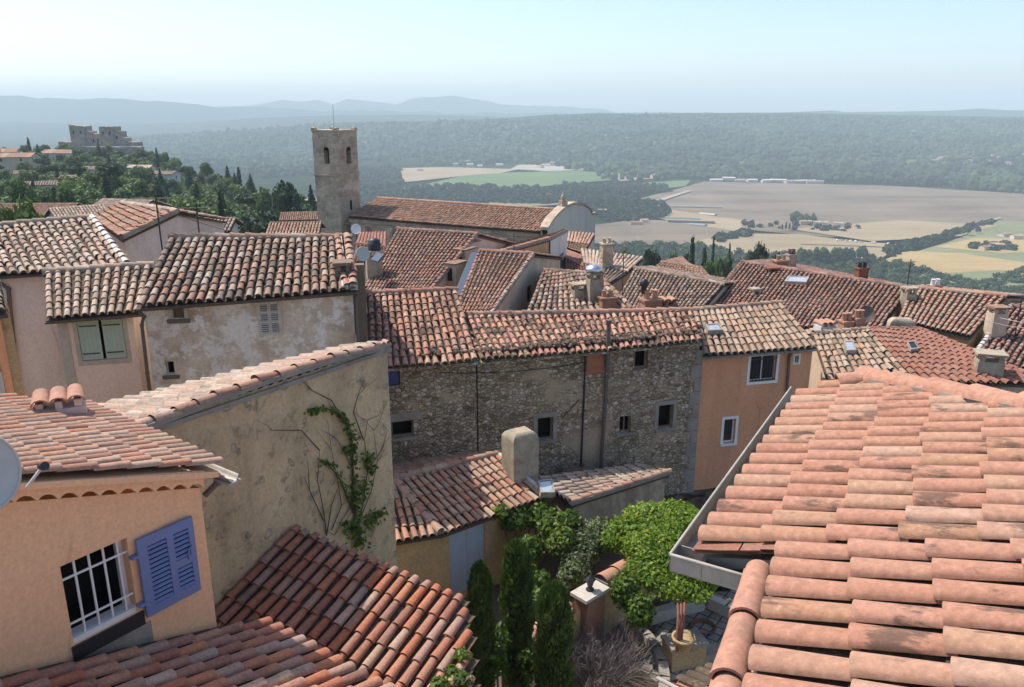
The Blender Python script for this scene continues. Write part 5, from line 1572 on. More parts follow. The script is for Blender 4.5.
# bricked-up opening, pipes and cables of the stone wall
hb = hole_px(sr.front, 586.5, 603.5, 351, 374); mb = MB(); fbox(mb, sr.front, hb[0], hb[1], hb[2], hb[3], -.02, .015); mb.build('brick_infill', M['brick'], sr.root)
def wallpt(fr, px, py, k=.06):
    s, z = PW(px, py, fr); return fr[0] + fr[1] * s + fr[2] * k + V(0, 0, z)
pipe_down(sr.root, [wallpt(sr.front, 605.5, 374, .1), wallpt(sr.front, 603, 420, .1), wallpt(sr.front, 599.5, 468, .1)], .055, M['pipe'])
mp_ = MB(); q = wallpt(sr.front, 605.8, 372, .1); mp_.tube([q, V(q[0], q[1], PD(608, 323, q[1])[2])], .065, 8); q2 = V(q[0], q[1], PD(608, 323, q[1])[2]); mp_.tube([q2, q2 + V(0, 0, .1)], [.1, .1], 8)
mp_.build('flue_pipe', M['pipe'], sr.root)
pipe_down(sr.root, [wallpt(sr.front, 585, 356, .04), wallpt(sr.front, 583, 410, .04), wallpt(sr.front, 580.5, 466, .04)], .028, M['black'], 'cable')
mb = MB(); s0, _ = PW(692, 420, sr.front); s1, zt_ = PW(698.5, 420, sr.front)
for i in range(14):
    zz = -13.5 + i * .45; ln = .24 if i % 2 else .38
    fbox(mb, sr.front, s1 - ln, s1 - .01, zz, zz + .43, -.02, .012)
mb.build('quoins', M['mortar'], sr.root)
# dark broken tiles and mortar lumps along the eaves of the stone terrace
mb = MB()
for k in range(250):
    hh, t = (st, random.random()) if random.random() < .18 else (sr, random.random())
    if hh is st and t < .5: continue
    e = lerp(hh.E0, hh.E1, t); r = lerp(hh.R0, hh.R1, t); u = unit(r - e)
    if hh is sr and t > .78 and random.random() < .6: v_ = random.uniform(.1, 1.6)
    else: v_ = random.uniform(.22, .5)
    p = e + u * v_ + V(0, 0, .05)
    ico_blob(mb, p, (random.uniform(.05, .1), random.uniform(.05, .12), random.uniform(.04, .075)), random.random(), 1, .3)
mb.build('eave_rubble', tile_mat('dark_mossy_clay', [(0.07, 0.055, 0.045), (0.12, 0.085, 0.06), (0.2, 0.12, 0.09)], .4), sr.roof)['kind'] = 'stuff'
# orange house windows
a, b, z0, z1 = og.fh[0]
window(og.root, og.front, og.fh[0], M['white_paint'], .05, 2, 1, surround=M['white_paint'], sw=.09, inset=.1)
mb = MB()
for i in range(1, 8): fbox(mb, og.front, lerp(a, b, i / 8) - .008, lerp(a, b, i / 8) + .008, z0 + .03, z0 + (z1 - z0) * .86, .02, .036)
fbox(mb, og.front, a + .02, b - .02, z0 + (z1 - z0) * .86, z0 + (z1 - z0) * .9, .018, .04); fbox(mb, og.front, a + .02, b - .02, z0 + .04, z0 + .07, .018, .04)
mb.build('window_bars', M['dark_metal'], og.root)
window(og.root, og.front, og.fh[1], M['white_paint'], .05, 1, 1, surround=M['white_paint'], sw=.09, inset=.1, sill=M['white_paint'])
window(og.root, og.front, og.fh[2], M['white_paint'], .02, 1, 1, surround=M['white_paint'], sw=.06, inset=.08)
g0 = wallpt(og.front, 790.5, 350, .07)
pipe_down(og.root, [g0, wallpt(og.front, 788, 358, .07), wallpt(og.front, 785, 402, .07), V(*wallpt(og.front, 785, 402, .07)[:2], -16)], .045, M['pipe'])
mb = MB(); p, d, n = og.front
Lw = np.linalg.norm((og.b - og.a)[:2])
for i in range(int(Lw / .16)):
    fbox(mb, og.front, i * .16 + .01, i * .16 + .15, og.a[2] + (og.b[2] - og.a[2]) * i * .16 / Lw - .10, og.a[2] + (og.b[2] - og.a[2]) * i * .16 / Lw + .0, .002, .11)
mb.build('eaves_moulding', M['cream_trim'], og.root)

# left group -------------------------------------------------------
H('B3', 'town_house', 'dusty pink house with a pale speckled roof at the left edge', 'house',
  (PD(-60, 277, 21.04), PD(127, 264.5, 22.56)), (PD(-75, 232, 24.09), PD(91.5, 217.5, 25.51)), -16, 'pink_dark', 'tile_pale', pitch=.235, expo=.35, K=5, jit=.014, rim=.014, verge=(0, 2), sag=.03)
H('B4', 'town_house', 'small rose house with a lopsided red brown roof and bare gable wall', 'house',
  (PD(92, 216.5, 30.80), PD(122, 237.5, 26.40)), (PD(122, 203.5, 32.56), PD(176.5, 211.5, 28.60)), -14, 'rose_render', 'tile_warm', pitch=.2, expo=.33, K=5, jit=.014, verge=(0, 1), capmat='tile_pale', oe=.12, lod=0)
H('B2', 'terrace_house', 'narrow pink house with sage green shutters and a pale tiled roof', 'house',
  (PD(45.5, 318, 19.22), PD(141, 310.5, 19.76)), (PD(43, 272.5, 21.50), PD(153, 265, 22.04)), -14, 'pink_render', 'tile_pale', back='mono', pitch=.222, expo=.355, K=6, jit=.006, rim=.015, sag=.0, oe=.24, ov=.26,
  front=[(79, 125, 319.5, 360)], gutter='pipe', lod=1)
b2 = hs['B2']; a, b, z0, z1 = b2.fh[0]
m_ = (a + b) / 2
mb = MB(); fbox(mb, b2.front, a - .1, a - .002, z0 - .12, z1 + .1, -.01, .012); fbox(mb, b2.front, b + .002, b + .1, z0 - .12, z1 + .1, -.01, .012); fbox(mb, b2.front, a, b, z0 - .12, z0 - .002, -.01, .014); fbox(mb, b2.front, a, b, z1 + .002, z1 + .1, -.01, .014)
mb.build('window_surround', M['pink_render'] if False else M['cream_trim'], b2.root)
dark_opening(b2.root, b2.front, b2.fh[0], .4, 'window')
for (u, v) in ((a + .01, m_ - .035), (m_ + .035, b - .01)):
    sl = shutter_leaf(b2.root, b2.front, u, v, z0 + .02, z1 - .02, M['green_shutter'], -.05, bars=True)
    mb = MB()
    for zz in (z0 + (z1 - z0) * .16, z0 + (z1 - z0) * .84): fbox(mb, b2.front, u + .03, v - .06, zz, zz + .03, -.016, -.006)
    mb.build('hinge_strap', M['dark_metal'], sl)
mb = MB(); s0, _ = PW(60, 340, b2.front); fbox(mb, b2.front, -.02, .2, -14, b2.a[2] - .03, -.02, .03); mb.build('corner_pilaster', M['cream_trim'], b2.root)
H('B1', 'terrace_house', 'grey beige rendered house with a weathered tile roof and louvred shutters', 'house',
  (PD(135, 305, 18.46), PD(357, 288, 19.44)), (PD(169, 237.5, 21.92), PD(351, 237.5, 22.36)), -14, 'grey_render', 'tile_grey', pitch=.222, expo=.355, K=6, jit=.009, rim=.015, lod=1, sag=.03, ov=.1, oe=.25,
  front=[(172.5, 184, 306.5, 318), (166, 174.5, 361.5, 375)], gutter='pipe')
b1 = hs['B1']
a, b, z0, z1 = b1.fh[0]
dark_opening(b1.root, b1.front, b1.fh[0], .3, 'window', M['wood'], .03)
mb = MB(); fbox(mb, b1.front, a - .09, a - .002, z0 - .02, z1 + .09, -.01, .02); fbox(mb, b1.front, b + .002, b + .09, z0 - .02, z1 + .09, -.01, .02); fbox(mb, b1.front, a, b, z1 + .002, z1 + .09, -.01, .02); mb.build('window_surround', M['cream_trim'], b1.root)
mb = MB(); fbox(mb, b1.front, a + .02, b - .02, z0 + .02, z1 - .02, -.16, -.13); mb.build('board', M['wood'], b1.root)
mb = MB(); fbox(mb, b1.front, a - .14, b + .12, z0 - .12, z0 - .025, -.01, .06); mb.build('sill', M['pipe'], b1.root)
a, b, z0, z1 = b1.fh[1]
dark_opening(b1.root, b1.front, b1.fh[1], .25, 'window', M['grey_shutter'], .03, M['pipe'])
hq = hole_px(b1.front, 259.5, 280, 302, 334.5); a, b, z0, z1 = hq; m_ = (a + b) / 2
for (u, v) in ((a, m_ - .006), (m_ + .006, b)):
    shutter_leaf(b1.root, b1.front, u, v, z0, z1, M['grey_shutter'], .012, panels=((.14, .86, .06, .36), (.14, .86, .42, .66), (.14, .86, .72, .94)), slat=.05)
mb = MB(); fbox(mb, b1.front, a - .04, a - .004, z0 - .03, z1 + .04, .001, .05); fbox(mb, b1.front, b + .004, b + .04, z0 - .03, z1 + .04, .001, .05); fbox(mb, b1.front, a - .004, b + .004, z1 + .005, z1 + .04, .001, .05); mb.build('shutter_frame', M['grey_shutter'], b1.root)
g0 = wallpt(b1.front, 143.5, 309, .08)
pipe_down(b1.root, [wallpt(b1.front, 141, 307, .22), wallpt(b1.front, 144.5, 316, .07), wallpt(b1.front, 142.5, 324, .07), wallpt(b1.front, 148, 372, .07), V(*wallpt(b1.front, 148, 372, .07)[:2], -14)], .045, M['pipe'])
pipe_down(b1.root, [wallpt(b1.front, 356, 296, .05), wallpt(b1.front, 358, 345, .05), V(*wallpt(b1.front, 358, 345, .05)[:2], -14)], .04, M['pipe'])
# mortared edge and repaired tiles at the right end of the grey house
mb = MB(); cap_row(mb, b1.E1 - (b1.E1 - b1.E0) * .015, b1.R1 - (b1.R1 - b1.R0) * .02, .11, .36, 6, None, .02, lift=.06)
cap_row(mb, b1.E1 - (b1.E1 - b1.E0) * .055 + V(0, 0, .03), b1.R1 - (b1.R1 - b1.R0) * .07 + V(0, 0, .03), .09, .36, 6, None, .03, lift=.03)
mb.build('verge', [M['tile_warm'], M['mortar_white']], b1.root)
for i in range(5):
    mb = MB()
    p = lerp(b1.E1, b1.R1, .15 + .17 * i) - (b1.E1 - b1.E0) * .03 + V(random.uniform(-.12, .1), 0, .06)
    ico_blob(mb, p, (.10, .14, .07), .5, 1, .25)
    mb.build('mortar_patch', M['mortar_white'], b1.roof)
# pier and slab at the gable of the grey house
mb = MB(); q = PD(359, 264, 20.5)
mb.cbox(q, .26, .3, -14, PD(359, 264, 20.5)[2], .2); mb.build('gable_pier', M['wood'], b1.root)
chimney(b1.roof, 343, 261, 281, 20.2, .40, M['wood'], .5, .2)
# far left corner house with the drainpipe
lp = thing('corner_house', 'brown rendered corner house with an orange edge and drainpipe at the left border', 'house', (-8.5, 13.5, -14))
k0, k1 = PD(-120, 330, 13.6), PD(9, 308, 14.6)
mb = MB(); facade(mb, k0, k1, -14, [(0, k0[2]), (5.0, k1[2])]); k2 = k1 + V(-1.75, 2.2, 0); facade(mb, k1, k2, -14, [(0, k1[2]), (2.5, k1[2] + .3)]); facade(mb, k2, k0 + V(-1.75, 2.2, 0), -14, k1[2]); mb.build('wall', M['stone_yellow'], lp)
mb = MB(); tiles_quad(mb, k0 + V(0, -.3, 0), k1 + V(.12, -.25, 0.02), k0 + V(-1.75, 2.1, .1), k2 + V(.12, .2, .1), .2, .33, 5, .012); mb.build('roof', [M['tile_grey'], M['underside']], lp)
fk = wall_frame(k0, k1); s0, _ = PW(-2, 350, fk); s1, _ = PW(6.5, 350, fk)
mb = MB(); fbox(mb, fk, s0, s1, -14, k1[2] - .2, .002, .03); mb.build('orange_band', M['orange'], lp)
mb = MB(); fbox(mb, fk, s0 - .5, s0 - .004, -14, k1[2] - 1.2, .002, .05); mb.build('shutter', M['dish'], lp)
e3 = hs['B3'].front
pipe_down(hs['B3'].root, [wallpt(e3, 1, 281, .2), wallpt(e3, 9, 288, .08), wallpt(e3, 14, 340, .08), wallpt(e3, 22, 405, .08)], .06, M['pipe'])

# chimneys, dishes, aerials and skylights of the old town -------------
chimney(hs['B9'].roof, 594, 272, 303, 33.2, .62, M['concrete'], .5, .3)
t_ = PD(594, 268, 33.2); mb = MB(); mb.lathe(t_ - V(0, 0, .28), [(.12, 0), (.13, .12), (.36, .14), (.40, .22), (.30, .36), (.1, .43)], 14); mb.build('chimney_cowl', M['steel'], hs['B9'].roof)
chimney(hs['B9'].roof, 607, 290, 304, 32.6, .62, M['old_brick'], .5, .3, 'pots', M['terracotta'])
chimney(hs['B9'].roof, 581, 283, 300, 33.5, .8, M['concrete'], .5, .3)
chimney(hs['B12c'].roof, 606, 238, 266, 43, .6, M['ashlar'], .6, .2, 'pots', M['ashlar'])
ch2 = hs['stone_r'].roof
chimney(ch2, 650, 290, 312, 26.0, .62, M['old_brick'], .5, .3, 'pots', M['terracotta'])
chimney(ch2, 664, 297, 313, 26.2, .8, M['old_brick'], .45, .2, 'tiles', M['tile_cap'])
t_ = PD(644, 290, 26); mb = MB(); mb.lathe(t_ - V(0, 0, .12), [(.09, 0), (.09, .25), (.16, .26), (.14, .42), (.05, .5)], 10); mb.build('chimney_cowl', M['black'], ch2)
chimney(hs['C1'].roof, 845, 313, 332, 29, .42, M['terracotta'], .4, .2, 'pots', M['terracotta'])
chimney(hs['C1'].roof, 857, 310, 331, 29, .36, M['terracotta'], .36, .2, 'pots', M['terracotta'])
chimney(hs['C1'].roof, 824, 320, 336, 29, .65, M['white_wall'], .5, .2, 'tiles', M['tile_cap'])
sat_dish('dark round satellite dish beside two clay chimney pots at right', PD(866.5, 314, 29.4), .32, (-.25, -.9, .35), M['pipe'], None, .5, False)
chimney(hs['A2'].roof, 907, 287, 306, 35.0, .5, M['concrete'], .45, .2)
chimney(hs['A2'].roof, 934, 279, 291, 36.4, .5, M['old_brick'], .4, .2, 'pots', M['dish_white'])
chimney(hs['A2'].roof, 900, 318, 334, 31.5, 1.0, M['concrete'], .5, -.2, 'round')
chimney(hs['D1'].roof, 992, 306, 345, 31.2, .62, M['beige'], .5, .1, 'slab', M['old_brick'])
chimney(hs['C2'].roof, 986.5, 352, 378, 25.2, .78, M['concrete'], .6, -.3, 'slab')
chimney(hs['A1'].roof, 754, 288, 306, 38, .42, M['beige'], .4, .2, 'slab', M['concrete'])
chimney(hs['A1'].roof, 771, 267, 280, 41, .6, M['wood'], .5, .2, 'slab', M['rust'])
chimney(hs['A1'].roof, 780, 255, 268, 43, .7, M['old_brick'], .5, .2, 'pots', M['terracotta'])
chimney(hs['A1'].roof, 790, 249, 270, 43.5, .45, M['concrete'], .4, .2, 'pots', M['pipe'])
chimney(hs['A1'].roof, 861, 262, 276, 40, .55, M['rust'], .4, .2, 'pots', M['black'])
chimney(hs['B5'].roof, 374, 250, 266, 36.5, .7, M['concrete'], .6, .3, 'slab', M['beige'])
t_ = PD(374, 244, 36.5); mb = MB(); mb.lathe(t_ - V(0, 0, .28), [(.30, 0), (.36, .1), (.30, .14), (.36, .28), (.30, .32), (.30, .46), (.1, .55)], 12); mb.build('chimney_cowl', M['black'], hs['B5'].roof)
mb = MB(); q = [PD(371, 262, 35.2), PD(378, 264, 34.6), PD(384, 257, 35.2), PD(377, 254.5, 35.9)]; mb.poly([p + V(0, 0, .12) for p in q]); mb.poly([p + V(0, 0, .02) for p in q][::-1]); 
for i in range(4): mb.quad(q[i] + V(0, 0, .02), q[(i + 1) % 4] + V(0, 0, .02), q[(i + 1) % 4] + V(0, 0, .12), q[i] + V(0, 0, .12))
mb.build('tarpaulin', M['tarp'], hs['B5'].roof)
sat_dish('grey satellite dish on the gable of the weathered grey house', PD(363, 254, 21.0), .19, (.35, -.85, .35), M['dish'], None, .5, False)
sat_dish('small white satellite dish at the foot of the church tower', PD(356, 229, 44), .28, (.1, -.9, .4), M['dish_white'], None, .5, False)
def roof_pt(h, px, py, dz=0.0):
    n = unit(np.cross(h.E1 - h.E0, h.R0 - h.E0)); return PP(px, py, (h.E0 + h.E1 + h.R0 + h.R1) / 4 + n * (.05 + dz), n)
def roof_sky(h, xy, mat=None):
    n = unit(np.cross(h.E1 - h.E0, h.R0 - h.E0)); skylight(h.roof, [roof_pt(h, *p) for p in xy], n, mat)
sky_g = plain('skylight_glass', (0.55, 0.58, 0.60), 0.12, 0.4)
roof_sky(hs['A1'], [(784, 284), (806, 285), (809, 279.5), (788, 278.5)], sky_g)
roof_sky(hs['C1'], [(846, 354), (856, 353.5), (852, 344), (843, 344.5)], sky_g)
roof_sky(hs['C2'], [(910, 353), (918, 352), (913, 344.5), (906, 345.5)])
roof_sky(hs['orange'], [(707, 334.5), (722, 333.5), (718, 327), (705, 328)], sky_g)
aerial('tall television aerial with a long boom in front of the rose gable house', 161, 198.5, 240, 22.2, 1.4, .1)
aerial('television aerial with several crossbars right of the rose gable house', 200, 208, 240, 22.4, 1.0, .25, 7)
aerial('thin aerial mast behind the chimney of the apricot house wall', 514, 236, 252, 40, .8, .2, 6)
aerial('television aerial over the tan roof beside the chimney cluster', 622, 258, 300, 34, .7, .3, 7)
aerial('aerial mast against the field above the domed pine', 907, 262, 288, 36.5, .6, .4, 6)
aerial('television aerial at the right edge over the shaded roof', 1016, 300, 330, 31, 1.0, -.2, 7)
mb = MB()
for (a, b) in (((1000, 318), (1040, 322)), ((975, 318), (1040, 330)), ((1000, 368), (1020, 345))):
    mb.tube([PD(a[0], a[1], 30), (PD(a[0], a[1], 30) + PD(b[0], b[1], 29)) / 2 - V(0, 0, .08), PD(b[0], b[1], 29)], .012, 4)
mb.build('wires', M['dish'], hs['D1'].root)
def cable(label, a, b, sag, r=.012):
    a, b = np.asarray(a), np.asarray(b); mb = MB()
    mb.tube([lerp(a, b, i / 12) - V(0, 0, sag * 4 * (i / 12) * (1 - i / 12)) for i in range(13)], r, 4)
    solo('cable', mb, M['black'], label, 'cable', a)
cable('thin black cable sagging across the rubble stone wall below the eaves', wallpt(st.front, 440, 372, .06), wallpt(sr.front, 583, 362, .06), .12)
cable('short black cable slanting on the rubble stone wall beside the middle pipe', wallpt(sr.front, 562, 417, .05), wallpt(sr.front, 579, 399, .05), .0, .015)
cable('thin wire sagging between the chimney cluster and the long red roof', PD(664, 297, 26.2), PD(771, 268, 41), .5, .008)
cable('thin wire over the pale roofs from the tall aerial to the weathered grey house', PD(161, 208, 22.2), PD(349, 240, 22), .35, .007)
cable('thin wire from the tan roof aerial to the steel ball chimney', PD(622, 266, 34), PD(594, 276, 33.2), .1, .008)

# ================================================================== tall blind wall with the mono-pitch roof
K_ = PD(387, 346, 14.0); K_ = V(K_[0], K_[1], 0)
wd = V(.47, .88, 0); wd /= np.linalg.norm(wd)
N_ = K_ - wd * 7.6
fT = wall_frame(N_, K_)
tw_ = thing('blind_house', 'tall ochre blind wall with a climbing vine under a pale mono pitch roof', 'house', (K_[0] - 2, K_[1] - 2, -14))
top = sorted(PW(x, y, fT) for x, y in [(127, 434), (175, 416), (215, 400), (256, 385), (295, 372), (331, 361), (387, 347)])
top = [(0.0, top[0][1])] + top
Lw = 7.6; top[-1] = (Lw, top[-1][1])
o_ = V(K_[0], K_[1], top[-1][1] + .06)
back = V(-wd[1], wd[0], 0)                          # away and to the left
gA = (top[-1][1] - top[1][1]) / (top[-1][0] - top[1][0])
up_al = V(wd[0], wd[1], gA); dn = back + V(0, 0, -.27)
nT = unit(np.cross(up_al, dn)); nT = nT if nT[2] > 0 else -nT
corner = lambda px, py: PP(px, py, o_, nT)
W0 = o_ - up_al * 7.5 + unit(V(wd[1], -wd[0], 0)) * .06
W1 = o_ + up_al * .06 + unit(V(wd[1], -wd[0], 0)) * .06
c1_, c2_ = corner(350, 347), corner(88, 410)
W0b = W0 + dn * 6.0
mb = MB()
tiles_poly(mb, [W0, W1, c1_, c2_, W0b], o_, nT, -dn, .205, .34, 6, .014, .014, 0)
tr_ = mb.build('roof', [M['tile_pale'], M['mortar']], tw_)
mb = MB()
pl = [fT[0] + fT[1] * s + V(0, 0, z + .03) for s, z in top[1:]]
for a, b in zip(pl[:-1], pl[1:]): cap_row(mb, a, b, .095, .36, 6, None, .012, lift=.0)
mb.build('verge', [M['tile_warm'], M['mortar']], tw_)
mb = MB(); facade(mb, N_, K_, -13, top)
kb = K_ + back * 1.1; zb_ = top[-1][1] - .35
facade(mb, K_, kb, -13, [(0, top[-1][1]), (1.1, zb_)])
e2 = V(c2_[0], c2_[1], 0); facade(mb, kb, e2, -13, [(0, zb_), (np.linalg.norm((e2 - kb)[:2]), c2_[2] - .1)]); wb = V(W0b[0], W0b[1], 0); facade(mb, e2, wb, -13, [(0, c2_[2] - .1), (np.linalg.norm((wb - e2)[:2]), W0b[2] - .1)]); facade(mb, wb, N_, -13, [(0, W0b[2] - .1), (6, top[0][1])])
mb.build('wall', M['tall_wall'], tw_)
# climbing vine on the wall
vine = thing('climbing_vine', 'half bare climbing vine with a green leafy stem on the tall ochre wall', 'climber', wallpt(fT, 352, 535))
def stem(mb, pts, r0, r1, k=5):
    P = [wallpt(fT, x, y, .035) for x, y in pts]
    mb.tube(P, [lerp(r0, r1, i / (len(P) - 1)) for i in range(len(P))], k)
    return P
mb = MB()
main = stem(mb, [(357, 545), (354, 515), (352, 490), (351, 465), (350, 440), (345, 425), (338, 414), (325, 408), (307, 409)], .03, .012)
stem(mb, [(354, 515), (346, 498), (338, 478), (325, 462), (316, 458)], .02, .008)
for pts in ([(356, 530), (362, 500), (366, 470), (363, 440), (366, 420)], [(325, 535), (322, 510), (316, 480), (318, 450)], [(330, 530), (340, 505), (336, 480), (330, 450), (326, 420)], [(325, 535), (330, 505), (336, 488)], [(358, 520), (370, 490), (376, 460), (372, 430)], [(322, 520), (308, 490), (306, 460)], [(352, 470), (342, 450), (336, 440)], [(362, 440), (352, 412), (356, 396), (362, 380)], [(345, 425), (330, 400), (310, 390), (300, 380)], [(366, 470), (380, 450), (386, 430)], [(350, 505), (340, 520), (333, 535)], [(318, 450), (300, 430), (270, 430)]):
    stem(mb, pts, .012, .004, 4)
    for i in range(len(pts) - 1):
        x, y = pts[i + 1]
        for s_ in (-1, 1):
            if random.random() < .35: stem(mb, [(x, y), (x + s_ * random.uniform(4, 11), y - random.uniform(3, 14)), (x + s_ * random.uniform(8, 20), y - random.uniform(8, 26))], .006, .002, 3)
mb.build('stem', M['vine_stem'], vine)
mb = MB(); P = []
def along(pts, n, wpx):
    for i in range(n):
        t = random.random() * (len(pts) - 1); k = int(t)
        x = lerp(pts[k][0], pts[k + 1][0], t - k) + random.gauss(0, wpx); y = lerp(pts[k][1], pts[k + 1][1], t - k) + random.gauss(0, wpx)
        P.append(wallpt(fT, x, y, random.uniform(.03, .16)))
along([(356, 540), (354, 515), (352, 490), (351, 465), (350, 440), (345, 425)], 260, 2.2)
along([(345, 425), (338, 414), (325, 408), (312, 409), (304, 411)], 150, 1.5)
along([(352, 500), (346, 498), (338, 478), (325, 462), (316, 460)], 90, 1.8)
along([(366, 470), (364, 450)], 90, 2.5); along([(360, 525), (370, 515), (380, 511)], 100, 3); along([(356, 545), (352, 530), (345, 525)], 160, 4)
along([(344, 450), (340, 448)], 30, 2); along([(357, 500), (362, 480)], 80, 3)
P = np.array(P); leaf_quads(mb, P, .07, rng.uniform(0, .8, len(P)), 1.2, normals=np.tile(fT[2] + V(-.4, .1, .6), (len(P), 1)), spread=.6)
mb.build('leaves', M['leaf_vine'], vine)

# ================================================================== peach house at the lower left
C_ = V(-3.45, 8.0, 0)
U_ = unit(V(.58, .815, 0)); Wv = V(U_[1], -U_[0], 0)          # along the wall away from us; outward normal of the wall
pe = thing('peach_house', 'peach rendered house with a barred window and one blue louvred shutter', 'house', (-5, 7, -9))
SL = -.345
Pn = C_ - U_ * 4.5
fP = wall_frame(Pn, C_)
Lp = 4.5
zT = PZ(200, 481, -3.9)[2]
_, zt1 = PW(196, 488, fP); _, zt0 = PW(40, 500, fP); s1_, _ = PW(196, 488, fP); s0_, _ = PW(40, 500, fP)
gP = (zt1 - zt0) / (s1_ - s0_)
ztop = lambda s: zt1 + gP * (s - s1_)
hw = (PW(63, 600, fP)[0], PW(128, 580, fP)[0], PW(72, 612, fP)[1], PW(96, 552, fP)[1])
_, hz0 = PW(77, 642, fP); _, hz1 = PW(64, 566, fP)
hw = (PW(66, 600, fP)[0], PW(133, 580, fP)[0], hz0 - .02, hz1 + .01)
mb = MB(); facade(mb, Pn, C_, -9, [(0, ztop(0)), (Lp, ztop(Lp))], [hw], .24)
Bk = C_ - Wv * 5.0
facade(mb, C_, Bk, -9, ztop(Lp)); facade(mb, Bk, Pn - Wv * 5.0, -9, [(0, ztop(Lp)), (Lp, ztop(0))]); facade(mb, Pn - Wv * 5.0, Pn, -9, ztop(0))
mb.build('wall', M['peach'], pe)
# roof falling away along the wall
zr = .30
oP = V(C_[0], C_[1], ztop(Lp) + zr)
upP = unit(V(-U_[0], -U_[1], -gP)); nP = unit(np.cross(V(U_[0], U_[1], gP), -Wv)); nP = nP if nP[2] > 0 else -nP
ov = Wv * .14
r1_ = oP + V(U_[0], U_[1], gP) * .16 + ov; r0_ = oP - V(U_[0], U_[1], gP) * 4.4 + ov
e1_ = PP(84, 405, oP, nP); e0_ = PP(-70, 393, oP, nP)
if e0_[1] < e1_[1] - 6: e0_ = e1_ + upP * 4.5
mb = MB(); tiles_poly(mb, [r0_, r1_, e1_, e0_], oP, nP, upP, .165, .34, 8, .012, .006, 0, shift=-.1)
pr = mb.build('roof', [M['tile_warm'], M['peach']], pe)
# scalloped cornice under the verge
mb = MB()
nS = int(Lp / .185)
G = lambda s, z, k: fP[0] + fP[1] * s + fP[2] * k + V(0, 0, z)
for i in range(nS):
    s0 = Lp - (i + 1) * .185; s1 = s0 + .185; K2 = 8
    zc0 = ztop(s0) + .02; zc1 = ztop(s1) + .02; hgt = .2
    bot = []
    for j in range(K2 + 1):
        t = j / K2; s = lerp(s0, s1, t)
        a = math.sin(math.pi * t) ** .7 * .065
        bot.append((s, lerp(zc0, zc1, t) - .005 + a))
    for (sa, za), (sb, zb2) in zip(bot[:-1], bot[1:]):
        ta, tb = ztop(sa) + hgt, ztop(sb) + hgt
        mb.quad(G(sa, za, .085), G(sb, zb2, .085), G(sb, tb, .085), G(sa, ta, .085))
        mb.quad(G(sa, za, 0), G(sb, zb2, 0), G(sb, zb2, .085), G(sa, za, .085))
mb.quad(G(0, ztop(0) + .2, .085), G(Lp, ztop(Lp) + .2, .085), G(Lp, ztop(Lp) + .2, 0), G(0, ztop(0) + .2, 0))
mb.quad(G(Lp, ztop(Lp), 0), G(Lp, ztop(Lp), .085), G(Lp, ztop(Lp) + .2, .085), G(Lp, ztop(Lp) + .2, 0))
mb.build('cornice', M['peach'], pe)
mb = MB(); mb.box(G(-.1, ztop(0) + .202, -.2), fP[1] * (Lp + .1) + V(0, 0, ztop(Lp) - ztop(0)), fP[2] * .32, V(0, 0, .035)); mb.build('eaves_board', M['peach'], pe)
# barred window
wn_ = dark_opening(pe.__class__ and pe, fP, hw, .5, 'window')
a, b, z0, z1 = hw
mb = MB()
fbox(mb, fP, a, b, z0 + .002, z0 + .06, -.2, -.02); fbox(mb, fP, b - .06, b - .002, z0 + .06, z1 - .002, -.18, -.13); fbox(mb, fP, a + .002, a + .03, z0 + .06, z1 - .002, -.18, -.14)
mb.build('frame', M['white_paint'], wn_)
mb = MB()
for i in range(1, 5):
    s = lerp(a, b, i / 4.6); mb.tube([G(s, z0 + .03, -.05), G(s, z1 - .01, -.05)], .013, 6)
for t in (.24, .80): mb.tube([G(a, lerp(z0, z1, t), -.05), G(b, lerp(z0, z1, t), -.05)], .013, 6)
mb.build('window_bars', M['white_paint'], wn_)
mb = MB(); fbox(mb, fP, a - .03, b + .05, z0 - .16, z0 - .004, -.02, .03); mb.build('sill', M['black'], wn_)
mb = MB(); fbox(mb, fP, a, b + .12, z0 - .42, z0 - .164, -.02, .006); mb.build('stain_patch', M['mortar'], pe)
sa, za = PW(131, 541, fP); sb, zb3 = PW(187, 517, fP); _, zlow = PW(145, 616, fP)
shl = shutter_leaf(pe, fP, sa + .02, sb + .02, zlow + .01, za + .01, M['blue_shutter'], .035, panels=((.16, .50, .12, .88), (.62, .90, .12, .42), (.62, .90, .52, .88)), slat=.052)
mb = MB()
for t in (.18, .8):
    fbox(mb, fP, sa - .05, sa + .07, lerp(zlow, za, t), lerp(zlow, za, t) + .03, .0, .075)
mb.tube([G(sb - .08, lerp(zlow, za, .5), .08), G(sb - .08, lerp(zlow, za, .62), .09), G(sb - .03, lerp(zlow, za, .66), .09)], .012, 5)
mb.build('hinge', M['blue_shutter'], shl)
# gutter end, hopper and elbow at the corner
mb = MB(); g0 = oP + V(U_[0], U_[1], gP) * .24 - V(0, 0, .10)
half_gutter(mb, g0 - Wv * 4.2, g0 + Wv * .28, .075)
mb.box(g0 + Wv * .02 + U_ * -.08 - V(0, 0, .085), Wv * .27, U_ * .17, V(0, 0, .02)); mb.build('gutter', M['zinc'], pe)
pipe_down(pe, [g0 - V(0, 0, .05) - Wv * .02, g0 - V(0, 0, .16) - Wv * .03, g0 - V(0, 0, .3) - U_ * .12 - Wv * .12], .035, M['pipe'])
# chimney with three tiles on top
chimney(pr, 62, 391, 420, 9.3, .58, M['pink_render'], .42, .5, 'tiles', M['tile_cap'], .6)
t_ = PD(76, 404, 9.2)
sat_dish('big grey satellite dish cut by the left edge beside the peach house', PD(-24, 474, 5.9), .34, (.72, -.62, .32), M['dish'], None, .5, True, PD(43, 466, 5.75), PD(27, 487, 5.85))

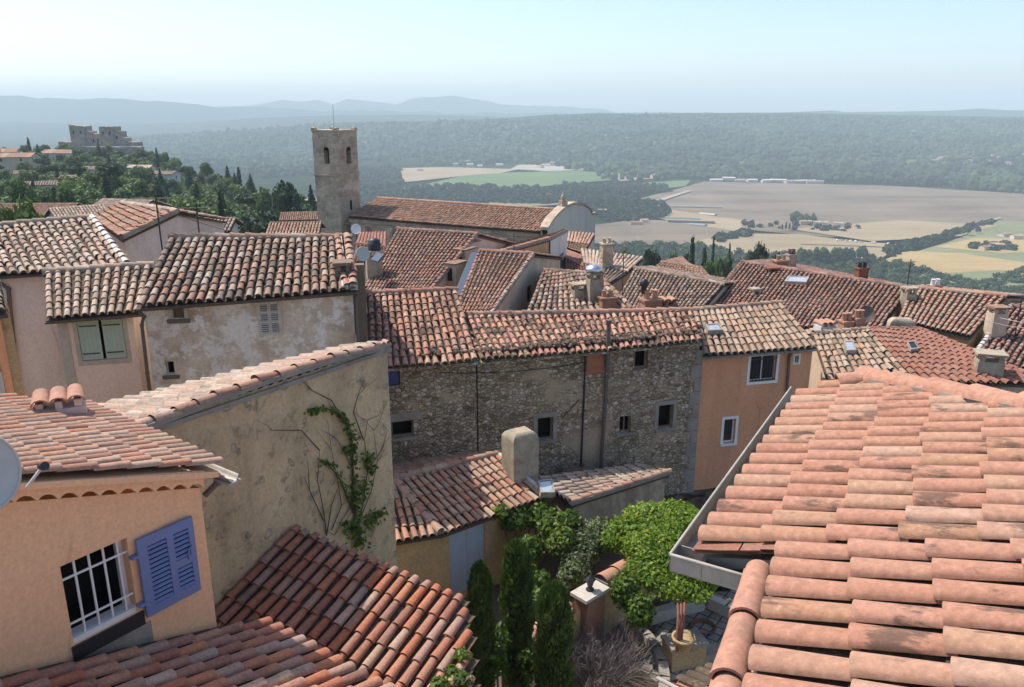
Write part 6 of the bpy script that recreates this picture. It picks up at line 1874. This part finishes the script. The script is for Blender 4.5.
# lower roof in front of the peach house -----------------------------
zB = PZ(209, 626, -5.77)[2]
lr = thing('low_roofed_house', 'low house under a half shaded clay roof at the bottom left corner', 'house', (-2.5, 6.5, -10))
oB = V(C_[0], C_[1], zB - .04); gB = -.35
upB = unit(V(-U_[0], -U_[1], -gB)); nB = unit(np.cross(V(U_[0], U_[1], gB), -Wv)); nB = nB if nB[2] > 0 else -nB
fB = V(U_[0], U_[1], gB)
mb = MB(); tiles_poly(mb, [oB - fB * 5 + Wv * .0, oB + fB * .50 - Wv * .0, oB + fB * .50 + Wv * 4.6, oB - fB * 5 + Wv * 4.6], oB, nB, upB, .205, .33, 8, .014, .008, 0)
mb.build('roof', [M['tile_dark'], M['underside']], lr)
mb = MB(); x1 = C_ + Wv * .02 + U_ * .12; x2 = C_ + Wv * 4.5 + U_ * .12
facade(mb, x2, x1, -11, zB - .22); facade(mb, x2 - U_ * 5, x2, -11, [(0, zB + 1.5), (5, zB - .22)]); mb.build('wall', M['stone_yellow'], lr)

# second roof beside the tall wall ------------------------------------
T0 = wallpt(fT, 293, 523, .0); T0[2] -= .05
dcol = V(-.77, -1.44, -.50)
T1 = PD(465, 599, 10.05)
o2 = T0; n2 = unit(np.cross(T1 - T0, dcol)); n2 = n2 if n2[2] > 0 else -n2
q3 = PP(474, 720, o2, n2); q4 = T0 + dcol * 2.6
q3 = q3
rf2 = thing('low_tiled_house', 'low house with a plum and red clay roof running along the tall ochre wall', 'house', (T0[0] + 1, T0[1] - 2, -12))
q5 = q4 + (T1 - T0) * 1.02
mb = MB(); tiles_poly(mb, [T0, T1, q3, q5, q4], o2, n2, -dcol, .195, .36, 8, .014, .008, 0)
mb.build('roof', [M['tile_dark'], M['underside']], rf2)
mb = MB(); facade(mb, T1 - V(.05, .1, 0), T0 - V(0.05, .1, 0), -13, [(0, T1[2] - .2), (np.linalg.norm((T1 - T0)[:2]), T0[2] - .2)]); facade(mb, V(q3[0] - .05, q3[1], 0), V(T1[0] - .05, T1[1] - .1, 0), -13, [(0, q3[2] - .2), (np.linalg.norm((T1 - q3)[:2]), T1[2] - .2)])
mb.build('wall', M['stone_yellow'], rf2)

# garden shed with the hipped roof -------------------------------------
E0, E1, R0, R1 = PD(440, 533, 17.2), PD(545, 495, 19.25), PD(394, 480, 18.9), PD(498, 453.5, 20.9)
zE = -9.82; E0[2] = E1[2] = zE
E0 = PZ(440, 533, zE); E1 = PZ(545, 495, zE); R0 = PZ(394, 480, -9.25); R1 = PZ(498, 454, -9.25)
sh = thing('garden_house', 'small hipped garden house with a grey blue door and warm clay tiles', 'house', ((E0[0] + R1[0]) / 2, (E0[1] + R1[1]) / 2, -12))
mb = MB(); tiles_quad(mb, E0, E1, R0, R1, .2, .33, 7, .013, .008, 0, .06, None, .02)
Hp = PZ(378, 543, zE); 
hn_ = unit(np.cross(E0 - Hp, R0 - Hp)); hn_ = hn_ if hn_[2] > 0 else -hn_
tiles_poly(mb, [Hp, E0, R0], Hp, hn_, R0 - (Hp + E0) / 2, .2, .33, 6, .013, .008, 0)
Bk0, Bk1 = R0 + (R0 - E0) * 1.15, R1 + (R1 - E1) * .95; Bk0[2] = Bk1[2] = zE - .02
tiles_quad(mb, Bk1, Bk0, R1, R0, .2, .33, 5, 0, .008, 1)
shr = mb.build('roof', [M['tile_warm'], M['underside']], sh)
mb = MB(); cap_row(mb, R0, R1, .1, .38, 6); cap_row(mb, E0, R0, .1, .38, 6); mb.build('ridge_cap', [M['tile_warm'], M['mortar']], sh)
mb = MB(); cap_row(mb, E1 - V(0, 0, .01), R1, .07, .38, 6, None, .01); mb.build('verge', [M['mortar_white'], M['mortar_white']], sh)
a, b, r0, r1 = inset_quad(E0, E1, R0, R1, .25, .12)
fS = wall_frame(a, b)
dr = (PW(450, 560, fS)[0], PW(485, 560, fS)[0], -12.1, PW(468, 528, fS)[1])
dr = (dr[0], dr[1], PW(466, 590, fS)[1], min(dr[3], zE - .12))
mb = MB(); La = np.linalg.norm((b - a)[:2])
facade(mb, a, b, -12.6, zE - .1, [dr], .1); hp2 = Hp + (R0 - Hp) * .1
facade(mb, V(hp2[0], hp2[1], 0), a, -12.6, zE - .1); facade(mb, b, Bk1, -12.6, [(0, zE - .1), (np.linalg.norm((R1 - b)[:2]), -9.45), (np.linalg.norm((Bk1 - b)[:2]), zE - .1)]); facade(mb, Bk1, Bk0, -12.6, zE - .12); facade(mb, Bk0, V(hp2[0], hp2[1], 0), -12.6, zE - .12)
mb.build('wall', M['stone_yellow'], sh)
mb = MB(); m_ = (dr[0] + dr[1]) / 2
fbox(mb, fS, dr[0] + .003, m_ - .004, dr[2], dr[3] - .003, -.08, -.04); fbox(mb, fS, m_ + .004, dr[1] - .003, dr[2], dr[3] - .003, -.08, -.04)
mb.build('door', M['blue_door'], sh)
chimney(shr, 520, 430, 481, 19.9, .80, M['concrete'], .62, .55, 'round')
n_ = unit(np.cross(E1 - E0, R0 - E0)); sk = [PP(x, y, E1 + V(0, 0, .1), n_) for x, y in ((540, 497), (554, 497), (551, 483), (537, 485))]
skylight(shr, sk, n_, sky_g)

# lean-to behind the garden --------------------------------------------
E0, E1, R0, R1 = PD(570, 503, 19.3), PD(539, 478, 20.9), PD(670, 471.5, 21.3), PD(640, 465.5, 22.1)
ln = thing('lean_to', 'low lean-to with a pale tiled roof and streaked beige wall before the stone terrace', 'shed', ((E0[0] + R0[0]) / 2, (E0[1] + R0[1]) / 2, -12.5))
mb = MB(); tiles_quad(mb, E1, E0, R1, R0, .2, .34, 6, .013, .012, 0, .06, None, .02); mb.build('roof', [M['tile_pale'], M['underside']], ln)
mb = MB(); cap_row(mb, E0 + V(0, 0, -.01), R0 + V(0, 0, -.01), .085, .36, 6); mb.build('verge', [M['tile_warm'], M['mortar']], ln)
a = lerp(E0, R0, .04) + V(.0, .08, 0); b = lerp(E0, R0, .955) + V(0, .08, 0)
mb = MB(); La = np.linalg.norm((b - a)[:2]); facade(mb, a, b, -12.6, [(0, a[2] - .12), (La, b[2] - .12)]); facade(mb, b, b + V(-.4, 1.2, 0), -12.6, b[2] - .12); facade(mb, E1 + V(.1, 0, 0), a, -12.6, [(0, E1[2] - .12), (np.linalg.norm((a - E1)[:2]), a[2] - .12)])
mb.build('wall', plaster('streaked_boards', (0.50, 0.40, 0.29), (0.24, 0.185, 0.13), (0.38, 0.30, 0.22), .8, 1.6, wear=1.0), ln)
# ================================================================== near roof at the right
zR = -2.5
q1 = PZ(703, 546, zR); q2 = PZ(805, 392, zR)
eD = unit(q2 - q1); uD = V(eD[1], -eD[0], 0)              # along the eave; up the slope to the right
gR = .30
nR = unit(np.cross(eD, uD + V(0, 0, gR))); nR = nR if nR[2] > 0 else -nR
oR = q1
pt = lambda x, y: PP(x, y, oR, nR)
nr = thing('near_house', 'nearest house with the big salmon tiled roof and zinc gutter at right', 'house', (3, 4.5, -12))
upR = unit(uD + V(0, 0, gR))
n1 = q1; n2_ = q1 + upR * np.dot(pt(772, 552) - q1, upR)
v1 = pt(757, 574); v2 = pt(716, 730)
hr0, hr1 = pt(870, 382), pt(1030, 412)
fr0 = hr1 + (hr1 - hr0) * 1.0
fr1 = v2 - eD * .8
big = fr1 + upR * 6.0
def polyclip():
    k = uD * .13; hd = unit(V(hr1[0] - hr0[0], hr1[1] - hr0[1], 0)); ho = unit(V(hd[1], -hd[0], 0)); ho = ho if np.dot(ho, V(1, 1, 0)) > 0 else -ho; ho = ho * .05
    return [q1, q2, hr0 + ho, hr1 + ho, fr0 + ho, big, fr1 + k, v2 + k, v1 + k, n2_ + k * .5]
PR, ER = .205, .365
mb = MB(); tiles_poly(mb, polyclip(), oR, nR, upR, PR, ER, 9, .014, .004, 0, over=.03, fat=.365, pmat=2)
nrr = mb.build('roof', [M['tile_new'], M['mortar'], M['moss_shade_bed']], nr)
mb = MB(); cap_row(mb, hr0 - unit(hr1 - hr0) * .1 + V(0, 0, .02), fr0 + V(0, 0, .02), .11, .42, 9, None, .006, rim=.014, lift=.0); cap_row(mb, q2 + upR * .3 + V(0, 0, .0), hr0, .1, .4, 9, None, .01, rim=.014, lift=.02)
mb.build('ridge_cap', [M['tile_cap'], M['mortar']], nr)
mb = MB(); vd = unit(v2 - v1); cap_row(mb, v2 + vd * 1.2 + V(0, 0, .0), v1 - vd * .05, .082, .5, 10, None, .003, rim=.014, lift=-.03)
mb.build('verge', [M['tile_cap'], M['tile_cap']], nr)
# back slope and gable beyond the ridge
mb = MB(); hv = hr1 - hr0; bd = unit(V(hv[1], -hv[0], 0)); bd = bd if np.dot(bd, V(1, 1, 0)) > 0 else -bd
bq = [hr0, fr0, fr0 + bd * 3 - V(0, 0, .9), hr0 + bd * 3 - V(0, 0, .9)]
slab(mb, bq, .0, .07, 0); mb.build('back_slope', M['tile_new'], nr)
# flat bedding tiles at the notch
mb = MB()
for i in range(3):
    p0 = q1 + upR * (-.05 + i * .29) - eD * .06 + nR * (.0 - .02)
    mb.box(p0, upR * .28, eD * .14, nR * .022, 0, random.random())
mb.build('eave_tiles', M['tile_redbright'], nr)
# zinc box gutter
def box_gutter(mb, p, q, w, dpt, out):
    d = unit(q - p)
    o_ = unit(out); t = .006
    L_ = np.linalg.norm(q - p)
    mb.box(p - V(0, 0, dpt), d * L_, o_ * w, V(0, 0, t)); mb.box(p - V(0, 0, dpt - t), d * L_, o_ * t, V(0, 0, dpt - t - .0)); mb.box(p + o_ * (w - t) - V(0, 0, dpt - t), d * L_, o_ * t, V(0, 0, dpt - t + .012))
    mb.tube([p + o_ * w + V(0, 0, .012), q + o_ * w + V(0, 0, .012)], .012, 6)
mb = MB()
gz = V(0, 0, -.075)
g1 = q1 - eD * .09 - uD * .0 + gz; g2 = q2 + eD * .25 + gz
box_gutter(mb, g1 + uD * .03, g2 + uD * .03, .20, .10, -uD)
h1_ = g1 - uD * .17; h2_ = g1 + uD * .62
box_gutter(mb, h1_ + eD * .16, h2_ + eD * .16, .16, .10, -eD)
mb.build('gutter', M['zinc'], nr)
mb = MB()
for i in range(9):
    p = lerp(h1_, h2_, random.uniform(.1, .7)) + eD * random.uniform(.03, .12) - V(0, 0, .085)
    ico_blob(mb, p, (random.uniform(.02, .06), random.uniform(.015, .04), .015), random.random(), 1, .3)
mb.build('debris', M['mortar_white'], nr)
mb = MB()
w0, w1 = q1 + uD * .5 - eD * .0, q2 + uD * .28
k0 = V(w0[0], w0[1], 0); k1 = V(w1[0], w1[1], 0)
zz = zR - .18
facade(mb, k1, k0, -12.6, zz); vv1 = v1 + uD * .1; vv2 = v2 + uD * .1 + vd * 2
facade(mb, k0, V(vv1[0], vv1[1], 0), -12.6, zz); facade(mb, V(vv1[0], vv1[1], 0), V(vv2[0], vv2[1], 0), -12.6, [(0, v1[2] - .12), (np.linalg.norm((vv2 - vv1)[:2]), v2[2] - .2)])
hb_ = hr0 + bd * 2.6; facade(mb, V(hb_[0], hb_[1], 0), k1, -12.6, [(0, hr0[2] - 1.0), (np.linalg.norm((hb_ - k1)[:2]) * .6, hr0[2] - .25), (np.linalg.norm((hb_ - k1)[:2]), zz)])
mb.build('wall', M['white_wall'], nr)
# corner of another small roof at the foot of the verge
c0 = PD(680, 672, 6.2)
sm_ = thing('porch_roof', 'small clay tiled porch roof peeping out at the bottom edge beside the verge', 'roof', c0 - V(0, 0, 6))
e0, e1 = PD(672, 680, 6.0), PD(728, 657, 6.6)
r0, r1 = e0 + V(.55, -.9, .3), e1 + V(.6, -.9, .3)
mb = MB(); tiles_quad(mb, e0, e1, r0, r1, .17, .34, 8, .013, .005, 0); mb.build('tiles', [M['tile_new'], M['underside']], sm_)
mb = MB(); mb.tube([e0 + V(-.1, .05, -.03), e0 + V(-.13, .0, .02), r0 + V(-.13, 0, 0)], .02, 6); mb.build('edge_pipe', M['zinc'], sm_)

# ================================================================== the garden court
GZ = GARDEN_Z
# paved court
pv_m, nt, b_ = mat_new('diamond_paving')
co = coords(nt); mp = N(nt, 'ShaderNodeMapping'); mp.inputs['Rotation'].default_value = (0, 0, .62); L(nt, co, mp.inputs[0])
br = N(nt, 'ShaderNodeTexBrick'); br.offset = 0.0; br.inputs['Scale'].default_value = 1.0; L(nt, mp.outputs[0], br.inputs['Vector'])
br.inputs['Brick Width'].default_value = .27; br.inputs['Row Height'].default_value = .27; br.inputs['Mortar Size'].default_value = .022
br.inputs['Color1'].default_value = (.24, .21, .175, 1); br.inputs['Color2'].default_value = (.30, .27, .225, 1); br.inputs['Mortar'].default_value = (.07, .06, .05, 1)
n1 = noise(nt, co, 2.0, 5); L(nt, mix(nt, 1.0, br.outputs[0], ramp(nt, n1.outputs[0], [(.3, .6), (.7, 1.15)]), 'MULTIPLY'), b_.inputs['Base Color']); b_.inputs['Roughness'].default_value = .8
mb = MB(); mb.poly([PZ(x, y, GZ + .01) for x, y in [(640, 668), (668, 600), (760, 585), (800, 640), (770, 720), (690, 712)]])
tag(mb.build('patio', pv_m), kind='structure')
earth = plaster('garden_earth', (.13, .10, .075), (.07, .055, .04), None, .7, 1.5)
# planter kerbs
def kerb(name, label, pts, z, h, w, mat, cat='planter'):
    P = [PZ(x, y, z + h) for x, y in pts]
    mb = MB()
    for a, b in zip(P[:-1], P[1:]):
        d = b - a; d[2] = 0; Ld = np.linalg.norm(d); d /= Ld; s = V(-d[1], d[0], 0)
        mb.box(a - s * w / 2 - d * w * .1 - V(0, 0, h), d * (Ld + w * .2), s * w, V(0, 0, h))
    return solo(name, mb, mat, label, cat, P[0] - V(0, 0, h))
kerb('planter_edge', 'long cream planter edge behind the potted tree trunk in the court', [(650, 612), (676, 604), (702, 598)], GZ, .32, .22, M['cream_trim'])
kerb('planter_edge', 'short cream planter edge next to the near roof in the court', [(712, 597), (728, 604), (745, 612)], GZ, .32, .22, M['cream_trim'])
kerb('garden_kerb', 'curved grey stone kerb round the bare twiggy bush', [(634, 622), (648, 634), (657, 646), (663, 660), (665, 676), (662, 700)], GZ, .22, .22, M['mortar'], 'kerb')
p = PZ(686, 664, GZ)
mb = MB(); mb.cbox(PZ(683, 662, GZ)[:2], .85, .5, GZ, GZ + .55, .3); mb.cbox(PZ(683, 662, GZ)[:2], .92, .56, GZ + .55, GZ + .62, .3, 1)
solo('stone_block', mb, [M['stone_yellow'], M['mortar']], 'ochre stone block carrying the planted clay pot in the court', 'stone block', p)
mb = MB(); mb.cbox(PZ(712, 656, GZ)[:2], 1.3, .32, GZ, GZ + .2, .35)
solo('stone_step', mb, M['mortar'], 'grey stone step right of the ochre stone block', 'step', PZ(712, 656, GZ))
pc_ = PZ(683, 648, GZ + .62)
mb = MB(); mb.lathe(pc_, [(.16, 0), (.24, .22), (.27, .25), (.27, .3), (.22, .3), (.2, .24)], 16)
solo('clay_pot', mb, M['stone_yellow'], 'ochre clay pot on the stone block under the bright green tree', 'pot', pc_)
pc2 = PZ(722, 587, GZ)
mb = MB(); mb.lathe(pc2, [(.22, 0), (.34, .4), (.38, .44), (.38, .5), (.32, .5), (.3, .42)], 16)
solo('plant_pot', mb, M['black'], 'dark round plant pot in the shade under the zinc gutter', 'pot', pc2)
mb = MB(); cq = PZ(703, 628, GZ + .02)
for k in range(4):
    pts = [cq + V(math.cos(a) * (.24 + .02 * k), math.sin(a) * (.24 + .02 * k), .02 + .012 * k) for a in np.linspace(0, 6.28, 25)]
    mb.tube(pts, .014, 5, cap=False)
solo('garden_hose', mb, M['rust'], 'coiled dark red garden hose lying on the diamond paving', 'hose', cq)
# bright green tree
tb = PZ(679, 642, GZ + .85); tb0 = V(tb[0], tb[1], GZ + .85)
gt = thing('garden_tree', 'bright green leafy tree with an umbrella crown in the garden court', 'tree', tb0)
cz = [((606, 534), 18.7, .5), ((617, 533), 17.8, .4), ((632, 526), 17.8, .65), ((650, 515), 18.4, .75), ((675, 512), 18.3, .7), ((690, 525), 17.6, .75), ((660, 540), 17.3, .95), ((652, 540), 17.0, .65), ((685, 555), 16.6, .75), ((655, 562), 16.5, .7), ((672, 575), 16.2, .65), ((692, 582), 16.0, .5), ((700, 565), 16.4, .6), ((646, 560), 16.6, .3)]
mb = MB()
for (x, y), D, r in cz:
    c = PD(x, y + 6, D)
    Pq, Nq, Rq = crown_pts(int(5200 * r * r + 300), [(c, (r, r, r * .55))])
    keep = Nq[:, 2] > -.55
    leaf_quads(mb, Pq[keep],  .07, Rq[keep] * .7 + .15 + rng.normal(0, .2, keep.sum()), 1.5, normals=Nq[keep] * .6 + V(0, 0, .6), spread=.55)
mb.build('crown', M['leaf_bright'], gt)
mb = MB(); fork = PD(682, 585, 16.2)
for k in range(3):
    o = V(.05 * (k - 1), .03 * k, 0)
    mb.tube([tb0 + o - V(0, 0, .25), tb0 + o * 1.5 + V(.02, 0, .7), lerp(tb0, fork, .8) + o * 2, fork + o * 3], [.035, .03, .028, .022], 6)
for (x, y), D, r in cz:
    mb.tube([fork, (fork + PD(x, y, D)) / 2 - V(0, 0, .12), PD(x, y + 3, D)], [.025, .018, .008], 5)
mb.build('trunk', plain('reddish_bark', (.24, .10, .06), .9), gt)
# cypresses of the garden
def garden_cypress(px, ytop, D, wpx, label, seed):
    t = PD(px, ytop, D); r = wpx / F * D / .88 / 2
    root = thing('cypress', label, 'cypress', (t[0], t[1], GZ))
    Hh = t[2] - GZ; n = 9500
    u = rng.uniform(0, 1, n) ** .85; a = rng.uniform(0, 2 * np.pi, n)
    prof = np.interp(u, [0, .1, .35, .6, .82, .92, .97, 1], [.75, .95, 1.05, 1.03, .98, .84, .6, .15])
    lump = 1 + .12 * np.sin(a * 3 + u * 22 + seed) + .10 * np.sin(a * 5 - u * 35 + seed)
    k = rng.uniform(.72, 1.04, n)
    P = np.stack([t[0] + np.cos(a) * r * prof * lump * k, t[1] + np.sin(a) * r * prof * lump * k, GZ + .1 + u * Hh * 1.0], 1)
    nn = np.stack([np.cos(a) * .7, np.sin(a) * .7, np.full(n, .25)], 1)
    mb = MB()
    v_up = rng.normal(size=(n, 3)) * .22 + np.stack([np.cos(a) * .25, np.sin(a) * .25, np.ones(n)], 1); v_up /= np.linalg.norm(v_up, axis=1)[:, None]
    sd = np.cross(v_up, nn + rng.normal(size=(n, 3)) * .5); sd /= np.linalg.norm(sd, axis=1)[:, None]
    ln_ = rng.uniform(.05, .12, n)[:, None]; wd_ = rng.uniform(.012, .024, n)[:, None]
    vv = np.stack([P - sd * wd_, P + sd * wd_, P + v_up * ln_ + sd * wd_ * .3, P + v_up * ln_ - sd * wd_ * .3], 1).reshape(-1, 3)
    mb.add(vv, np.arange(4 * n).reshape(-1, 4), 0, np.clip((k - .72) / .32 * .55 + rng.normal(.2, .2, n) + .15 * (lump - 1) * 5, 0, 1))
    kk = [(r * .66 * p, GZ + .1 + q * Hh) for q, p in ((0, .7), (.1, .95), (.35, 1.05), (.6, 1.0), (.82, .85), (.92, .6), (.97, .3))]
    mb.lathe((t[0], t[1], 0), kk, 10, 0, .0)
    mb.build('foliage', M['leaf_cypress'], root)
    mt = MB(); mt.tube([(t[0], t[1], GZ - .1), (t[0], t[1], GZ + .9)], [.06, .05], 7); mt.build('trunk', M['bark'], root)
garden_cypress(480, 570, 13.2, 25, 'leftmost and shortest looking of the three garden cypresses by the tiled roof', 0)
garden_cypress(517, 548, 13.8, 30, 'middle and tallest of the three garden cypresses', 2)
garden_cypress(555, 590, 12.6, 35, 'rightmost and nearest of the three garden cypresses beside the bare bush', 4)
# shrubs
def shrub(name, label, blobs, n, size, leaf, stems=6, cat='shrub'):
    c0 = PD(*blobs[0][:3]); g = V(c0[0], c0[1], GZ)
    root = thing(name, label, cat, g)
    mb = MB(); bl = [(PD(x, y, D), (r, r, r * k)) for x, y, D, r, k in blobs]
    P, Nn, R = crown_pts(n, bl); leaf_quads(mb, P, size, R + rng.normal(0, .15, len(P)), 1.4, normals=Nn + V(0, 0, .3), spread=.6)
    for c, r in bl: ico_blob(mb, c, [x * .7 for x in r], .02, 2, .12)
    mb.build('foliage', M[leaf], root)
    ms = MB()
    for c, r in bl: ms.tube([g - V(0, 0, .1), (g + c) / 2 + V(random.uniform(-.1, .1), 0, 0), c], [.035, .025, .01], 5)
    ms.build('stem', M['bark'], root)
    return root
shrub('grey_green_shrub', 'dense grey green rounded shrub left of the diagonal coped wall', [(588, 546, 18.2, .55, .9), (600, 534, 18.6, .5, .9), (578, 562, 17.6, .45, .9), (572, 574, 17.0, .35, 1)], 5200, .07, 'leaf_shrub')
shrub('climbing_shrub', 'leafy climber spilling over the right end of the garden house', [(515, 518, 18.6, .42, .8), (535, 513, 18.9, .45, .8), (552, 525, 18.4, .45, .9), (500, 512, 18.3, .24, .8), (560, 540, 18.0, .4, 1.1), (570, 520, 18.8, .35, .8), (527, 550, 17.9, .4, 1.0), (540, 582, 17.0, .3, 1.0), (526, 575, 17.3, .35, 1.0)], 4200, .10, 'leaf_vine')
shrub('ivy_bank', 'dark ivy hanging on the stone bank below the bright green tree', [(625, 590, 16.0, .35, 1.4), (640, 610, 15.6, .35, 1.3)], 1500, .08, 'leaf_vine')
shrub('trailing_plant', 'straggly green and straw coloured plant trailing over the low tiled roof by the left cypress', [(452, 672, 8.9, .13, .7), (463, 655, 9.1, .12, .7), (440, 684, 8.6, .14, .7), (462, 680, 8.7, .14, .8)], 420, .05, 'leaf_vine')
shrub('garden_undergrowth', 'dark green undergrowth between the middle and right garden cypresses', [(500, 640, 13.6, .3, 1.2), (530, 660, 13.4, .3, 1.3), (497, 660, 13.1, .25, 1.2), (540, 600, 15.5, .35, .9)], 900, .09, 'leaf_vine')
# bare twiggy bush
bb = PZ(600, 668, GZ); root = thing('bare_bush', 'bare grey twiggy bush inside the curved kerb', 'bush', V(bb[0], bb[1], GZ))
mb = MB()
for i in range(420):
    a = random.uniform(0, 6.28); r = random.uniform(0, 1) ** .6 * 1.0
    s = V(bb[0] + math.cos(a) * r * .7, bb[1] + math.sin(a) * r * .75, GZ)
    h = random.uniform(.45, 1.0)
    d = V(math.cos(a) * r * .45 + random.uniform(-.2, .2), math.sin(a) * r * .45 + random.uniform(-.2, .2), 0)
    m1 = s + d * .4 + V(0, 0, h * .5); e_ = s + d + V(random.uniform(-.08, .08), random.uniform(-.08, .08), h)
    mb.tube([s, m1, e_], [.009, .006, .003], 3, cap=False)
    for q in range(3):
        st_ = lerp(m1, e_, random.random()); mb.tube([st_, st_ + V(random.uniform(-.16, .16), random.uniform(-.16, .16), random.uniform(.05, .24))], [.004, .002], 3, cap=False)
mb.build('twigs', M['twig'], root)
# diagonal wall with clay coping and pillar
zW = -10.75
wp = [PZ(657, 552, zW), PZ(606, 586, zW)]; wp2 = [PZ(572, 610, zW - .1), PZ(528, 648, zW - .25)]
gw = thing('garden_wall', 'diagonal garden wall with rounded clay coping between the shrubs', 'wall', (wp[1][0], wp[1][1], GZ))
mb = MB(); facade(mb, wp2[1], wp[0], GZ - .3, [(0, wp2[1][2]), (np.linalg.norm((wp[0] - wp2[1])[:2]), zW)]); off = unit(V(-(wp[0] - wp2[1])[1], (wp[0] - wp2[1])[0], 0)) * .3
facade(mb, wp[0] + off, wp2[1] + off, GZ - .3, [(0, zW), (np.linalg.norm((wp[0] - wp2[1])[:2]), wp2[1][2])]); facade(mb, wp[0], wp[0] + off, GZ - .3, zW); facade(mb, wp2[1] + off, wp2[1], GZ - .3, wp2[1][2])
mb.build('wall', M['stone_yellow'], gw)
mb = MB(); cap_row(mb, wp[1] + off / 2, wp[0] + off / 2, .22, .5, 8, None, .006, lift=.01); cap_row(mb, wp2[1] + off / 2, wp2[0] + off / 2, .2, .45, 8, None, .01, lift=.01)
mb.build('coping', [M['tile_cap'], M['mortar']], gw)
pc = (PZ(588, 600, zW)[0] + .05, PZ(588, 600, zW)[1] + .1)
mb = MB(); mb.cbox(pc, .6, .4, GZ - .2, zW + .12, .75); mb.build('pillar', plaster('red_brown_render', (.30, .16, .10), (.2, .11, .07), None, .6, 1.5), gw)
mb = MB(); mb.cbox(pc, .80, .50, zW + .121, zW + .2, .75); mb.build('pillar_cap', M['cream_trim'], gw)
lt = thing('garden_lantern', 'small black lantern standing on the pale pillar cap of the garden wall', 'lantern', (pc[0], pc[1], zW + .2))
mb = MB(); mb.lathe((pc[0], pc[1], zW + .2), [(.10, 0), (.10, .03), (.04, .05), (.04, .1)], 8); mb.build('base', M['black'], lt)
mb = MB(); mb.lathe((pc[0], pc[1], zW + .3), [(.06, 0), (.105, .17)], 6, 0, .5, False); mb.build('glass', M['dark_metal'], lt)
mb = MB(); mb.lathe((pc[0], pc[1], zW + .47), [(.135, 0), (.05, .09), (.02, .13)], 6, 0, .5, False); mb.build('cap', M['black'], lt)
# stone bank under the tree
mb = MB(); A_, B_ = PZ(618, 615, GZ), PZ(655, 598, GZ); 
for i in range(26):
    t = random.random(); p = lerp(A_, B_, t) + V(random.uniform(-.25, .25), random.uniform(.0, .5), random.uniform(.05, 1.0))
    ico_blob(mb, p, (random.uniform(.18, .32), random.uniform(.18, .3), random.uniform(.14, .24)), random.random(), 2, .08)
solo('rock_bank', mb, M['stone_yellow'], 'bank of ochre rocks behind the bare bush under the tree', 'rocks', A_)
# low wall with hoops behind the tree
mb = MB(); a, b = PZ(585, 524, -11.3), PZ(625, 527, -11.2); mb.box(a, b - a, V(0, .35, 0), V(0, 0, -1)); mb.box(a + V(0, 0, .003), b - a, V(0, .35, 0), V(0, 0, .06), 1)
solo('low_wall', mb, [M['stone_yellow'], M['terracotta']], 'low wall with clay coping between the lean-to and the bright green tree', 'wall', a - V(0, 0, 1))
for i, x in enumerate((592, 604)):
    c = PZ(x, 524, -11.2); mb = MB(); mb.tube([c + V(math.cos(t) * .3, 0.1, math.sin(t) * .32) for t in np.linspace(0, math.pi, 14)], .014, 6)
    solo('wire_hoop', mb, M['zinc'], ['left of two thin metal hoops on the low coped wall', 'right of two thin metal hoops on the low coped wall'][i], 'hoop', c)
# loose ground of the garden beds
mb = MB(); mb.poly([PZ(x, y, GZ + .006) for x, y in [(380, 600), (480, 560), (560, 535), (670, 560), (668, 600), (640, 668), (690, 712), (400, 720)]][::-1])
tag(mb.build('garden_soil', earth), kind='structure')
